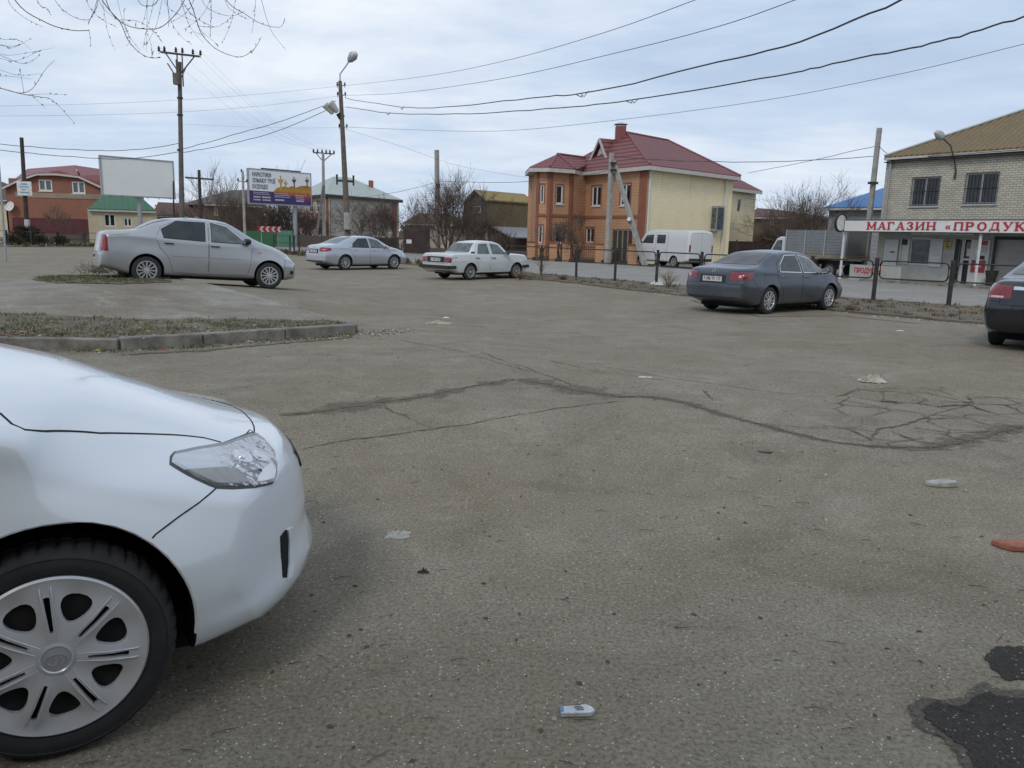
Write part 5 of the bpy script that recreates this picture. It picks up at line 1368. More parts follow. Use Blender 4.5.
def shop():
    A = P(845, 226, 41); A.z = 0; d = Vector((.56, -.83, 0)).normalized()
    C = Fr((A.x, A.y), (A.x+d.x*14, A.y+d.y*14)); W0 = A-C.n*1.6+d*1.2
    Wf = Fr((W0.x, W0.y), (W0.x+d.x*12.5, W0.y+d.y*12.5))
    zg = -.42; ze = 5.62
    root = wthing('shop_building', 'two storey pale brick grocery shop with barred upper windows and brown hip roof', 'shop', (W0.x, W0.y, zg))
    M['pale_brick'] = brick('pale_brick', (.56, .52, .42), (.44, .41, .325), (.27, .255, .22), .27, .10, .016, var=.22)
    M['shop_white_shaded'] = plain('shop_white_shaded', (.36, .36, .335), .75, var=.18, scale=1.5)  # white darkened: the ground floor's shade is put into the colour
    M['shutter'] = ribbed('roller_shutter', (.33, .33, .31), .09, True, .5, .06, .6, 'SAW', bsd=.02)
    M['olive_roof'] = ribbed('brown_corrugated', (.215, .155, .075), .28, False, 1., .2, .8, 'SIN', bsd=.06)
    up = [Wf.rect(911.5, 177, 939.5, 206), Wf.rect(965, 172.5, 998, 204)]
    zf = 2.0
    dx = lambda *r_: Wf.rect(*r_)
    Zx, Zy = lambda x: 820+x/5.02, lambda y: 180+y/5.02
    win = dx(Zx(450), Zy(292), Zx(552), Zy(425)); dr = dx(Zx(690), Zy(300), Zx(772), Zy(500)); dr = (dr[0], zg, dr[2], dr[3])
    sh_ = dx(Zx(875), Zy(300), Zx(1024), Zy(505)); u1 = sh_[0]
    extra = [(sh_[0]+6.6, up[1][1], sh_[0]+7.9, up[1][3])] if sh_[0]+8 < Wf.L else []
    wall(Wf, zf+.0, ze, up+extra, M['pale_brick'], root, name='brick_wall')
    shh = (u1, zg+.1, u1+3.0, sh_[3])
    wall(Wf, zg-.2, zf-.004, [win, dr, shh], M['shop_white_shaded'], root, name='ground_floor_wall')
    BL = W0-C.n*9; BR = BL+d*12.5
    wall(Fr((BL.x, BL.y), (W0.x, W0.y)), zg-.2, ze, [], M['pale_brick'], root, name='brick_wall')
    wall(Fr((BR.x, BR.y), (Wf.B.x, Wf.B.y)), zg-.2, ze, [], M['pale_brick'], root, name='brick_wall')
    for h in up+extra: window(Wf, h, root, frame='steel', bars=(1, 0), fw=.07, grille=9, sill='fascia')
    window(Wf, win, root, bars=(0, 0), glass='glass_light', fw=.05)
    mb = MB(); Wf.box(mb, *dr, -.25, -.2); do = mb.build('door', M['dark'], root)
    a, b, c, e = dr
    mb = MB(); Wf.box(mb, a+.05, b+.1, a+.2, e, -.18, -.13); Wf.box(mb, c-.15, b+.1, c, e, -.18, -.13); Wf.box(mb, a+.2, b+1.2, c-.15, b+1.3, -.18, -.13); mb.build('door_frame', M['wpaint'], do)
    mb = MB(); Wf.box(mb, a+.25, b+1.35, c-.2, e-.1, -.19, -.17); mb.build('pane', M['glass_light'], do)
    mb = MB(); Wf.box(mb, a+.3, b+1.4, a+.62, b+1.75, -.165, -.16); Wf.box(mb, a+.68, b+1.38, a+.98, b+1.72, -.165, -.16); mb.build('notice', M['plate'], do)
    mb = MB(); Wf.box(mb, *shh, -.12, -.08); mb.build('roller_shutter', M['shutter'], root)
    mb = MB(); Wf.box(mb, shh[0]-.1, shh[1], shh[0], shh[3]+.12, -.05, .05); Wf.box(mb, shh[0], shh[3], shh[2], shh[3]+.12, -.05, .05); mb.build('shutter_frame', M['dark_steel'], root)
    # white metal panels left of the window
    p0 = dx(Zx(325), Zy(298), Zx(392), Zy(430)); mb = MB(); Wf.box(mb, *p0, .01, .07); pd = mb.build('panel_door', M['wpaint'], root)
    mb = MB(); Wf.box(mb, p0[0]+.35, (p0[1]+p0[3])/2, p0[0]+.55, (p0[1]+p0[3])/2+.06, .07, .1); mb.build('handle', M['dark'], pd)
    p1 = dx(Zx(405), Zy(295), Zx(448), Zy(420)); mb = MB(); Wf.box(mb, *p1, .01, .05); Wf.box(mb, p1[0], p1[1], p1[0]+.06, p1[3], .05, .1); mb.build('panel_door', M['wpaint'], root)
    q = dx(Zx(418), Zy(298), Zx(442), Zy(326)); mb = MB(); Wf.box(mb, *q, .052, .1); mb.build('air_grille', M['dark'], root)
    p2 = dx(Zx(556), Zy(295), Zx(615), Zy(435)); mb = MB(); Wf.box(mb, *p2, .01, .06); sh2 = mb.build('window_shutter', M['wpaint'], root)
    mb = MB()
    for k in range(6): z = p2[1]+(p2[3]-p2[1])*(k+.5)/6; Wf.box(mb, p2[0]+.06, z-.015, p2[2]-.06, z+.015, .061, .075)
    mb.build('slat', M['fascia'], sh2)
    # posters
    M['yellow_paper'] = plain('yellow_paper', (.35, .30, .10), .6); M['red_paper'] = plain('red_poster', (.36, .03, .04), .5, var=.3, scale=5)
    q = dx(Zx(626), Zy(300), Zx(662), Zy(350)); mb = MB(); Wf.box(mb, *q, .012, .03); yn = mb.build('notice', M['yellow_paper'], root)
    mb = MB()
    for k in range(4): Wf.box(mb, q[0]+.08, q[1]+.12+k*.13, q[2]-.08-(k % 2)*.1, q[1]+.16+k*.13, .031, .035)
    mb.build('print', M['black'], yn)
    for r_, nm in (((800, 305, 845, 328), 'red_paper'), ((762, 402, 832, 465), 'red_paper'), ((785, 345, 815, 372), 'plate'), ((788, 380, 830, 398), 'dark_steel'), ((812, 335, 840, 365), 'steel')):
        q = dx(Zx(r_[0]), Zy(r_[1]), Zx(r_[2]), Zy(r_[3])); mb = MB(); Wf.box(mb, *q, .075, .09); po = mb.build('poster', M[nm], root)
        if nm == 'red_paper' and r_[0] == 762:
            mb = MB()
            for k in range(2): Wf.box(mb, q[0]+.12, q[1]+.25+k*.3, q[2]-.15, q[1]+.31+k*.3, .091, .095)
            mb.build('print', M['fascia'], po)
    q = dx(Zx(752), Zy(300), Zx(848), Zy(500)); mb = MB(); Wf.box(mb, q[0], zg+.1, q[2], q[3], .01, .07); mb.build('door_leaf', M['wpaint'], root)
    q = dx(Zx(672), Zy(296), Zx(692), Zy(500)); mb = MB(); Wf.box(mb, q[0], zg, q[2], q[3], .002, .02); mb.build('door_reveal', M['dark'], root)
    # step
    mb = MB(); Wf.box(mb, 0, zg-.25, 12.5, zg+.13, 0, 1.75); mb.build('step', M['kerb'], root)
    # canopy
    z0 = C.img(845, 231)[1]; z1 = C.img(845, 220.5)[1]
    mb = MB(); C.box(mb, -.02, z0, 14, z1, -.10, .0); ca = mb.build('canopy', plain('sign_white', (.66, .65, .62), .6, var=.08, scale=1.5), root)
    mb = MB(); C.box(mb, 0, z1-.12, 14, z1-.06, -1.6, -.1); C.box(mb, 0, z0+.02, 14, z0+.06, -1.6, -.1); mb.build('canopy_roof', M['dark_steel'], ca)
    mb = MB(); C.box(mb, -.02, z0-.05, 14, z0-.003, -.06, .012); C.box(mb, -.02, z1+.003, 14, z1+.04, -.11, .012); mb.build('canopy_trim', M['dark_steel'], ca)
    h = (z1-z0)*.68; wx = 1.12; ua = C.img(867.5, 226)[0]; ub = C.img(1022, 225)[0]
    M['red_letter'] = plain('red_letter', (.40, .018, .035), .5, bs=0)
    # total advance fits up to the cut letter
    wds = dict(zip('МАГЗИН« ПРОДУКТЫ»', (1.15, 1.0, .85, .85, 1.05, 1.05, .75, .55, 1.05, .95, 1.05, 1.1, 1.0, 1.0, .95, 1.25, .75)))
    seg = 'МАГАЗИН «ПРОДУ'; s0 = sum(wds[c_] for c_ in seg)*wx
    uk = C.img(1015.5, 226)[0]
    adv = ((uk-ua)/h-s0)/len(seg)
    stroke_letters('МАГАЗИН «ПРОДУКТЫ»', C, ua, z0+(z1-z0)*.17, h, M['red_letter'], ca, .012, adv)
    for px_, py_ in ((842.5, 281), (979, 288)):
        u, _ = C.img(px_, 250, -.15); p = C.pt(u, 0, -.15)
        mb = MB(); mb.box((p.x, p.y, (z0+zg)/2), (.085, .085, z0-zg+.1)); mb.build('canopy_post', M['white_frame'], root)
    # inner sign under the canopy
    q = Wf.rect(Zx(460), Zy(262), Zx(775), Zy(276), .5); mb = MB(); Wf.box(mb, q[0], q[1], q[2], q[3], .5, .55); mb.build('inner_sign', M['plate'], root)
    # low board with shop word at the left end
    a = C.pt(.35, 0, -.6); mb = MB(); C.box(mb, .15, zg-.1, 2.9, zg+.80, -.62, -.55); lb = mb.build('low_wall', M['shop_white_shaded'], root)
    mt = Matrix((( C.u.x, 0, C.n.x, 0), (C.u.y, 0, C.n.y, 0), (0, 1, 0, 0), (0, 0, 0, 1)))
    p = C.pt(1.15, zg+.50, -.545); mt.translation = p
    text_mesh('ПРОДУКТЫ', .34, M['red_letter'], 'lettering', lb_fix(lb, root), mt, bold=.014, width=1.45)
    # eaves and roof
    O = .28
    c0 = W0+C.n*O-d*O; c1 = W0+d*12.5+C.n*O+d*O; c2 = BR+d*O-C.n*O; c3 = BL-d*O-C.n*O
    for v in (c0, c1, c2, c3): v.z = ze+.12
    rise = 2.45; m0 = (c0+c3)/2+d*4.9; m1 = (c1+c2)/2-d*4.9; m0.z = m1.z = ze+.12+rise
    rf = roof_sheet([[c0, c1, m1, m0], [c0, m0, c3], [c1, c2, m1], [c3, c2, m1, m0]], M['olive_roof'], root)
    mb = MB(); mb.tube([c0+Vector((0, 0, .04)), m0+Vector((0, 0, .05))], .07, 6); mb.tube([m0+Vector((0, 0, .04)), m1+Vector((0, 0, .05))], .07, 6); mb.build('ridge_cap', M['steel'], rf)
    mb = MB(); ev = [c0, c1, c2, c3, c0]
    for i in range(4): mb.bar(ev[i]+Vector((0, 0, -.13)), ev[i+1]+Vector((0, 0, -.13)), .04, .10)
    mb.build('fascia', M['fascia'], rf)
    MB().prism([(p.x, p.y) for p in ev[:4]], lambda a_, b_, d_: Vector((a_, b_, d_)), ze-.18, ze-.14).build('soffit', M['dark_steel'], rf)
    mb = MB(); mb.tube([W0+C.n*.12+Vector((0, 0, 2.1)), W0+C.n*.12+Vector((0, 0, ze-.2)), W0+C.n*.4+Vector((0, 0, ze-.05))], .06, 8); mb.build('downpipe', M['steel'], root, smooth=True)
    # wall lamp
    bx_ = Wf.img(956, 171); p = Wf.pt(bx_[0], bx_[1], 0)
    lm = wthing('wall_lamp', 'grey street lamp head on a bracket high on the pale brick shop wall', 'street lamp', tuple(p))
    q1 = Wf.pt(bx_[0], bx_[1]+.45, .25); q2 = Wf.pt(bx_[0]-.1, bx_[1]+1.1, .55); q3 = Wf.pt(bx_[0]-.35, bx_[1]+1.45, .9)
    mb = MB(); mb.tube([p, Wf.pt(bx_[0], bx_[1]-.35, .05)], .05, 6); mb.tube([p, q1, q2, q3], .03, 6); mb.build('bracket', M['dark_steel'], lm, smooth=True)
    dd = (q3-q2).normalized(); mb = MB(); mb.lathe([(.05, -.1), (.17, .0), (.2, .18), (.14, .34), (0, .40)], 16, q3, dd); mb.build('lamp_head', M['steel'], lm, smooth=True)
    mb = MB(); mb.lathe([(.13, .35), (.11, .43), (0, .46)], 12, q3, dd); mb.build('lamp_glass', M['tail_clear'], lm, smooth=True)
    # round projecting sign at the canopy's left end
    cs = C.pt(-.12, C.img(843, 223)[1], .22)
    sg = wthing('round_sign', 'round white projecting sign in a dark ring at the left end of the shop canopy', 'sign', tuple(cs))
    mb = MB(); mb.lathe([(.40, -.06), (.47, -.05), (.47, .05), (.40, .06)], 28, cs, C.u, closed=True); mb.build('ring', M['dark'], sg, smooth=True)
    mb = MB(); mb.lathe([(0, -.045), (.40, -.045), (.40, .045), (0, .045)], 28, cs, C.u); mb.build('sign_face', M['plate'], sg)
    mb = MB(); mb.bar(cs+C.u*.06-C.n*.3, cs+C.u*.06-C.n*.3+Vector((0, 0, .35)), .1, .1); mb.bar(cs-C.n*.25, cs+C.u*.15-C.n*.35, .06, .06); mb.build('bracket', M['dark'], sg)
    mb = MB()
    for k in range(3): mb.bar(cs-C.u*.05+Vector((0, 0, .15-.15*k))-C.n*(.2-.03*k), cs-C.u*.05+Vector((0, 0, .15-.15*k))+C.n*(.18-.05*k), .006, .05)
    mb.build('print', M['steel'], sg)
    # dark bin beside the shutter
    pb = Wf.pt(*Wf.img(Zx(862), Zy(470), .5), .5); bn = wthing('litter_bin', 'dark grey litter bin standing by the white canopy post', 'bin', (pb.x, pb.y, zg+.13))
    mb = MB(); mb.lathe([(.16, .0), (.19, .3), (.27, .62), (.27, .66), (.24, .66), (.16, .1), (0, .08)], 16, (pb.x, pb.y, zg+.13)); mb.build('bin_body', M['dark_steel'], bn, smooth=True)
    mb = MB(); mb.tube([(pb.x+.27*math.cos(2*PI*k/16), pb.y+.27*math.sin(2*PI*k/16), zg+.79) for k in range(17)], .018, 6, caps=False); mb.build('rim', M['dark'], bn, smooth=True)
def lb_fix(lb, root):
    # letters are a sub-part of the low wall; both live in the root's space
    return lb
shop()
# ================================================================= buildings at the left and behind
M['red_brick'] = brick('red_brick', (.30, .105, .06), (.25, .085, .05), (.20, .12, .09), .25, .09, .012, var=.2)
M['plinth_red'] = plain('plinth_red', (.085, .02, .022), .8, var=.25, scale=1.5)
M['beige_band'] = brick('beige_band', (.34, .28, .20), (.30, .24, .17), (.2, .16, .12), .25, .09, .012)
M['cream'] = plain('cream_plaster', (.50, .44, .30), .85, var=.12, scale=1.2)
M['green_roof'] = ribbed('green_sheet_roof', (.018, .11, .045), .45, False, .5, .15, .55, 'SAW', bsd=.03)
M['grey_plaster'] = plain('grey_plaster', (.40, .375, .33), .9, var=.22, scale=.9)
M['pink_plaster'] = plain('pink_plaster', (.46, .385, .31), .9, var=.2, scale=.9)
M['seam_roof'] = ribbed('pale_seam_roof', (.36, .40, .36), .55, False, .5, .12, .5, 'SAW', bsd=.03, dirt=(.15, .14, .11))
M['slate'] = ribbed('old_slate', (.10, .085, .075), .3, False, .7, .2, .9, 'SIN', bsd=.04)
M['brown_roof'] = ribbed('brown_tile_roof', (.11, .05, .042), .35, True, .6, .15, .7, 'SAW', across=.3, bsd=.03)
M['mossy'] = ribbed('mossy_slate', (.155, .125, .065), .28, False, .8, .35, .95, 'SIN', dirt=(.06, .055, .04), bsd=.05)
M['moss_yellow'] = ribbed('mossy_ridge', (.30, .22, .085), .28, False, .8, .3, .95, 'SIN', bsd=.05)
M['boards'] = ribbed('weathered_boards', (.085, .07, .058), .16, False, .6, .3, .9, 'SAW', bsd=.03)
M['brown_sheet'] = ribbed('brown_sheet', (.040, .020, .018), .2, False, .9, .15, .6, 'SIN', bsd=.03)
M['blue_roof'] = ribbed('blue_sheet_roof', (.02, .14, .36), .35, False, .6, .1, .45, 'SAW', bsd=.03)
M['grey_siding'] = ribbed('grey_siding', (.27, .29, .32), .3, True, .4, .08, .6, 'SAW', bsd=.02)
M['brown_wall'] = brick('brown_wall', (.16, .095, .06), (.13, .08, .05), (.10, .08, .06), .25, .09, .012)

def wall_frame(px0, px1, Y0, Y1):
    a = P(px0, 230, Y0); b = P(px1, 230, Y1); return Fr((a.x, a.y), (b.x, b.y))
def back(fr, u, z, d): return fr.pt(u, z, -d)

def red_house():
    fr = wall_frame(13.0, 113, 75, 76); root = wthing('brick_house', 'red brick house with dark red roof, two attic windows and a white satellite dish', 'house', tuple(fr.pt(fr.L/2, -.2)))
    hs = [fr.rect(38.4, 179.5, 52, 191), fr.rect(71.8, 181.5, 85, 193.5)]
    I = lambda x, y: fr.img(x, y)
    ol = [I(8.5, 186.5), I(22, 179.5), I(39, 173.9), I(58, 170.5), I(80.7, 176.5), I(103, 186.8), I(112, 191)]
    band_t = fr.img(60, 193.2)[1]; pl = fr.img(60, 218.5)[1]
    # gable wall with openings: lower sheet + gable pieces
    zt = min(hs[0][3], hs[1][3])+.12
    wall(fr, pl, zt, [h for h in hs], M['red_brick'], root)
    gz_ = [p for p in ol if p[1] > zt]
    left = (0+.15, zt); 
    mb = MB(); mb.prism([(ol[0][0], min(ol[0][1], zt)), (ol[1][0], ol[1][1]), ol[2], ol[3], ol[4], ol[5], (ol[6][0], min(ol[6][1], zt)), ] if False else [(ol[1][0]-.2, zt), ol[2], ol[3], ol[4], (ol[5][0]-.4, zt)], fr.fn(), 0, -.3); mb.build('gable', M['red_brick'], root)
    wall(fr, -.6, pl-.004, [], M['plinth_red'], root, name='plinth')
    mb = MB(); fr.box(mb, .5, fr.img(60, 198.2)[1], fr.L-.3, band_t, .003, .05); mb.build('band', M['beige_band'], root)
    for h in hs: window(fr, h, root, bars=(1, 0), glass='glass_light', fw=.12, sill='white_frame')
    for u in (0, fr.L):
        a = fr.pt(u, 0); b = fr.pt(u, 0, -9); wall(Fr((a.x, a.y), (b.x, b.y)), -.6, ol[0][1]+.1, [], M['red_brick'], root, name='side_wall')
    # rake boards
    mb = MB(); e0 = (ol[0][0]-.5, ol[0][1]-.2); e1 = (ol[6][0]+.2, ol[6][1]-.1)
    pts = [e0, ol[1], ol[2], (ol[3][0], ol[2][1]+.05), ol[4], ol[5], e1]
    P3 = [fr.pt(u, z+.08, .45) for u, z in pts]
    # main roof behind, ridge parallel to the front
    rz = fr.img(58, 171.3)[1]+.42
    rA = fr.pt(-.3, rz, -4.5); rB = fr.pt(fr.L+.5, rz-.15, -4.5)
    eA = fr.pt(-.5, ol[0][1]-.1, -.1); eB = fr.pt(fr.L+.5, ol[0][1]-.1, -.1)
    pk = fr.pt(*((fr.img(58, 166.2)[0], fr.img(58, 166.2)[1]+.38)), -3.6)
    rf = roof_sheet([[eA, P3[1]+fr.n*-.5, rA], [P3[1]+fr.n*-.5, P3[2]+fr.n*-.5, pk, rA], [P3[4]+fr.n*-.5, P3[5]+fr.n*-.5, rB, pk], [P3[5]+fr.n*-.5, eB, rB], [rA, rB, fr.pt(fr.L+.5, 4.5, -9.5), fr.pt(-.3, 4.5, -9.5)]], M['red_sheet'], root)
    roof_sheet([[P3[i], P3[i+1], P3[i+1]-fr.n*.9, P3[i]-fr.n*.9] for i in (0, 1, 4, 5)]+[[P3[2], P3[4], pk]], M['red_sheet'], root, name='gable_roof')
    mb = MB()
    for i in (0, 1, 2, 3, 4, 5): mb.bar(P3[i]-Vector((0, 0, .16)), P3[i+1]-Vector((0, 0, .16)), .05, .16)
    mb.build('bargeboard', M['fascia'], rf)
    c = fr.pt(*fr.img(12.3, 206.5), .4); ds = MB(); ax = (fr.n+Vector((-.3, 0, .35))).normalized()
    ds.lathe([(0, -.10), (.2, -.07), (.36, .0), (.45, .06), (.455, .065), (.35, .015), (.2, -.05), (0, -.08)], 20, c, ax)
    dd = ds.build('satellite_dish', M['plate'], root, smooth=True)
    mb = MB(); mb.tube([c, c-fr.n*.4-Vector((0, 0, .2))], .03, 6); mb.tube([c-Vector((0, 0, .4)), c+ax*.5], .015, 5); mb.build('dish_arm', M['steel'], dd)
red_house()

def simple_house(name, label, cat, px0, px1, Y0, Y1, eave_py, ridge, wallm, roofm, wins=(), depth=8, base=-.5, over=.4, frame='white_frame', pylo=None, bars=(1, 0)):
    """ridge = list of two (px,py) points for the ridge line ends; hip or gable"""
    fr = wall_frame(px0, px1, Y0, Y1); root = wthing(name, label, cat, tuple(fr.pt(fr.L/2, -.2)))
    ze = fr.img((px0+px1)/2, eave_py)[1]
    hs = [fr.rect(*w_) for w_ in wins]; wall(fr, base, ze, hs, wallm, root)
    for h in hs: window(fr, h, root, frame=frame, bars=bars, fw=.09)
    for u in (0, fr.L):
        a = fr.pt(u, 0, -.01); b = fr.pt(u, 0, -depth); wall(Fr((a.x, a.y), (b.x, b.y)), base, ze, [], wallm, root, name='side_wall')
    r0 = fr.img(*ridge[0], -depth/2); r1 = fr.img(*ridge[1], -depth/2)
    R0 = fr.pt(r0[0], r0[1], -depth/2); R1_ = fr.pt(r1[0], r1[1], -depth/2)
    a = fr.pt(-over, ze+.02, over); b = fr.pt(fr.L+over, ze+.02, over); c = fr.pt(fr.L+over, ze+.02, -depth-over); d = fr.pt(-over, ze+.02, -depth-over)
    rf = roof_sheet([[a, b, R1_, R0], [a, R0, d], [b, c, R1_], [d, c, R1_, R0]], roofm, root, th=.12)
    mb = MB(); mb.bar(a-Vector((0, 0, .14)), b-Vector((0, 0, .14)), .04, .14); mb.build('fascia', M['fascia'], rf)
    return root, fr, rf, ze
simple_house('cottage', 'small cream cottage with green sheet roof below the blank billboard', 'house', 93, 154, 66, 68, 209.8, [(106, 193), (138, 194.5)], M['cream'], M['green_roof'], [(104, 214, 115.5, 226.5), (123.6, 218, 132, 226.5)], depth=7, over=.25)
simple_house('house', 'grey roofed house with yellow wall at the far left edge', 'house', -45, 8, 84, 84, 199, [(-30, 181), (0, 181)], M['cream'], M['slate'], [], depth=8)
simple_house('house', 'long low house with reddish brown roof behind the tall concrete pole', 'house', 157, 204, 92, 94, 216, [(158, 202), (199, 204)], M['brown_wall'], M['brown_roof'], [(180, 219, 184, 224)], depth=7)
simple_house('house', 'brown roofed house with a small cream window behind bare trees', 'house', 208, 262, 92, 96, 205, [(232, 190), (250, 190)], M['brown_wall'], M['slate'], [(214, 207, 218, 215.5)], depth=9, frame=M['cream'])
simple_house('low_house', 'low pale house with mossy slate roof beside the brown sheet gate', 'house', 408, 452, 76, 75, 223.5, [(418, 213.5), (448, 213.5)], M['pink_plaster'], M['mossy'], [(423, 229, 430, 243)], depth=6, bars=(1, 1))
simple_house('house', 'dark brown roofed house beyond the brown fence and bare tree', 'house', 752, 792, 84, 80, 217, [(757, 208), (777, 209.5)], M['brown_wall'], M['brown_roof'], [(770, 219, 774, 225)], depth=7)
simple_house('outbuilding', 'grey sided building with bright blue sheet roof beside the shop', 'building', 831, 905, 60, 56, 207.5, [(883, 188), (900, 187)], M['grey_siding'], M['blue_roof'], [], depth=8, over=.5)

def grey_house():
    a = P(327.6, 230, 86); b = P(396.6, 230, 97); c = P(297, 230, 96)
    FR = Fr((a.x, a.y), (b.x, b.y)); FL = Fr((c.x, c.y), (a.x, a.y))
    root = wthing('house', 'old two storey grey plastered house with pale green seamed hip roof', 'house', (a.x, a.y, -.2))
    ze = FR.img(328, 194)[1]
    up = [FL.rect(x0, 199.5, x1, 212) for x0, x1 in ((300.5, 304.5), (309, 312.8), (316.5, 320.5))]
    lo = [FL.rect(x0, 222.5, x1, 236) for x0, x1 in ((300.5, 304.5), (309, 313), (317.5, 322))]
    wall(FL, -.5, ze, up+lo, M['pink_plaster'], root)
    wall(FR, -.5, ze, [], M['grey_plaster'], root, name='side_wall')
    for h in up+lo: window(FL, h, root, bars=(1, 1), fw=.07)
    for h in lo:
        u = (h[0]+h[2])/2; r_ = (h[2]-h[0])/2+.25; mb = MB()
        pts = [FL.pt(u+r_*math.cos(t*PI/10), h[3]-.2+r_*math.sin(t*PI/10), .06) for t in range(11)]
        mb.tube([FL.pt(h[0]-.25, h[1], .06)]+pts[::-1]+[FL.pt(h[2]+.25, h[1], .06)], .10, 5); mb.build('arched_surround', M['fascia'], root)
    for h in up:
        mb = MB(); FL.box(mb, h[0]-.2, h[1]-.5, h[2]+.2, h[1]-.08, 0, .12); mb.build('window_apron', M['red_quoin'], root); mb = MB(); FL.box(mb, h[0]-.15, h[3]+.05, h[2]+.15, h[3]+.2, 0, .12); mb.build('window_head', M['fascia'], root)
    for fr, u in ((FL, FL.L-.3), (FR, 0), (FR, FR.L-.85), (FL, 0)):
        mb = MB(); fr.box(mb, u, -.5, u+(.3 if fr is FL and u > 1 else .45 if u == 0 else .8), ze-.05, .003, .08); mb.build('quoin', M['red_quoin'], root)
    for fr in (FL, FR):
        mb = MB(); fr.box(mb, 0, 2.55, fr.L, 2.75, .003, .07); mb.build('belt_course', M['pink_plaster'] if fr is FL else M['grey_plaster'], root)
    o = (FR.n+FL.n)*.5
    d4 = Vector(c)+(Vector(b)-Vector(a)); A = Vector((a.x, a.y, ze))+o; B = Vector((b.x, b.y, ze))+FR.n*.5+FR.u*.6; C_ = Vector((c.x, c.y, ze))+FL.n*.5-FL.u*.6; D = Vector((d4.x, d4.y, ze))
    wall(Fr((b.x, b.y), (d4.x, d4.y)), -.5, ze, [], M['grey_plaster'], root, name='side_wall')
    R0 = P(333, 176.5, 97); R1_ = P(350, 177.5, 101)
    rf = roof_sheet([[A, B, R1_, R0], [C_, A, R0], [B, D, R1_], [D, C_, R0, R1_]], M['seam_roof'], root, th=.12)
    mb = MB()
    for p, q in ((A, B), (C_, A)): mb.bar(p-Vector((0, 0, .2)), q-Vector((0, 0, .2)), .06, .3)
    mb.build('eaves_board', M['dark_wood'], rf)
    p = P(371, 186, 99); mb = MB(); mb.box((p.x, p.y, p.z), (.5, .5, 1.3)); mb.build('chimney', M['red_quoin'], rf)
grey_house()

def barn():
    a = P(488, 235, 66); b = P(536.5, 235, 71); c = P(466, 235, 71)
    F = Fr((a.x, a.y), (b.x, b.y)); Gf = Fr((c.x, c.y), (a.x, a.y))
    root = wthing('barn', 'old wooden barn with mossy yellow mansard roof beside the orange brick house', 'barn', (a.x, a.y, -.2))
    ridge = F.img(483, 194.5, -2.5)[1]+.3; br = F.img(489, 200.5)[1]; low = F.img(489, 227)[1]
    wall(F, -.5, low, [], M['grey_plaster'], root)
    mid = Gf.L/2; w_ = Gf.L
    mb = MB(); mb.prism([(0, -.5), (w_, -.5), (w_, low), (w_-.25, br), (mid, ridge), (.25, br), (0, low)], Gf.fn(), 0, -.2); gb = mb.build('gable', M['boards'], root)
    q = Gf.rect(474, 206, 481, 213); mb = MB(); Gf.box(mb, *q, .01, .05); wn = mb.build('window', M['white_frame'], root)
    mb = MB(); Gf.box(mb, q[0]+.1, q[1]+.1, q[2]-.1, q[3]-.1, .052, .06); mb.build('pane', M['glass_light'], wn)
    L_ = F.u*F.L; n = F.n
    e0 = F.pt(0, low, .35)-F.u*.3; e1 = F.pt(F.L, low, .35); k0 = F.pt(0, br, .05)-F.u*.3; k1 = F.pt(F.L, br, .05)
    m0 = Gf.pt(mid, ridge+.05)+Gf.n*.3; m1 = m0+L_+F.u*.3
    x0 = Gf.pt(.2, br)+Gf.n*.3; x1 = x0+L_+F.u*.3; y0 = Gf.pt(0, low)+Gf.n*.3; y1 = y0+L_+F.u*.3
    roof_sheet([[e0, e1, k1, k0], [y0, x0, x1, y1]], M['mossy'], root, name='lower_roof')
    roof_sheet([[k0, k1, m1, m0], [m0, m1, x1, x0]], M['moss_yellow'], root, name='upper_roof')
    mb = MB(); mb.bar(k0+n*.06, k1+n*.06, .12, .12); mb.build('ridge_board', M['moss_yellow'], root)
    # lean-to at the front
    sh = wthing('shed', 'low dark lean-to shed with grey slate roof below the barn', 'shed', (a.x+.5, a.y-2, -.2))
    z1 = F.img(510, 227)[1]; z2 = F.img(510, 237, 2)[1]
    roof_sheet([[F.pt(0, z1, .4), F.pt(F.L+.3, z1, .4), F.pt(F.L+.3, z2, 2.6), F.pt(0, z2, 2.6)]], M['steel'], sh)
    mb = MB(); F.box(mb, .2, -.4, F.L, z2-.05, 2.1, 2.2); mb.build('board_wall', M['boards'], sh)
barn()

def sheet_fence(name, label, px0, Y0, px1, Y1, top_px, mat, parent=None, posts=2.5, cat='fence'):
    fr = wall_frame(px0, px1, Y0, Y1); z1 = fr.img((px0+px1)/2, top_px)[1]
    root = wthing(name, label, cat, tuple(fr.pt(0, gz(fr.A.x, fr.A.y))))
    n = max(1, int(fr.L/posts)); zb = min(gz(fr.A.x, fr.A.y), gz(fr.B.x, fr.B.y))
    for k in range(n):
        mb = MB(); fr.box(mb, fr.L*k/n+.03, zb+.05, fr.L*(k+1)/n-.03, z1, 0, .04); mb.build('sheet_panel', mat, root)
    for k in range(n+1):
        p = fr.pt(fr.L*k/n, 0, -.05); mb = MB(); mb.box((p.x, p.y, (z1+zb)/2), (.08, .08, z1-zb+.2)); mb.build('post', M['dark_steel'], root)
    return root, fr, z1
M['green_sheet'] = ribbed('green_sheet', (.03, .13, .055), .2, False, .9, .15, .6, 'SIN', bsd=.03)
M['teal_sheet'] = ribbed('teal_sheet', (.08, .22, .15), .2, False, .9, .15, .6, 'SIN', bsd=.03)
sheet_fence('sheet_fence', 'dark green profiled sheet fence behind the chevron sign', 246, 74, 277, 74, 231, M['green_sheet'])
sheet_fence('sheet_fence', 'pale green profiled sheet gate right of the dark green fence', 277.5, 73.5, 293, 73.5, 230.5, M['teal_sheet'])
_, f2, z2 = sheet_fence('sheet_gate', 'dark brown sheet metal gate with a small white notice', 403.5, 63, 429, 62, 228.5, M['brown_sheet'], cat='gate')
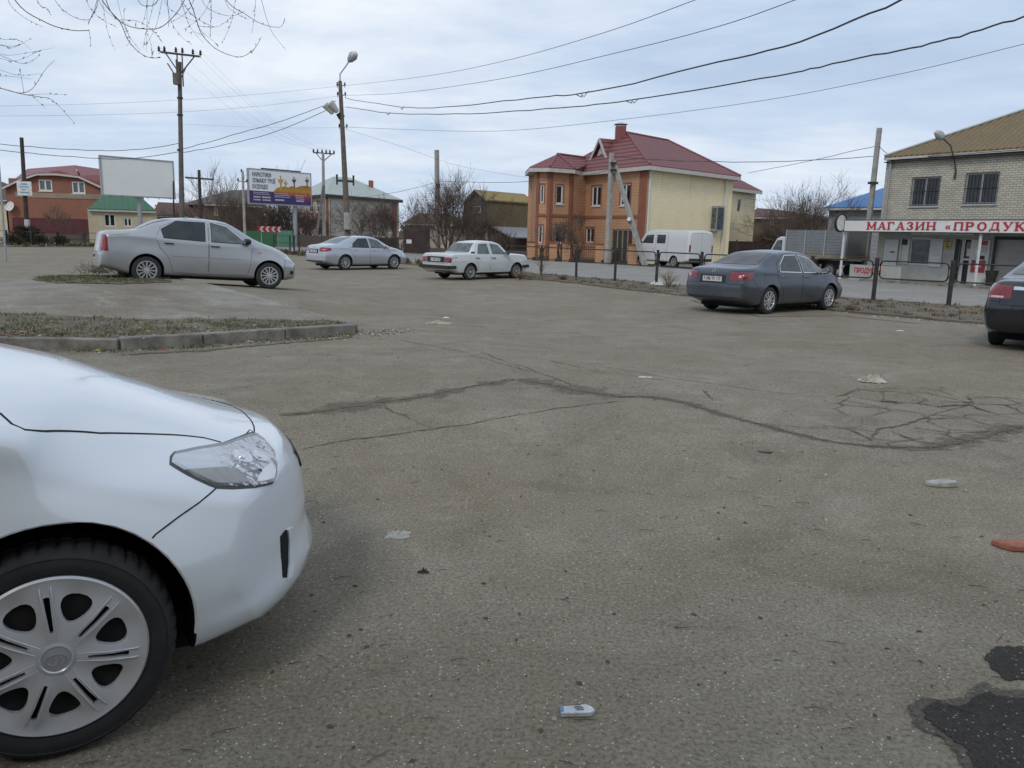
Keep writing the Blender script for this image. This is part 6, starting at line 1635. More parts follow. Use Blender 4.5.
mb = MB(); q = f2.rect(407, 239.5, 412, 243.5); f2.box(mb, *q, .05, .07); mb.build('notice', M['plate'], _)
sheet_fence('sheet_fence', 'long dark brown sheet fence behind the white van', 705, 60, 800, 64, 241.5, M['brown_sheet'])
sheet_fence('board_fence', 'low dark board fence at the foot of the barn', 430, 60, 531, 57, 249.5, M['boards'])
sheet_fence('board_fence', 'grey board fence in front of the old grey house', 297, 76, 398, 72, 236.5, M['boards'])
# low dark picket fence by the red house and cottage
sheet_fence('picket_fence', 'low dark fence along the foot of the red brick house', 6, 71, 90, 70, 234, M['boards'])

# ================================================================= poles
def pole(name, label, px_t, py_t, px_b, Y, mat, r0, r1, zb=None, sides=8, group=None, cat='utility pole', Yt=None):
    b = P(px_b, 250, Y); b.z = gz(b.x, b.y)-.05 if zb is None else zb
    t = P(px_t, py_t, Yt or Y)
    root = wthing(name, label, cat, tuple(b), group)
    mb = MB(); mb.tube([b, b+(t-b)*.5, t], [r0, (r0+r1)/2, r1], sides); mb.build('shaft', mat, root, smooth=sides > 6)
    return root, b, t
def insulator(p, root, h=.3, r=.07):
    mb = MB(); mb.lathe([(.015, -.12), (.015, 0), (r*.7, .02), (r, .06), (r*.5, .1), (r*.85, .14), (r*.4, h*.8), (0, h*.85)], 8, p); return mb.build('insulator', M['insul'], root, smooth=True)
# tall pole with six insulators
root, b, t = pole('utility_pole', 'tallest dark pole with a steel crossarm of six insulators', 179.5, 62, 182, 43, M['pole_dark'], .155, .105)
s_ = 43/790.
L = P(160.5, 52, 43); Rr = P(199.5, 56.5, 43); mb = MB(); mb.bar(L, Rr, .09, .09); ca_ = mb.build('crossarm', M['dark_steel'], root)
top = P(179.5, 54.5, 43)
for dx in (-.13, .13):
    mb = MB(); mb.bar(t+Vector((dx, 0, -1.2)), top+Vector((dx, 0, 0)), .05, .05); mb.build('strap', M['dark_steel'], ca_)
for q in (L+(Rr-L)*.12, L+(Rr-L)*.88):
    mb = MB(); mb.bar(q, t+Vector((0, 0, -.6)), .05, .05); mb.build('brace', M['dark_steel'], ca_)
TI = []
for px, py in ((159, 50), (164.5, 50), (176, 51), (182.5, 51.5), (193, 53), (200.5, 54)):
    p = P(px, py+1.5, 43); insulator(p, ca_, .32, .085); TI.append(p+Vector((0, 0, .25)))
mb = MB(); p = P(177, 79, 42.7); mb.box(tuple(p), (.32, .3, .55)); mb.tube([p+Vector((-.1, 0, .2)), p+Vector((-.45, 0, .75))], .035, 5); mb.tube([p+Vector((0, 0, .2)), p+Vector((0, 0, .95))], .03, 5); mb.tube([p+Vector((.2, 0, 0)), p+Vector((.5, 0, .6))], .03, 5)
mb.build('junction_box', M['wood_pole'], root)
for py in (98, 115, 150):
    p = b+(t-b)*0; q = P(180, py, 43); mb = MB(); mb.lathe([(.15, -.04), (.15, .04)], 10, q); mb.build('clamp_band', M['dark_steel'], root)
# street-lamp pole in the middle
root, b, t = pole('street_lamp_pole', 'leaning brown lamp pole with flood lights and a curved lamp arm', 340, 81, 349, 44, M['wood_pole'], .19, .10, cat='street lamp')
LPt = t
a1 = P(340, 74, 44); a2 = P(346, 66, 44); a3 = P(349.5, 60.5, 44)
mb = MB(); mb.tube([t-Vector((0, 0, .6)), a1, a2, a3], .035, 6); mb.build('lamp_arm', M['steel'], root, smooth=True)
dd = (P(353.5, 55.5, 44)-a3).normalized(); mb = MB(); mb.lathe([(.05, -.1), (.16, .02), (.24, .28), (.20, .42), (0, .46)], 14, a3, dd); lh = mb.build('lamp_head', M['steel'], root, smooth=True)
mb = MB(); mb.lathe([(.19, .42), (.16, .52), (0, .57)], 12, a3, dd); mb.build('lamp_glass', M['plate'], lh, smooth=True)
for (px, py, sx) in ((334, 108, 1), (329.5, 109.5, .8)):
    c = P(px, py, 43.6); mb = MB(); ax = Vector((-.55, -.3, .6)).normalized()
    mb.lathe([(0, -.3), (.12, -.25), (.20*sx, .05), (.24*sx, .32), (0, .36)], 10, c, ax); fl = mb.build('flood_light', M['fascia'], root, smooth=True)
mb = MB(); mb.bar(P(339, 113, 44), P(342, 118, 44), .12, .35); mb.build('flood_bracket', M['dark_wood'], root)
for py in (85.5, 95, 127):
    for sgn in (-1, 1):
        p = P(341+(py-85)*.05, py, 44)+Vector((sgn*.2, 0, 0)); mb = MB(); mb.bar(p-Vector((sgn*.16, 0, 0)), p+Vector((sgn*.04, 0, 0)), .03, .03); mb.build('hook', M['dark_steel'], root); insulator(p, root, .2, .055)
ca0 = P(337, 180.5, 44); ca1 = P(353.5, 181.5, 44); mb = MB(); mb.bar(ca0, ca1, .12, .12, up=(0, 1, 0)); c2_ = mb.build('crossarm', M['dark_steel'], root)
for k in (0, .5, 1):
    p = ca0+(ca1-ca0)*k; mb = MB(); mb.tube([p-Vector((0, 0, .22)), p+Vector((0, 0, .32))], [.05, .06], 6); mb.build('insulator', M['insul'], c2_)
mb = MB(); p = P(347.5, 222, 43.8); mb.lathe([(.2, 0), (.2, .9)], 10, p-Vector((0, 0, .4))); mb.build('painted_band', M['concrete'], root, smooth=True)
# far pole with crossarm and strut
root, b, t = pole('utility_pole', 'far concrete pole with five insulators and a leaning strut by the grey house', 323, 153, 324.5, 80, M['concrete'], .2, .13)
c0 = P(313.5, 152.5, 80); c1 = P(334, 154, 80); mb = MB(); mb.bar(c0, c1, .12, .1); cc = mb.build('crossarm', M['dark_steel'], root)
for q in (c0+(c1-c0)*.1, c0+(c1-c0)*.9): mb = MB(); mb.bar(q, t-Vector((0, 0, .8)), .07, .07); mb.build('brace', M['dark_steel'], cc)
TJ = []
for k in (0, .2, .42, .62, .8, 1): p = c0+(c1-c0)*k; insulator(p, cc, .42, .12); TJ.append(p+Vector((0, 0, .35)))
mb = MB(); q = P(315, 240, 76); q.z = -.2; mb.tube([q, P(323.5, 185, 80)], .13, 7); mb.build('strut', M['wood_pole'], root)
# dark cross pole
root, b, t = pole('utility_pole', 'dark wooden pole with a single plain crossarm like a cross', 199, 170, 202, 70, M['dark_wood'], .17, .13)
mb = MB(); mb.bar(P(185.5, 177.5, 69.8), P(213.5, 179.5, 69.8), .16, .14); mb.build('crossarm', M['dark_wood'], root)
# slim poles
root, b, t = pole('lamp_post', 'slim dark post just right of the blank billboard', 173.3, 181, 174.5, 64, M['dark_steel'], .08, .06, cat='post')
root, b, t = pole('utility_pole', 'slim pale wooden pole left of the printed billboard', 242.5, 171, 245.5, 68, M['concrete'], .13, .1)
mb = MB(); mb.bar(P(238, 181, 68), P(247, 182, 68), .06, .06); ca2 = mb.build('crossarm', M['dark_steel'], root)
for px, py in ((238, 181), (241.5, 172), (247, 182)): insulator(P(px, py, 68), ca2, .3, .1)
root, b, t = pole('utility_pole', 'plain square grey concrete pole beside the bare tree left of the barn', 436.8, 150, 437.8, 66, M['concrete'], .22, .19, sides=4)
CP = t
mb = MB(); q = P(438, 186, 65.7); mb.box(tuple(q), (.3, .3, .35)); mb.build('bracket', M['dark_steel'], root)
# sign pole at left
root, b, t = pole('utility_pole', 'dark leaning pole carrying a white notice board at far left', 21.5, 137.5, 28.5, 60, M['dark_wood'], .17, .13)
mb = MB(); p0 = P(27, 219.5, 59.9); p1 = P(28.2, 236, 59.9); mb.tube([p0, p1], .19, 8); mb.build('white_band', M['fascia'], root, smooth=True)
a_ = P(17.3, 181, 59.7); b_ = P(31, 181.5, 59.7); fr = Fr((a_.x, a_.y), (b_.x, b_.y)); q = fr.rect(17.5, 181.5, 32, 195.5)
nb = wthing('notice_board', 'white notice board with faint blue print fixed to the leaning pole', 'sign', tuple(fr.pt(q[0], q[1])))
mb = MB(); fr.box(mb, *q, 0, .06); bd_ = mb.build('board', M['plate'], nb)
M['pale_blue'] = plain('pale_blue_print', (.16, .30, .42), .6, bs=0)
mb = MB()
for k, (w0, w1) in enumerate(((.25, .75), (.2, .85), (.3, .6), (.2, .8))):
    z = q[3]-.18-k*.2; fr.box(mb, q[0]+(q[2]-q[0])*w0, z-.05, q[0]+(q[2]-q[0])*w1, z+.04, .062, .07)
mb.build('print', M['pale_blue'], bd_)
root, b, t = pole('sign_post', 'thin grey metal post at the very left edge of the car park', -1, 165, 5, 34, M['steel'], .045, .04, cat='post')
# leaning pole behind the shop
root, b, t = pole('utility_pole', 'square weathered pole leaning beside the shop corner', 879.5, 128, 865.5, 43.5, M['concrete'], .17, .15, sides=4)
WP = t
mb = MB(); q = P(873, 183, 43.3); mb.box(tuple(q), (.5, .15, .12)); mb.build('bracket', M['dark_steel'], root)
# A-frame pole before the orange house
root, b, t = pole('utility_pole', 'pale concrete pole with a slanting strut in front of the orange brick house', 611.8, 153, 607.8, 47.5, M['concrete'], .19, .15, sides=4)
AP = t
q = P(646, 265, 46.5); q.z = gz(q.x, q.y)-.1; mb = MB(); mb.tube([P(613.5, 161, 47.5), q], [.14, .18], 4); mb.build('strut', M['concrete'], root)
for py in (163, 170): mb = MB(); p = P(613.5, py, 47.3); mb.lathe([(.2, -.05), (.2, .05)], 8, p); mb.build('clamp_band', M['dark_steel'], root)
mb = MB(); mb.tube([P(630, 222, 47), P(629, 219, 46.6)], .12, 8); mb.build('old_lamp', M['steel'], root)

# ================================================================= billboards
def quadframe(c, Y0, Y1):
    a = P(c[0][0], c[0][1], Y0); b = P(c[1][0], c[1][1], Y1); return Fr((a.x, a.y), (b.x, b.y))
fr = quadframe([(100.7, 159), (172.8, 165)], 61, 65); q = fr.rect(101.5, 159.6, 172.5, 196)
root = wthing('billboard', 'large blank white billboard on a single pale post', 'billboard', tuple(fr.pt(fr.L*.55, -.2)))
mb = MB(); fr.box(mb, *q, 0, .12); pn = mb.build('panel', plain('blank_panel', (.74, .75, .72), .6, var=.06, scale=.6, bs=0), root)
mb = MB()
for (a, b2, c, d) in ((q[0]-.1, q[1]-.1, q[2]+.1, q[1]-.003), (q[0]-.1, q[3]+.003, q[2]+.1, q[3]+.1), (q[0]-.1, q[1], q[0]-.003, q[3]), (q[2]+.003, q[1], q[2]+.1, q[3])): fr.box(mb, a, b2, c, d, -.05, .16)
mb.build('frame', M['steel'], pn)
mb = MB(); fr.box(mb, q[0], q[1], q[2], q[3], -.35, -.05); mb.build('rear_frame', M['dark_steel'], root)
u, _ = fr.img(139, 200, -.2); p = fr.pt(u, 0, -.2); mb = MB(); mb.tube([(p.x, p.y, -.3), (p.x, p.y, q[1]+.5)], .17, 10); mb.build('post', M['steel'], root, smooth=True)
mb = MB()
for k in range(6): uu = q[0]+(q[2]-q[0])*(k+.5)/6; mb.tube([fr.pt(uu, q[1]-.05, .1), fr.pt(uu, q[1]-.2, .6)], .02, 4)
mb.build('catwalk_bracket', M['dark_steel'], root)
# printed billboard
fr = quadframe([(247.8, 171.4), (309.8, 177)], 73, 78); q = fr.rect(248.4, 171.6, 309.8, 204.2)
root = wthing('billboard', 'printed billboard with white top, purple foot and orange picture', 'billboard', tuple(fr.pt(fr.L*.75, -.2)))
mb = MB(); fr.box(mb, *q, 0, .12); pn = mb.build('panel', plain('poster_white', (.76, .76, .77), .6, bs=0, var=.05), root)
W_ = q[2]-q[0]; H_ = q[3]-q[1]
def at_(u, v): return (q[0]+u*W_, q[1]+v*H_)
purple = plain('purple_print', (.045, .03, .115), .6, bs=0, var=.1)
mb = MB(); fr.box(mb, q[0], q[1], q[2], q[1]+.37*H_, .121, .13); mb.build('purple_field', purple, pn)
m_, nt_, b_2 = new_mat('sunset_print'); tcv = coords(nt_, 'UV'); spx = nt_.nodes.new('ShaderNodeSeparateXYZ'); nt_.links.new(tcv, spx.inputs[0])
nz = noise(nt_, tcv, 2.2, 5, .7); vv = math_(nt_, 'ADD', math_(nt_, 'MULTIPLY', math_(nt_, 'SUBTRACT', spx.outputs['Y'], q[1]+.2*H_), 1/(H_*.6)), math_(nt_, 'MULTIPLY', math_(nt_, 'SUBTRACT', nz, .5), .7))
nt_.links.new(ramp(nt_, vv, [(.05, (.12, .03, .09)), (.3, (.35, .07, .04)), (.5, (.45, .24, .03)), (.75, (.30, .17, .03)), (1, (.5, .36, .08))]), b_2.inputs['Base Color']); b_2.inputs['Roughness'].default_value = .6
hill = [at_(.37, .34), at_(.40, .42), at_(.44, .50), at_(.5, .52), at_(.56, .56), at_(.62, .53), at_(.68, .58), at_(.75, .54), at_(.82, .60), at_(.90, .62), at_(1.0, .60), at_(1.0, .14), at_(.84, .10), at_(.70, .26), at_(.52, .30)]
mb = MB(); mb.prism(hill, fr.fn(), .124, .134); mb.build('picture', m_, pn)
orange = plain('orange_print', (.50, .30, .05), .6, bs=0); dk = plain('dark_print', (.07, .06, .06), .6, bs=0)
def figure(u, v, h, mat, k):
    mb = MB(); F_ = lambda a, b: at_(u+a*h*.22, v+b*h)
    body = [F_(-.12, 0), F_(-.10, .45), F_(-.20, .5), F_(-.45, .68), F_(-.42, .75), F_(-.12, .72), F_(-.08, .80), F_(-.10, .95), F_(0, 1.0), F_(.10, .95), F_(.08, .80), F_(.12, .72), F_(.42, .78), F_(.45, .71), F_(.18, .5), F_(.12, .45), F_(.14, 0), F_(.04, 0), F_(0, .38), F_(-.04, 0)]
    mb.prism(body, fr.fn(), .136, .142+k*.001); mb.build('figure_print', mat, pn)
figure(.50, .42, .46, orange, 0); figure(.58, .46, .30, orange, 1); figure(.72, .52, .36, dk, 2); figure(.94, .56, .34, plain('brown_print', (.14, .09, .05), .6, bs=0), 3)
root_txt = pn
def ftext(s, u, v, h, mat, width=None, bold=.0):
    p = at_(u, v); o = fr.pt(p[0], p[1], .135); mt = Matrix(((fr.u.x, 0, fr.n.x, o.x), (fr.u.y, 0, fr.n.y, o.y), (0, 1, 0, o.z), (0, 0, 0, 1)))
    return text_mesh(s, h*H_, mat, 'lettering', pn, mt, bold=bold, align='LEFT', width=None, sx=width or 1)
lt = plain('slate_print', (.10, .10, .14), .6, bs=0)
ftext('НАРКОТИКИ', .05, .85, .17, lt, .62, .012); ftext('ЛОМАЮТ ТВОЁ', .05, .67, .17, lt, .62, .012); ftext('БУДУЩЕЕ', .05, .49, .17, lt, .66, .012)
mb = MB(); r_ = random.Random(4)
for (u0, u1, vs) in ((.06, .33, (.31, .26)), (.39, .66, (.31, .26, .21)), (.74, .97, (.29, .24, .18))):
    for v in vs: a = at_(u0, v); c = at_(u1-r_.uniform(0, .1), v+.02); fr.box(mb, a[0], a[1], c[0], c[1], .131, .138)
for (u0, u1, v, h) in ((.06, .17, .16, .05), (.19, .33, .16, .05), (.06, .17, .08, .04), (.20, .33, .08, .04), (.40, .55, .10, .05), (.75, .88, .10, .05)):
    a = at_(u0, v); c = at_(u1, v+h); fr.box(mb, a[0], a[1], c[0], c[1], .131, .138)
mb.build('small_print', plain('lilac_print', (.42, .38, .46), .6, bs=0), pn)
mb = MB()
for (a, b2, c, d) in ((q[0]-.1, q[1]-.1, q[2]+.1, q[1]-.003), (q[0]-.1, q[3]+.003, q[2]+.1, q[3]+.08), (q[0]-.1, q[1], q[0]-.003, q[3]), (q[2]+.003, q[1], q[2]+.1, q[3])): fr.box(mb, a, b2, c, d, -.05, .15)
mb.build('frame', M['steel'], pn)
mb = MB(); a = at_(.22, 1); c = at_(.85, 1); fr.box(mb, a[0], a[1]+.09, c[0], a[1]+.2, -.2, 0); mb.build('lamp_rail', M['dark_steel'], root)
u, _ = fr.img(295, 220, -.25); p = fr.pt(u, 0, -.25); mb = MB(); mb.tube([(p.x, p.y, -.3), (p.x, p.y, q[1]+.4)], .2, 10); mb.build('post', M['steel'], root, smooth=True)
# chevron board
fr = quadframe([(258, 226), (281, 227)], 63, 65); q = fr.rect(258, 226.2, 281.2, 232.2); root = wthing('chevron_sign', 'red road sign with four white left pointing chevrons', 'road sign', tuple(fr.pt(fr.L/2, -.2)))
mb = MB(); fr.box(mb, *q, 0, .04); bd_ = mb.build('board', plain('sign_red', (.42, .035, .03), .5, bs=0), root)
mb = MB(); H_ = q[3]-q[1]; W_ = (q[2]-q[0])/4
for k in range(4):
    u0 = q[0]+k*W_; mb.prism([(u0+.12, q[1]+H_/2), (u0+.12+H_*.42, q[3]-.02), (u0+.12+H_*.42+.22, q[3]-.02), (u0+.34, q[1]+H_/2), (u0+.12+H_*.42+.22, q[1]+.02), (u0+.12+H_*.42, q[1]+.02)], fr.fn(), .041, .05)
mb.build('chevron', M['plate'], bd_)
for u in (q[0]+.35, q[2]-.35): mb = MB(); p = fr.pt(u, 0, -.04); mb.tube([(p.x, p.y, -.25), (p.x, p.y, q[3])], .035, 6); mb.build('post', M['steel'], root)

# ================================================================= railings
def railing(pts, label, H=1.15, loop=True):
    root = wthing('railing', label, 'railing', (pts[0][0], pts[0][1], gz(*pts[0])))
    V = [Vector((x, y, gz(x, y)+.04)) for x, y in pts]
    for p in V: mb = MB(); l = rnd.uniform(-.02, .02); mb.bar(p-Vector((0, 0, .1)), p+Vector((l, l, H+.08)), .09, .09, up=(1, 0, 0)); mb.build('post', M['dark_steel'], root)
    for i in range(len(V)-1):
        a, b = V[i], V[i+1]; d = (b-a); l = d.length; d.normalize(); z1 = H-.0; z0 = H-.5; q = .12; c_ = .1
        def pt(s, z): return a+d*s+Vector((0, 0, z+(b.z-a.z)*s/l))
        s0, s1 = .10, l-.10
        path = [pt(s0+c_, z0), pt(s1-c_, z0), pt(s1-.03, z0+.03), pt(s1, z0+c_), pt(s1, z1-c_), pt(s1-.03, z1-.03), pt(s1-c_, z1), pt(s0+c_, z1), pt(s0+.03, z1-.03), pt(s0, z1-c_), pt(s0, z0+c_), pt(s0+.03, z0+.03), pt(s0+c_, z0)]
        mb = MB()
        mb.tube(path, .024, 6, caps=False)
        for s in (0, l-.0):
            for z in (z0+.12, z1-.12): mb.tube([pt(s, z), pt(s0 if s == 0 else s1, z)], .015, 4)
        mb.build('rail_panel', M['dark_steel'], root, smooth=True)
    return root
railing([(-.4, 35.2), (1.11, 33.34), (2.45, 31.7), (3.79, 30.1), (5.05, 28.37), (6.24, 26.7), (7.6, 25.35), (9.0, 24.2), (10.45, 23.1), (12.0, 21.9), (13.6, 20.7), (15.2, 19.4)], 'dark pedestrian railing of rounded tube panels beside the street')
def gp(px, py): p = G(px, py); return (p.x, p.y)
railing([gp(-20, 245), gp(7, 245), gp(32, 246), gp(59, 246), gp(85, 247), gp(110, 248)], 'low dark railing on the far left verge before the red house', H=1.0)
railing([(-15.6, 56.5), (-15.2, 54), (-13.9, 51.5)][::-1]+[(-17.5, 58)], 'short dark railing behind the silver saloon at the street corner', H=1.15)

# ================================================================= van and truck
VAN = sedan(L=5.4, hw=.98, r=.33, axles=(1.25, 4.25), wheel='vaz', rl=.15, fl=.5, bow=(.28, 3, .05, 6), flare=.004, sill=.97, N=50, inset=.05,
    nose=[(.2, .05), (.5, 0), (1.0, .1), (1.3, .2)], tail=[(.2, .0), (1.5, .0), (2.2, .04)],
    top=[(0, 2.08), (.05, 2.16), (.2, 2.2), (3.6, 2.2), (3.95, 2.12), (4.7, 1.36), (4.8, 1.28), (5.25, 1.05), (5.4, .85)],
    belt=[(0, 1.3), (3.9, 1.3), (4.7, 1.2), (5.2, .95), (5.4, .7)], bot=[(0, .42), (.3, .38), (.6, .32), (4.9, .3), (5.2, .32), (5.4, .36)],
    wr=[(0, .86), (3.9, .86), (4.7, .80), (5.4, .7)], wb=[(0, .96), (4.0, .96), (4.8, .90), (5.4, .82)], wm=[(0, .97), (4.6, .98), (5.4, .88)], zm=[(0, .85), (4.7, .8), (5.4, .62)],
    drop=[(0, .12), (3.9, .12), (4.7, .05), (5.4, .04)],
    doors=[([(1.9, .40), (2.95, .40), (2.95, 2.0), (1.9, 2.0)], (2.05, 1.05)), ([(2.99, .40), (3.9, .45), (3.95, 1.0), (4.35, 1.32), (3.88, 1.9), (2.99, 2.0)], (3.12, 1.05))],
    windows=[[(2.1, 1.38), (2.85, 1.38), (2.85, 1.86), (2.1, 1.86)], [(3.2, 1.36), (4.2, 1.36), (3.85, 1.80), (3.2, 1.86)]],
    side_gaps=[[(1.85, .45), (1.85, 2.0)]], side_strips=[([(.1, 1.32), (1.8, 1.32)], .03, .004)],
    side_parts=[('headlight', [(5.0, .72), (5.2, .70), (5.18, .88), (5.05, .92)], 'headlamp', .005)],
    rear_parts=[('tail_light', rect(.80, .95, .90, 1.35), 'tail_red', .01), ('tail_light', rect(-.90, .95, -.80, 1.35), 'tail_red', .01), ('number_plate', rect(-.62, .72, -.18, .83), 'plate', .01),
                ('rear_bumper', rect(-.86, .44, .86, .58), 'dark', .03)],
    rear_gaps=[[(0, .6), (0, 2.05)], [(-.78, .62), (-.78, 2.02), (.78, 2.02), (.78, .62)]],
    front_parts=[('windscreen', [(-.80, 1.38), (.80, 1.38), (.74, 2.0), (-.74, 2.0)], 'glass', .005)], mirror=(4.25, 1.4))
ac = math.atan2(4.4, -2.5)
van_, _, _ = car(VAN, 'parked_van', 'white panel van parked facing away beside the yellow sided wall', (9.35, 46.9), 1.25, 1, ac, dict(paint=paint('van_white', (.56, .57, .57), 0, .16, .45), mirror=M['dark']), 'van')

def truck():
    ang = math.atan2(.83, -.56); root = thing('parked_truck', 'flatbed truck with white cab and high grey dropside body beyond the dark saloon', 'truck', (18.35, 43.0, gz(19, 43)), ang)
    # local: x forward, origin rear end centre
    gb = ribbed('grey_dropside', (.20, .215, .225), .155, True, .6, .15, .6, 'SAW', bsd=.03); tan = ribbed('tan_dropside', (.27, .21, .15), .12, True, .5, .15, .7, 'SAW', bsd=.02)
    mb = MB(); mb.box((1.9, 0, 1.86), (3.9, 2.1, 1.28)); mb.build('dropside_body', gb, root, local=True)
    mb = MB(); mb.box((1.9, 0, 1.08), (3.94, 2.14, .26)); mb.build('bed_side', tan, root, local=True)
    for s in (-1, 1):
        for x in (.05, 1.3, 2.55, 3.8): mb = MB(); mb.box((x, s*1.08, 1.8), (.07, .05, 1.42)); mb.build('stake', M['steel'], root, local=True)
        mb = MB(); mb.box((2.2, s*.9, .62), (.9, .35, .5)); mb.build('fuel_tank', M['dark_steel'], root, local=True)
    for s in (-1, 1): mb = MB(); mb.box((2.4, s*.4, .78), (5.0, .1, .22)); mb.build('chassis_rail', M['dark'], root, local=True)
    cp = [(3.95, .55), (5.55, .55), (5.62, .95), (5.25, 1.2), (4.95, 1.35), (4.55, 2.02), (4.3, 2.12), (3.97, 2.1)]
    cb_ = MB(); cb_.prism(cp, lambda a, b, d: Vector((a, d, b)), -.95, .95); cab = cb_.build('cab', paint('truck_white', (.56, .57, .58), 0, .15, .4), root, local=True)
    bv_ = cab.modifiers.new('b', 'BEVEL'); bv_.width = .06; bv_.segments = 3
    for s in (-1, 1):
        mb = MB(); mb.prism([(4.15, 1.32), (4.82, 1.32), (4.48, 1.9), (4.15, 1.93)], lambda a, b, d: Vector((a, d, b)), s*.952, s*.965); mb.build('side_window', M['glass_light'], cab, local=True)
        mb = MB(); mb.prism([(4.05, .62), (4.95, .62), (4.95, 1.28), (4.05, 1.28)], lambda a, b, d: Vector((a, d, b)), s*.951, s*.958); mb.build('door_panel', M['wpaint'], cab, local=True)
        for x in (.95, 4.75): make_wheel(root, x, s*.98, .36, s, 'vaz')
        mb = MB(); mb.box((4.95, s*1.12, 1.5), (.06, .16, .3)); mb.bar((4.9, s*.95, 1.4), (4.95, s*1.1, 1.5), .03, .03); mb.build('wing_mirror', M['dark'], cab, local=True)
    mb = MB(); mb.add([(4.97, -.8, 1.38), (4.97, .8, 1.38), (4.60, .74, 2.0), (4.60, -.74, 2.0)], [(0, 1, 2, 3)]); 
    for v in mb.v: v.x += .02
    mb.build('windscreen', M['glass'], cab, local=True)
truck()

# unseen building added behind the camera to shade the near part of the car park
def rear_building():
    root = wthing('added_shade_building', 'unseen dark brick building added behind the viewer to shade the car park', 'building', (2, -5.2, 0))
    F = Fr((-15, -5.2), (19, -6.4)); F.n = Vector((0, 1, 0)) if F.n.y < 0 else F.n
    M['dull_brick'] = brick('dull_brick', (.16, .10, .075), (.13, .085, .065), (.10, .09, .08), .25, .09, .012)
    hs = [(k*3.4+1.2, .9+s*3.0, k*3.4+2.8, 2.5+s*3.0) for k in range(9) for s in (0, 1)]
    wall(F, -.2, 7.2, hs, M['dull_brick'], root)
    for h in hs: window(F, h, root, bars=(1, 0), sill='fascia')
    for p in (F.pt(0, 0), F.pt(F.L, 0)): b = p-F.n*9; wall(Fr((p.x, p.y), (b.x, b.y)), -.2, 7.2, [], M['dull_brick'], root, name='side_wall')
    a, b = F.pt(-.4, 7.25, .6), F.pt(F.L+.4, 7.25, .6); c, d = b-F.n*10.2, a-F.n*10.2; m = Vector((0, 0, 2.4))
    roof_sheet([[a, b, (b+c)/2+m, (a+d)/2+m], [d, c, (b+c)/2+m, (a+d)/2+m]], M['slate'], root)
rear_building()
# ================================================================= trees and shrubs
BARK = [plain('bark_grey', (.105, .088, .072), .95, var=.35, scale=9), plain('bark_brown', (.085, .062, .048), .95, var=.35, scale=9), plain('twig_brown', (.095, .070, .055), .9, var=.3, scale=9)]
RMIN = [.004]
def branch_rec(mb, tw, p, d, L, r, lev, rr, spread, up, kmax, droop=0):
    n = 3 if lev > 0 else 4
    pts = [p]; q = p.copy(); dd = d.copy()
    for i in range(n):
        dd = (dd+Vector((rr.gauss(0, .10), rr.gauss(0, .10), rr.gauss(0, .08)+up*.05-droop*.1))).normalized(); q = q+dd*(L/n); pts.append(q.copy())
    rs = [r*(1-.45*i/n) for i in range(n+1)]
    tgt = mb if lev <= 1 else tw
    tgt.tube(pts, rs, 6 if lev == 0 else 4 if lev == 1 else 3, 0, caps=False)
    if lev >= kmax: return
    m = rr.randint(4, 5) if lev > 0 else rr.randint(4, 6)
    for k in range(m):
        t = rr.uniform(.3, 1) if lev > 0 else rr.uniform(.45, 1)
        if k == 0: t = 1
        i = min(n-1, int(t*n)); b = pts[i]+(pts[i+1]-pts[i])*(t*n-i)
        a = rr.uniform(0, 2*math.pi); side = dd.cross(Vector((math.cos(a), math.sin(a), .3))).normalized()
        ang = rr.uniform(.3, 1.0)*spread if k else rr.uniform(.05, .35)
        nd = (dd*math.cos(ang)+side*math.sin(ang)); nd.z += up*.15; nd.normalize()
        branch_rec(mb, tw, b, nd, L*rr.uniform(.55, .85), max(RMIN[0], r*(1-.45*t)*rr.uniform(.5, .72)), lev+1, rr, spread, up, kmax, droop)
def tree(name, label, base, h, seed, stems=1, spread=.9, up=.8, kmax=4, r=.12, mat=0, group=None, cat='tree', wide=0, rmin=None):
    rr = random.Random(seed); root = wthing(name, label, cat, tuple(base), group); tr = MB(); tw = MB(); RMIN[0] = base[1]*.00016
    for s in range(stems):
        a = 2*math.pi*s/stems+rr.uniform(-.4, .4); lean = (.12 if stems == 1 else rr.uniform(.2, .65+wide))
        d = Vector((math.cos(a)*lean, math.sin(a)*lean, 1)).normalized()
        branch_rec(tr, tw, Vector(base)+Vector((math.cos(a), math.sin(a), 0))*(.12 if stems > 1 else 0), d, h*rr.uniform(.34, .42), r*rr.uniform(.7, 1.1), 0, rr, spread, up, kmax)
    # normalise the height
    zmax = max(v.z for v in tw.v); k = h/(zmax-base[2])
    for m_ in (tr, tw):
        for v in m_.v: v.z = base[2]+(v.z-base[2])*k; v.x = base[0]+(v.x-base[0])*(k*.5+.5); v.y = base[1]+(v.y-base[1])*(k*.5+.5)
    tr.build('trunk', BARK[mat], root, smooth=True, recalc=False); tw.build('crown', BARK[2], root, recalc=False)
    return root
def gb(px, Y): p = P(px, 240, Y); return (p.x, p.y, gz(p.x, p.y)-.05)
tree('bare_tree', 'large many stemmed bare tree behind the square grey pole', gb(448, 63), 7.3, 11, stems=6, spread=1.0, up=.7, kmax=4, r=.11, wide=.25)
tree('bare_tree', 'bare bushy tree right of the big one, in front of the barn gable', gb(476, 61), 4.6, 12, stems=5, spread=1.0, up=.6, kmax=4, r=.08, wide=.3)
tree('bare_tree', 'spreading bare tree between the brown fence and the grey truck', gb(815, 60), 7.4, 13, stems=5, spread=1.1, up=.45, kmax=4, r=.13, wide=.6)
tree('bare_tree', 'slender bare tree left of the spreading one by the truck', gb(790, 66), 6.6, 14, stems=4, spread=.9, up=.5, kmax=4, r=.08, wide=.3)
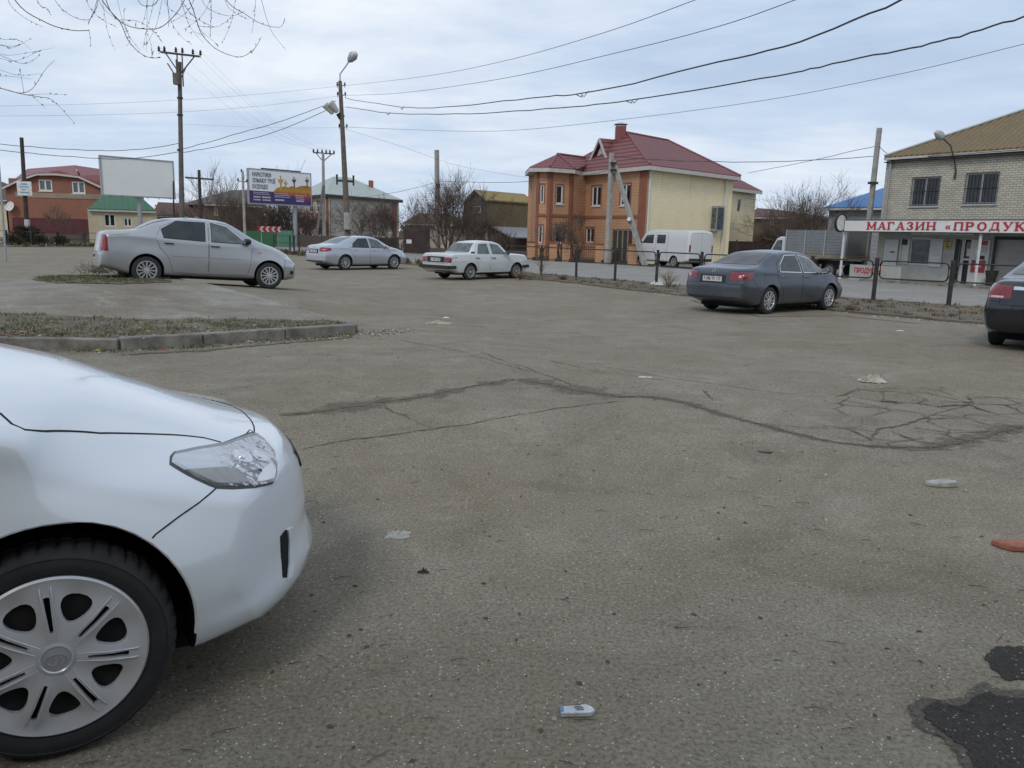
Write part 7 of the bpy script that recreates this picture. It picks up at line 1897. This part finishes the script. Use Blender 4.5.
tree('bare_tree', 'bare bushy tree in front of the grey house wall', gb(372, 70), 5.2, 15, stems=5, spread=1.0, up=.6, kmax=4, r=.08, wide=.3)
tree('bare_tree', 'smaller bare tree at the right corner of the grey house', gb(400, 74), 5.4, 16, stems=4, spread=1.0, up=.6, kmax=4, r=.07, wide=.2)
for k, (px, Y, h) in enumerate(((222, 80, 6.2), (262, 79, 5.6), (284, 80, 5.4), (304, 84, 4.6))):
    tree('bare_tree', ['brown bare tree before the brown roofed house', 'brown bare tree behind the left half of the printed billboard', 'brown bare tree behind the printed billboard post', 'low bare tree at the left corner of the grey house'][k], gb(px, Y), h, 20+k, stems=5, spread=1.0, up=.5, kmax=4, r=.09, wide=.3, mat=1, group='bare trees behind the printed billboard')
for k, (px, Y, h) in enumerate(((212, 130, 12.5), (226, 132, 13), (240, 135, 10.5), (285, 118, 11.6), (196, 128, 10))):
    tree('tall_bare_tree', ['tall thin bare tree over the brown roofed house, left of the pair', 'tallest thin bare tree over the brown roofed house', 'thin bare tree over the peak of the brown roof', 'pale bare tree rising over the printed billboard', 'thin bare tree beside the cross shaped pole'][k], gb(px, Y), h, 30+k, stems=2, spread=.7, up=.9, kmax=3, r=.16, group='far tall trees')
tree('shrub', 'dark leafless shrub in front of the oriel of the orange house', gb(561, 53.3), 3.1, 41, stems=4, spread=.9, up=.9, kmax=3, r=.05, mat=1, cat='shrub')
tree('shrub', 'clipped round headed bare tree left of the pale concrete pole', gb(577, 52.2), 3.6, 42, stems=2, spread=1.1, up=.8, kmax=4, r=.07, mat=1, cat='tree')
tree('shrub', 'small bare tree in front of the cottage wall below the billboard', gb(62, 67), 3.6, 43, stems=3, spread=.8, up=.8, kmax=3, r=.04, mat=1, cat='tree')
tree('bare_tree', 'brown bushy tree right of the cottage behind the tall pole', gb(170, 74), 3.9, 44, stems=4, spread=.9, up=.6, kmax=4, r=.06, mat=1)
tree('bare_tree', 'brown bushy tree over the brown fence, left of the truck cab', gb(770, 70), 3.8, 45, stems=5, spread=.9, up=.6, kmax=4, r=.07, mat=1)
tree('bare_tree', 'low bare bush against the lean-to shed', gb(505, 58), 2.3, 46, stems=5, spread=.9, up=.6, kmax=3, r=.05, mat=1)
# shaggy evergreen shrubs on the left verge
LEAF = [plain('juniper_dark', (.032, .035, .018), .9, var=.4, scale=12), plain('juniper_brown', (.085, .060, .038), .9, var=.4, scale=12)]
def tuft(name, label, base, rx, h, seed, n=900, group=None, mats=(0, 1), cat='shrub', lw=.03):
    rr = random.Random(seed); root = wthing(name, label, cat, tuple(base), group); mb = MB(); st = MB(); vs = []; fs = []; mi = []
    for i in range(n):
        a = rr.uniform(0, 2*math.pi); e = rr.random()**.6; z = rr.random(); rad = rx*e*math.sqrt(max(.05, 1-z*z*.85))*(.8+.35*math.sin(3*a+seed))
        p = Vector(base)+Vector((rad*math.cos(a), rad*math.sin(a), .05+z*h*.85)); d = Vector((math.cos(a)*.7, math.sin(a)*.7, rr.uniform(.2, 1.2))).normalized()*h*rr.uniform(.12, .28)
        s = d.cross(Vector((rr.gauss(0, 1), rr.gauss(0, 1), rr.gauss(0, 1)))).normalized()*lw; i0 = len(vs)
        vs += [p-s, p+s, p+d]; fs.append((i0, i0+1, i0+2)); mi.append(0 if rr.random() < .6 else 1)
    mb.v = [Vector(v) for v in vs]; mb.f = fs; mb.m = mi
    mb.build('foliage', [LEAF[mats[0]], LEAF[mats[1]]], root, recalc=False)
    for k in range(5): a = rr.uniform(0, 6.28); st.tube([Vector(base), Vector(base)+Vector((math.cos(a)*rx*.5, math.sin(a)*rx*.5, h*.7))], [.03, .01], 4)
    st.build('stem', BARK[1], root); return root
g_ = lambda px, py: (lambda p: (p.x, p.y, p.z+.02))(G(px, py))
tuft('evergreen_shrub', 'tall brownish shrub at the foot of the leaning notice pole', g_(27, 245.5), 1.3, 1.5, 1, 1500, 'verge shrubs')
tuft('evergreen_shrub', 'leftmost low dark shrub on the far left verge', g_(15, 246), .9, .75, 2, 900, 'verge shrubs')
tuft('evergreen_shrub', 'rounded dark shrub right of the leaning notice pole', g_(41.5, 246), .75, .75, 3, 900, 'verge shrubs')
tuft('evergreen_shrub', 'rounded dark shrub behind the tail of the silver saloon at left', g_(60, 246.5), .85, .8, 4, 900, 'verge shrubs')
# pile of dry twigs by the left silver saloon
p = G(100, 277); root = wthing('twig_heap', 'heap of dry brown twigs and leaves under the tail of the silver saloon', 'twig heap', (p.x, p.y, p.z)); rr = random.Random(5); mb = MB()
for i in range(420):
    a = rr.uniform(0, 6.28); e = rr.gauss(0, .34); q = Vector((p.x+e*1.1+.1, p.y+rr.gauss(0, .25), p.z+.10+abs(rr.gauss(0, .16)))); d = Vector((math.cos(a), math.sin(a)*.8, rr.uniform(-.1, .8)))*rr.uniform(.08, .26); mb.tube([q, q+d*.5+Vector((0, 0, .02)), q+d], [.006, .005, .002], 3, 0, caps=False)
mb.build('twigs', BARK[1], root, recalc=False)
# dry fan-shaped plant, dry bush at the white saloon's nose
def dry_plant(name, label, base, h, n, seed, spread=.9, cat='dry plant'):
    root = wthing(name, label, cat, tuple(base)); rr = random.Random(seed); mb = MB()
    for i in range(n):
        a = rr.uniform(0, 6.28); l = rr.uniform(.2, spread); d = Vector((math.cos(a)*l, math.sin(a)*l, 1)).normalized()*h*rr.uniform(.5, 1); q = Vector(base)
        b = q+d*.6; e = q+d+Vector((math.cos(a)*h*.2, math.sin(a)*h*.2, -.1*h)); mb.tube([q, b, e], [.008, .006, .003], 3, 0, caps=False)
        for k in range(3): c = q+d*rr.uniform(.4, .9); mb.tube([c, c+Vector((rr.gauss(0, .1), rr.gauss(0, .1), rr.uniform(0, .15)))*h*2], [.004, .002], 3, 0, caps=False)
    mb.build('stalks', M['dry_stalk'], root, recalc=False); return root
M['dry_stalk'] = plain('dry_stalk', (.20, .155, .10), .9, var=.3)
dry_plant('dry_weed', 'fan of dry weed stalks beside the white bag at the railing', g_(668, 288), .75, 26, 3)
dry_plant('dry_weed', 'tangle of dry weeds at the front wheel of the old white saloon', g_(520, 280), .45, 60, 4, 1.6)
dry_plant('dry_weed', 'tall dry weed head at the first railing post', g_(541, 277), 1.2, 10, 5, .35)
dry_plant('dry_weed', 'tangle of dry weeds under the second railing post', g_(563, 281), .3, 60, 6, 1.8)
dry_plant('dry_weed', 'dry weeds at the nose of the slate grey saloon', g_(850, 312), .22, 60, 7, 1.8)

# hanging willow twigs at top left: a tree that stands left of the picture
def willow():
    base = (-6.9, 4.6, 0); root = wthing('willow_tree', 'thin bare hanging twigs of a tree against the sky at top left', 'tree', base); tr = MB(); tw = MB(); rr = random.Random(3)
    top = Vector((-6.7, 4.9, 4.4)); tr.tube([base, (-6.95, 4.7, 2.2), tuple(top)], [.2, .16, .12], 10)
    def limb(pts, r0, r1, mb_=tr):
        k = len(pts); mb_.tube(pts, [r0+(r1-r0)*i/(k-1) for i in range(k)], 6, 0)
    Y = 5.5
    hub = [P(-60, -190, 5.3), P(60, -170, 5.4), P(200, -150, 5.5), P(340, -150, 5.7)]
    limb([top, P(-250, -150, 5.1)]+hub, .09, .02); limb([top, P(-300, 60, 5.2), P(-120, 60, 5.3)], .07, .014); limb([P(-120, 60, 5.3), P(-60, 75, 5.3), P(0, 88, 5.3)], .014, .007)
    def s(pts, r0=.006, r1=.0022, Yv=None, bud=True):
        r0 *= .46; r1 *= .6
        Yv = Yv or rr.uniform(5.2, 5.8); V = [P(x, y, Yv+.004*(i*3)) for i, (x, y) in enumerate(pts)]
        # smooth
        q = []
        for i in range(len(V)-1):
            a, b, c, d = V[max(i-1, 0)], V[i], V[i+1], V[min(i+2, len(V)-1)]
            for k in range(5): t = k/5; q.append(.5*((2*b)+(c-a)*t+(2*a-5*b+4*c-d)*t*t+(3*b-a-3*c+d)*t**3))
        q.append(V[-1]); n = len(q); tw.tube(q, [r0+(r1-r0)*i/(n-1) for i in range(n)], 5, 0)
        if bud:
            for i in range(1, n-1):
                if rr.random() < .4:
                    v = q[i]; e = (q[i+1]-q[i-1]).normalized()*.012+Vector((rr.gauss(0, .006), 0, rr.gauss(0, .006))); tw.tube([v, v+e*.5, v+e], [.0015, .003, .0006], 4, 0)
    s([(-10, -60), (15, 0), (45, 22), (70, 30), (89, 30.5)], .008, .004); s([(89, 29), (90, 37), (91, 46)], .003, .0015)
    s([(60, -70), (102, 0), (120, 22), (128, 40), (140, 53), (152, 58), (160, 57)], .008, .002); s([(5, -30), (8, 0), (22, 16), (43, 27)], .004, .0015)
    s([(20, -40), (38, 2), (46, 8), (51, 15)], .004, .002); s([(40, -40), (55, 0), (72, 16), (90, 19), (97, 0), (102, -20)], .003, .003)
    s([(88, 25), (92, 15), (97, 6), (99, -10)], .003, .003); s([(100, -20), (110, 10), (124, 24), (145, 29), (163, 26), (182, 5), (190, -20)], .006, .004)
    s([(118, 20), (127, 20), (140, 22), (152, 30), (163, 43)], .003, .0015); s([(124, 24), (124, 14), (125, 8)], .002, .0012); s([(136, 28), (136, 20)], .002, .001)
    s([(130, -40), (138, 0), (150, 6), (158, 0), (165, -20)], .004, .004); s([(165, -40), (167, 0), (169, 14), (168.5, 27)], .004, .002); s([(170, -30), (168, 10), (178, 33), (192, 45)], .003, .001)
    s([(160, -30), (152, 10), (147, 28), (143, 48)], .003, .001); s([(172, -30), (190, 2), (197, 22), (203, 36), (218, 50), (240, 57), (255, 48), (261, 37)], .007, .002)
    s([(249, 53), (254, 50), (256, 42)], .002, .001); s([(197, 24), (203, 33), (212, 40), (219, 46)], .003, .001); s([(205, 37), (195, 32), (188, 33)], .002, .001); s([(197, 26), (215, 27), (226, 22), (231, 17)], .003, .001)
    s([(208, -50), (211, 0), (211, 20), (210, 36)], .004, .002); s([(195, -30), (203, 2), (215, 12), (232, 16), (245, 11)], .004, .0015); s([(190, -50), (226, 0), (245, 14), (262, 24), (280, 27), (285, 18)], .006, .002)
    s([(125, 25), (130, 40), (126, 46)], .003, .001); s([(152, 57), (151, 45), (148, 34)], .003, .001)
    s([(0, 88), (20, 93), (33, 88), (45, 70), (55, 60)], .005, .0015); s([(0, 88), (22, 94), (40, 97), (52, 100), (70, 118), (74, 124)], .006, .001); s([(25, 95), (45, 94), (67, 95)], .003, .001); s([(24, 93), (20, 70), (20, 72)], .003, .0015); s([(32, 96), (40, 103), (46, 109)], .002, .001)
    s([(-30, 40), (0, 55), (20, 63), (30, 62), (40, 55)], .004, .0015); s([(-20, 44), (2, 45), (12, 48), (20, 44)], .003, .001); s([(-20, 78), (5, 76), (32, 79)], .003, .001)
    for k in range(16):
        x = rr.uniform(85, 265); L_ = rr.uniform(18, 52); c_ = rr.uniform(-26, 26); s([(x-c_*.6, -45), (x, 0), (x+c_*.5, L_*.6), (x+c_*1.3, L_)], rr.uniform(.0025, .0045), .0012)
    for k in range(5):
        y = rr.uniform(30, 105); s([(-40, y-12), (0, y), (18, y+rr.uniform(-4, 8)), (rr.uniform(30, 55), y+rr.uniform(-14, 14))], .003, .001)
    tr.build('trunk', BARK[1], root, smooth=True); tw.build('crown', plain('willow_twig', (.15, .125, .10), .9, var=.3), root, smooth=True, recalc=False)
willow()

# distant belt closing the horizon
def belt():
    rr = random.Random(9); vs = []; fs = []; mb = MB()
    for i in range(26000):
        x = rr.uniform(-190, 230); y = 150+rr.uniform(0, 60)+abs(x)*.1; h = 3.2+1.6*math.sin(x*.05)+1.2*math.sin(x*.17+1)+.8*math.sin(x*.41)
        z = rr.uniform(-.3, max(1.5, h)); a = rr.uniform(0, 3.14); s = rr.uniform(.15, .5); i0 = len(vs)
        vs += [Vector((x-s*math.cos(a), y, z-s*.3)), Vector((x+s*math.cos(a), y+rr.uniform(-s, s), z-s*.2)), Vector((x+rr.uniform(-s, s)*.5, y, z+s*1.4))]; fs.append((i0, i0+1, i0+2))
    mb.v = vs; mb.f = fs; mb.m = [0]*len(fs)
    tag(mb.build('far_tree_belt', plain('far_brush', (.10, .085, .07), .95), recalc=False), kind='stuff')
belt()

# ================================================================= overhead wires
def wire(pts, Ya, Yb, r, label, group='overhead wires', kink=None):
    """pts in pixels; the wire hangs in the vertical plane between its two end points"""
    a = P(*pts[0], Ya); b = P(*pts[-1], Yb); d = Vector((b.x-a.x, b.y-a.y, 0)); n = Vector((-d.y, d.x, 0)).normalized(); V = []
    for px, py in pts:
        r_ = ray(px, py); t = (a-CAM).dot(n)/r_.dot(n); V.append(CAM+r_*t)
    V[0] = a; V[-1] = b; q = []
    for i in range(len(V)-1):
        p0, p1, p2, p3 = V[max(i-1, 0)], V[i], V[i+1], V[min(i+2, len(V)-1)]
        for k in range(6): t = k/6; q.append(.5*((2*p1)+(p2-p0)*t+(2*p0-5*p1+4*p2-p3)*t*t+(3*p1-p0-3*p2+p3)*t**3))
    q.append(V[-1]); wr_ = random.Random(len(label)); zo = 0
    if r > .012:
        for i_ in range(1, len(q)-1): zo = zo*.5+wr_.uniform(-.02, .02); q[i_] = q[i_]+Vector((0, 0, zo))
    mb = MB(); mb.tube(q, r, 5, 0)
    if kink:
        for kp in kink:
            c = min(q, key=lambda v: abs((v-CAM).dot(_R)/(v-CAM).dot(_F)*FPX+512-kp)); mb.tube([c+d.normalized()*-.25, c+Vector((0, 0, -.08)), c+Vector((0, 0, -.02)), c+d.normalized()*.1+Vector((0, 0, -.09)), c+d.normalized()*.3], r*.7, 4, 0)
    mb = mb; o = mb.build('overhead_wire', M['wire'], None, smooth=True)
    tag(o, label, 'wire', group)
    return o
wire([(345, 97.5), (360, 101), (402, 107), (452, 106.5), (530, 99), (582, 93), (700, 68), (800, 40), (902, 0), (980, -36)], 44, 9, .013, 'thick black cable from the lamp pole rising off the top of the sky', kink=(402, 582))
wire([(345, 107), (388, 113), (470, 114), (560, 107.5), (632, 99.5), (760, 80), (820, 67), (900, 50), (960, 36), (1024, 17), (1080, -4)], 44, 12, .015, 'thick black twisted cable from the lamp pole to the upper right edge', kink=(388, 632))
wire([(345, 127), (420, 130), (500, 131), (600, 122), (760, 101), (900, 74), (1024, 44), (1090, 28)], 44, 18, .007, 'thin wire running below the two thick cables to the right edge')
wire([(342, 86), (420, 77), (500, 62), (600, 34), (695, 0), (760, -26)], 44, 12, .006, 'upper thin wire leaving the top of the sky left of the cables')
wire([(342, 95.5), (400, 93), (500, 79), (620, 52), (720, 26), (795, 0), (860, -24)], 44, 12, .007, 'second thin wire leaving the top of the sky left of the cables')
wire([(336, 101), (290, 118), (250, 130), (220, 139), (182, 149)], 44, 43, .016, 'upper cable from the lamp pole to the tall pole')
wire([(329, 109), (290, 126), (250, 139), (215, 147), (182, 152.5)], 44, 43, .016, 'lower cable from the lamp pole to the tall pole')
wire([(180, 143), (150, 148), (100, 150.5), (60, 149), (0, 144), (-60, 138)], 43, 38, .016, 'upper cable from the tall pole to the left edge')
wire([(180, 151.5), (140, 157.5), (100, 158.5), (60, 156), (0, 150), (-60, 143)], 43, 38, .016, 'lower cable from the tall pole to the left edge')
wire([(342, 86), (260, 94), (180, 100), (90, 104), (0, 106), (-60, 106)], 44, 40, .005, 'thin upper wire crossing behind the tall pole to the left edge')
wire([(342, 95.5), (260, 106), (180, 112), (90, 115), (0, 116), (-60, 116)], 44, 40, .005, 'thin second wire crossing behind the tall pole to the left edge')
wire([(342, 127.5), (300, 128), (250, 127), (180, 124)], 44, 43, .004, 'thin wire between the lamp pole and the tall pole')
for k, (i, j) in enumerate(((0, 0), (2, 2), (4, 4), (5, 5))):
    a, b = TI[i], TJ[j]; V = [a+(b-a)*t/12-Vector((0, 0, 1.1*4*(t/12)*(1-t/12))) for t in range(13)]; mb = MB(); mb.tube(V, .004, 4)
    tag(mb.build('overhead_wire', M['wire'], None, smooth=True), 'faint line wire between the two poles with crossarms', 'wire', 'line wires from crossarm to crossarm')
wire([(437, 181), (500, 182.5), (560, 179), (611, 170)], 66, 47.5, .016, 'sagging cable from the square grey pole to the pale concrete pole')
wire([(437, 182), (415, 188), (380, 195), (330, 200)], 66, 82, .016, 'sagging cable from the square grey pole back to the grey house')
wire([(612, 156), (680, 161), (760, 162), (840, 159), (876, 156)], 47.5, 43.5, .018, 'cable from the pale concrete pole to the pole by the shop')
wire([(748, 173), (800, 163), (840, 154), (877, 146)], 62, 43.5, .016, 'thin cable from the orange house roof to the pole by the shop')
wire([(879, 146), (888, 154), (905, 158), (955, 154), (1040, 148)], 43.5, 32, .016, 'cable from the leaning pole along the shop eaves')
wire([(345, 129), (400, 146), (460, 166), (530, 178)], 44, 55, .006, 'thin wire from the lamp pole down to the orange house')
for (px, py, Y) in ((402, 108, None), (582, 94, None)): pass

# ================================================================= rubbish on the asphalt
def crumple(mb, c, sx, sy, sz, seed, n=9, mi=0):
    rr = random.Random(seed); vs = []; fs = []
    for j in range(n+1):
        for i in range(n+1):
            u, v = i/n-.5, j/n-.5; rr_ = 1-.25*rr.random(); vs.append((c.x+u*sx*2*rr_+rr.gauss(0, sx*.05), c.y+v*sy*2*rr_+rr.gauss(0, sy*.05), c.z+.004+abs(rr.gauss(0, 1))*sz*(1-(2*abs(u))**2)*(1-(2*abs(v))**2)*1.2+sz*.2*rr.random()))
    for j in range(n):
        for i in range(n): fs.append((j*(n+1)+i, j*(n+1)+i+1, (j+1)*(n+1)+i+1, (j+1)*(n+1)+i))
    mb.add(vs, fs, mi)
def litter(name, label, px, py, sx, sy, sz, mat, seed, cat='litter'):
    p = G(px, py); mb = MB(); crumple(mb, p, sx, sy, sz, seed); o = mb.build(name, mat, None, recalc=False); off = Vector(p)
    for v in o.data.vertices: v.co -= off
    o.location = p; return tag(o, label, cat)
m_, nt_, b_ = new_mat('clear_film'); b_.inputs['Base Color'].default_value = (.62, .62, .58, 1); b_.inputs['Roughness'].default_value = .25; b_.inputs['Alpha'].default_value = .45; M['film'] = m_
litter('plastic_film', 'small crumpled clear plastic wrapper in the middle of the asphalt', 399, 536, .065, .05, .013, M['film'], 1)
litter('plastic_bag', 'crumpled dirty white plastic bag lying by the cracked asphalt', 872, 382, .15, .12, .060, plain('dirty_bag', (.40, .37, .31), .6, var=.35, scale=15), 2)
litter('plastic_bag', 'white plastic bag lying under the railing by the dry weed', 657, 286, .32, .25, .16, plain('white_bag', (.55, .55, .55), .6, var=.15, scale=8), 3)
litter('paper_scrap', 'small white paper scrap beside the long crack', 645, 377.5, .085, .04, .004, M['plate'], 4)
litter('paper_scrap', 'flat torn brownish cardboard scrap far across the car park', 438, 323.5, .26, .16, .02, plain('cardboard', (.38, .31, .24), .8), 5)
litter('paper_scrap', 'tiny white paper scrap behind the cardboard scrap', 446, 318, .08, .06, .01, M['plate'], 6)
litter('paper_scrap', 'pinkish paper scrap at the tip of the kerb', 382, 338, .09, .05, .012, plain('pink_scrap', (.38, .22, .17), .8), 7)
litter('paper_scrap', 'red scrap on the raised bed before the long kerb', 46, 336.5, .07, .05, .02, M['red_paper'], 8)
litter('yellow_leaf', 'yellow leaf bunch on the raised bed before the long kerb', 66, 333, .10, .07, .02, plain('yellow_leaf', (.45, .40, .10), .8), 9)
litter('leaf', 'dark dry leaf lying below the clear plastic wrapper', 423, 573, .028, .012, .010, plain('leaf_dark', (.05, .04, .03), .9), 10)
litter('paper_scrap', 'white scrap far away on the verge kerb', 900, 331, .08, .06, .01, M['plate'], 14)
for k, (px, py) in enumerate(((98, 351), (163, 350), (250, 342))): 
    o = litter('paper_scrap', ['pale leaf on the asphalt below the first dark kerb stain', 'reddish wrapper on the asphalt beside the long kerb', 'pale scrap on the asphalt near the end of the long kerb'][k], px, py, .05, .04, .015, [M['yellow_paper'], M['red_paper'], M['cream']][k], 20+k)
# small stone
p = G(765, 452); mb = MB(); mb.lathe([(0, 0), (.045, .004), (.05, .014), (.03, .024), (0, .026)], 9, p, rfun=lambda k, j, r: r*(1+.18*math.sin(j*2.3+k))); tag(mb.build('stone', M['kerb'], smooth=True), 'small pale stone in front of the cracked asphalt', 'stone')
# flattened grey can / slab of foam
p = G(941, 486); mb = MB(); out_ = [(-.105, .0), (-.085, .028), (-.03, .045), (.04, .04), (.10, .012), (.095, -.022), (.03, -.042), (-.05, -.035)]
mb.prism(out_, lambda a, b, d: Vector((p.x+a, p.y+b, p.z+d+.012*math.sin(a*30)*(1 if d > .01 else 0))), .002, .032); o = mb.build('flattened_cup', plain('foam_grey', (.36, .36, .33), .7, var=.3, scale=20)); tag(o, 'flattened pale grey cup lying on the asphalt at right', 'litter'); bv_ = o.modifiers.new('b', 'BEVEL'); bv_.width = .006; bv_.segments = 2
# brick fragment at right edge
p = G(1008, 548); mb = MB(); out_ = [(-.07, .035), (-.045, -.02), (-.01, -.055), (.16, -.06), (.17, .055), (.0, .045)]
mb.prism(out_, lambda a, b, d: Vector((p.x+a, p.y+b, p.z+d)), .002, .032); o = mb.build('brick_fragment', plain('terracotta', (.33, .13, .085), .85, var=.35, scale=18, bs=.6)); tag(o, 'broken flat terracotta tile at the right edge', 'tile fragment'); bv_ = o.modifiers.new('b', 'BEVEL'); bv_.width = .007; bv_.segments = 2
# crushed carton
p = G(577, 713); root = thing('carton', 'small flattened white and blue drink carton near the camera', 'carton', (p.x, p.y, p.z+.002), R(6))
mb = MB(); pts2 = [(-.057, -.024), (.038, -.027), (.056, -.012), (.052, .012), (.035, .026), (-.050, .022)]
mb.prism(pts2, lambda a, b, d: Vector((a, b, d+.004*math.sin(a*60+b*40)*(1 if d > .005 else 0))), .0, .013); o = mb.build('carton_body', plain('carton_white', (.50, .52, .53), .45, var=.25, scale=40), root, local=True); bv_ = o.modifiers.new('b', 'BEVEL'); bv_.width = .003; bv_.segments = 2
mb = MB(); mb.prism([(-.056, -.018), (-.035, -.021), (-.022, .0), (-.040, .018), (-.050, .018)], lambda a, b, d: Vector((a, b, d+.004*math.sin(a*60+b*40))), .0135, .0145); mb.build('blue_print', plain('carton_blue', (.05, .25, .50), .45, var=.2), root, local=True)
mb = MB()
for k in range(4): mb.box((.0+.003*k, .014-.008*k, .0175), (.028-.004*(k % 2), .0025, .001))
mb.build('print', M['dark_steel'], root, local=True)
# ================================================================= light, sky, render settings
w = bpy.data.worlds.new('World'); scn.world = w; w.use_nodes = True
nt = w.node_tree; bg = nt.nodes['Background']
sky = nt.nodes.new('ShaderNodeTexSky'); sky.sky_type = 'NISHITA'; sky.sun_disc = False
SUN_EL, SUN_AZ = R(42), R(200)
sky.sun_elevation = SUN_EL; sky.sun_rotation = SUN_AZ; sky.dust_density = 3; sky.air_density = 1.2
tc = nt.nodes.new('ShaderNodeTexCoord'); sp = nt.nodes.new('ShaderNodeSeparateXYZ'); nt.links.new(tc.outputs['Generated'], sp.inputs[0])
zz = math_(nt, 'ADD', math_(nt, 'MAXIMUM', sp.outputs['Z'], 0), .16)
cb = nt.nodes.new('ShaderNodeCombineXYZ')
nt.links.new(math_(nt, 'DIVIDE', sp.outputs['X'], zz), cb.inputs[0]); nt.links.new(math_(nt, 'DIVIDE', sp.outputs['Y'], zz), cb.inputs[1])
mp = nt.nodes.new('ShaderNodeMapping'); mp.inputs['Rotation'].default_value = (0, 0, R(25)); mp.inputs['Scale'].default_value = (.62, .98, 1); mp.inputs['Location'].default_value = (3.1, 1.4, 0)
nt.links.new(cb.outputs[0], mp.inputs['Vector'])
n1 = noise(nt, mp.outputs[0], .9, 8, .58, .4); n2 = noise(nt, mp.outputs[0], 2.6, 8, .6, .2)
f = math_(nt, 'ADD', math_(nt, 'MULTIPLY', n1, .7), math_(nt, 'MULTIPLY', n2, .3))
cl = ramp(nt, f, [(.36, (4.6, 5.9, 7.9)), (.45, (5.6, 6.9, 8.8)), (.53, (7.2, 8.1, 9.5)), (.63, (9.2, 9.7, 10.4))])
hz = ramp(nt, sp.outputs['Z'], [(0, .55), (.25, 0)])
cl = mix(nt, cl, (7.2, 8.2, 9.6), hz)
col = mix(nt, sky.outputs[0], cl, .94)
nt.links.new(col, bg.inputs['Color']); bg.inputs['Strength'].default_value = .1
sl = bpy.data.lights.new('sun', 'SUN'); sl.energy = 1.15; sl.angle = R(14); sl.color = (1, .96, .9)
so = bpy.data.objects.new('sun', sl); COL.objects.link(so)
# direction towards the sun: azimuth measured like the sky texture
az = SUN_AZ; d = Vector((math.sin(az)*math.cos(SUN_EL), math.cos(az)*math.cos(SUN_EL), math.sin(SUN_EL)))
so.rotation_euler = d.to_track_quat('Z', 'Y').to_euler()
scn.view_settings.view_transform = 'Standard'; scn.view_settings.look = 'None'; scn.view_settings.exposure = 0; scn.view_settings.gamma = 1; scn.view_settings.use_curve_mapping = False
scn.render.engine = 'CYCLES'; scn.render.resolution_x = 1024; scn.render.resolution_y = 768
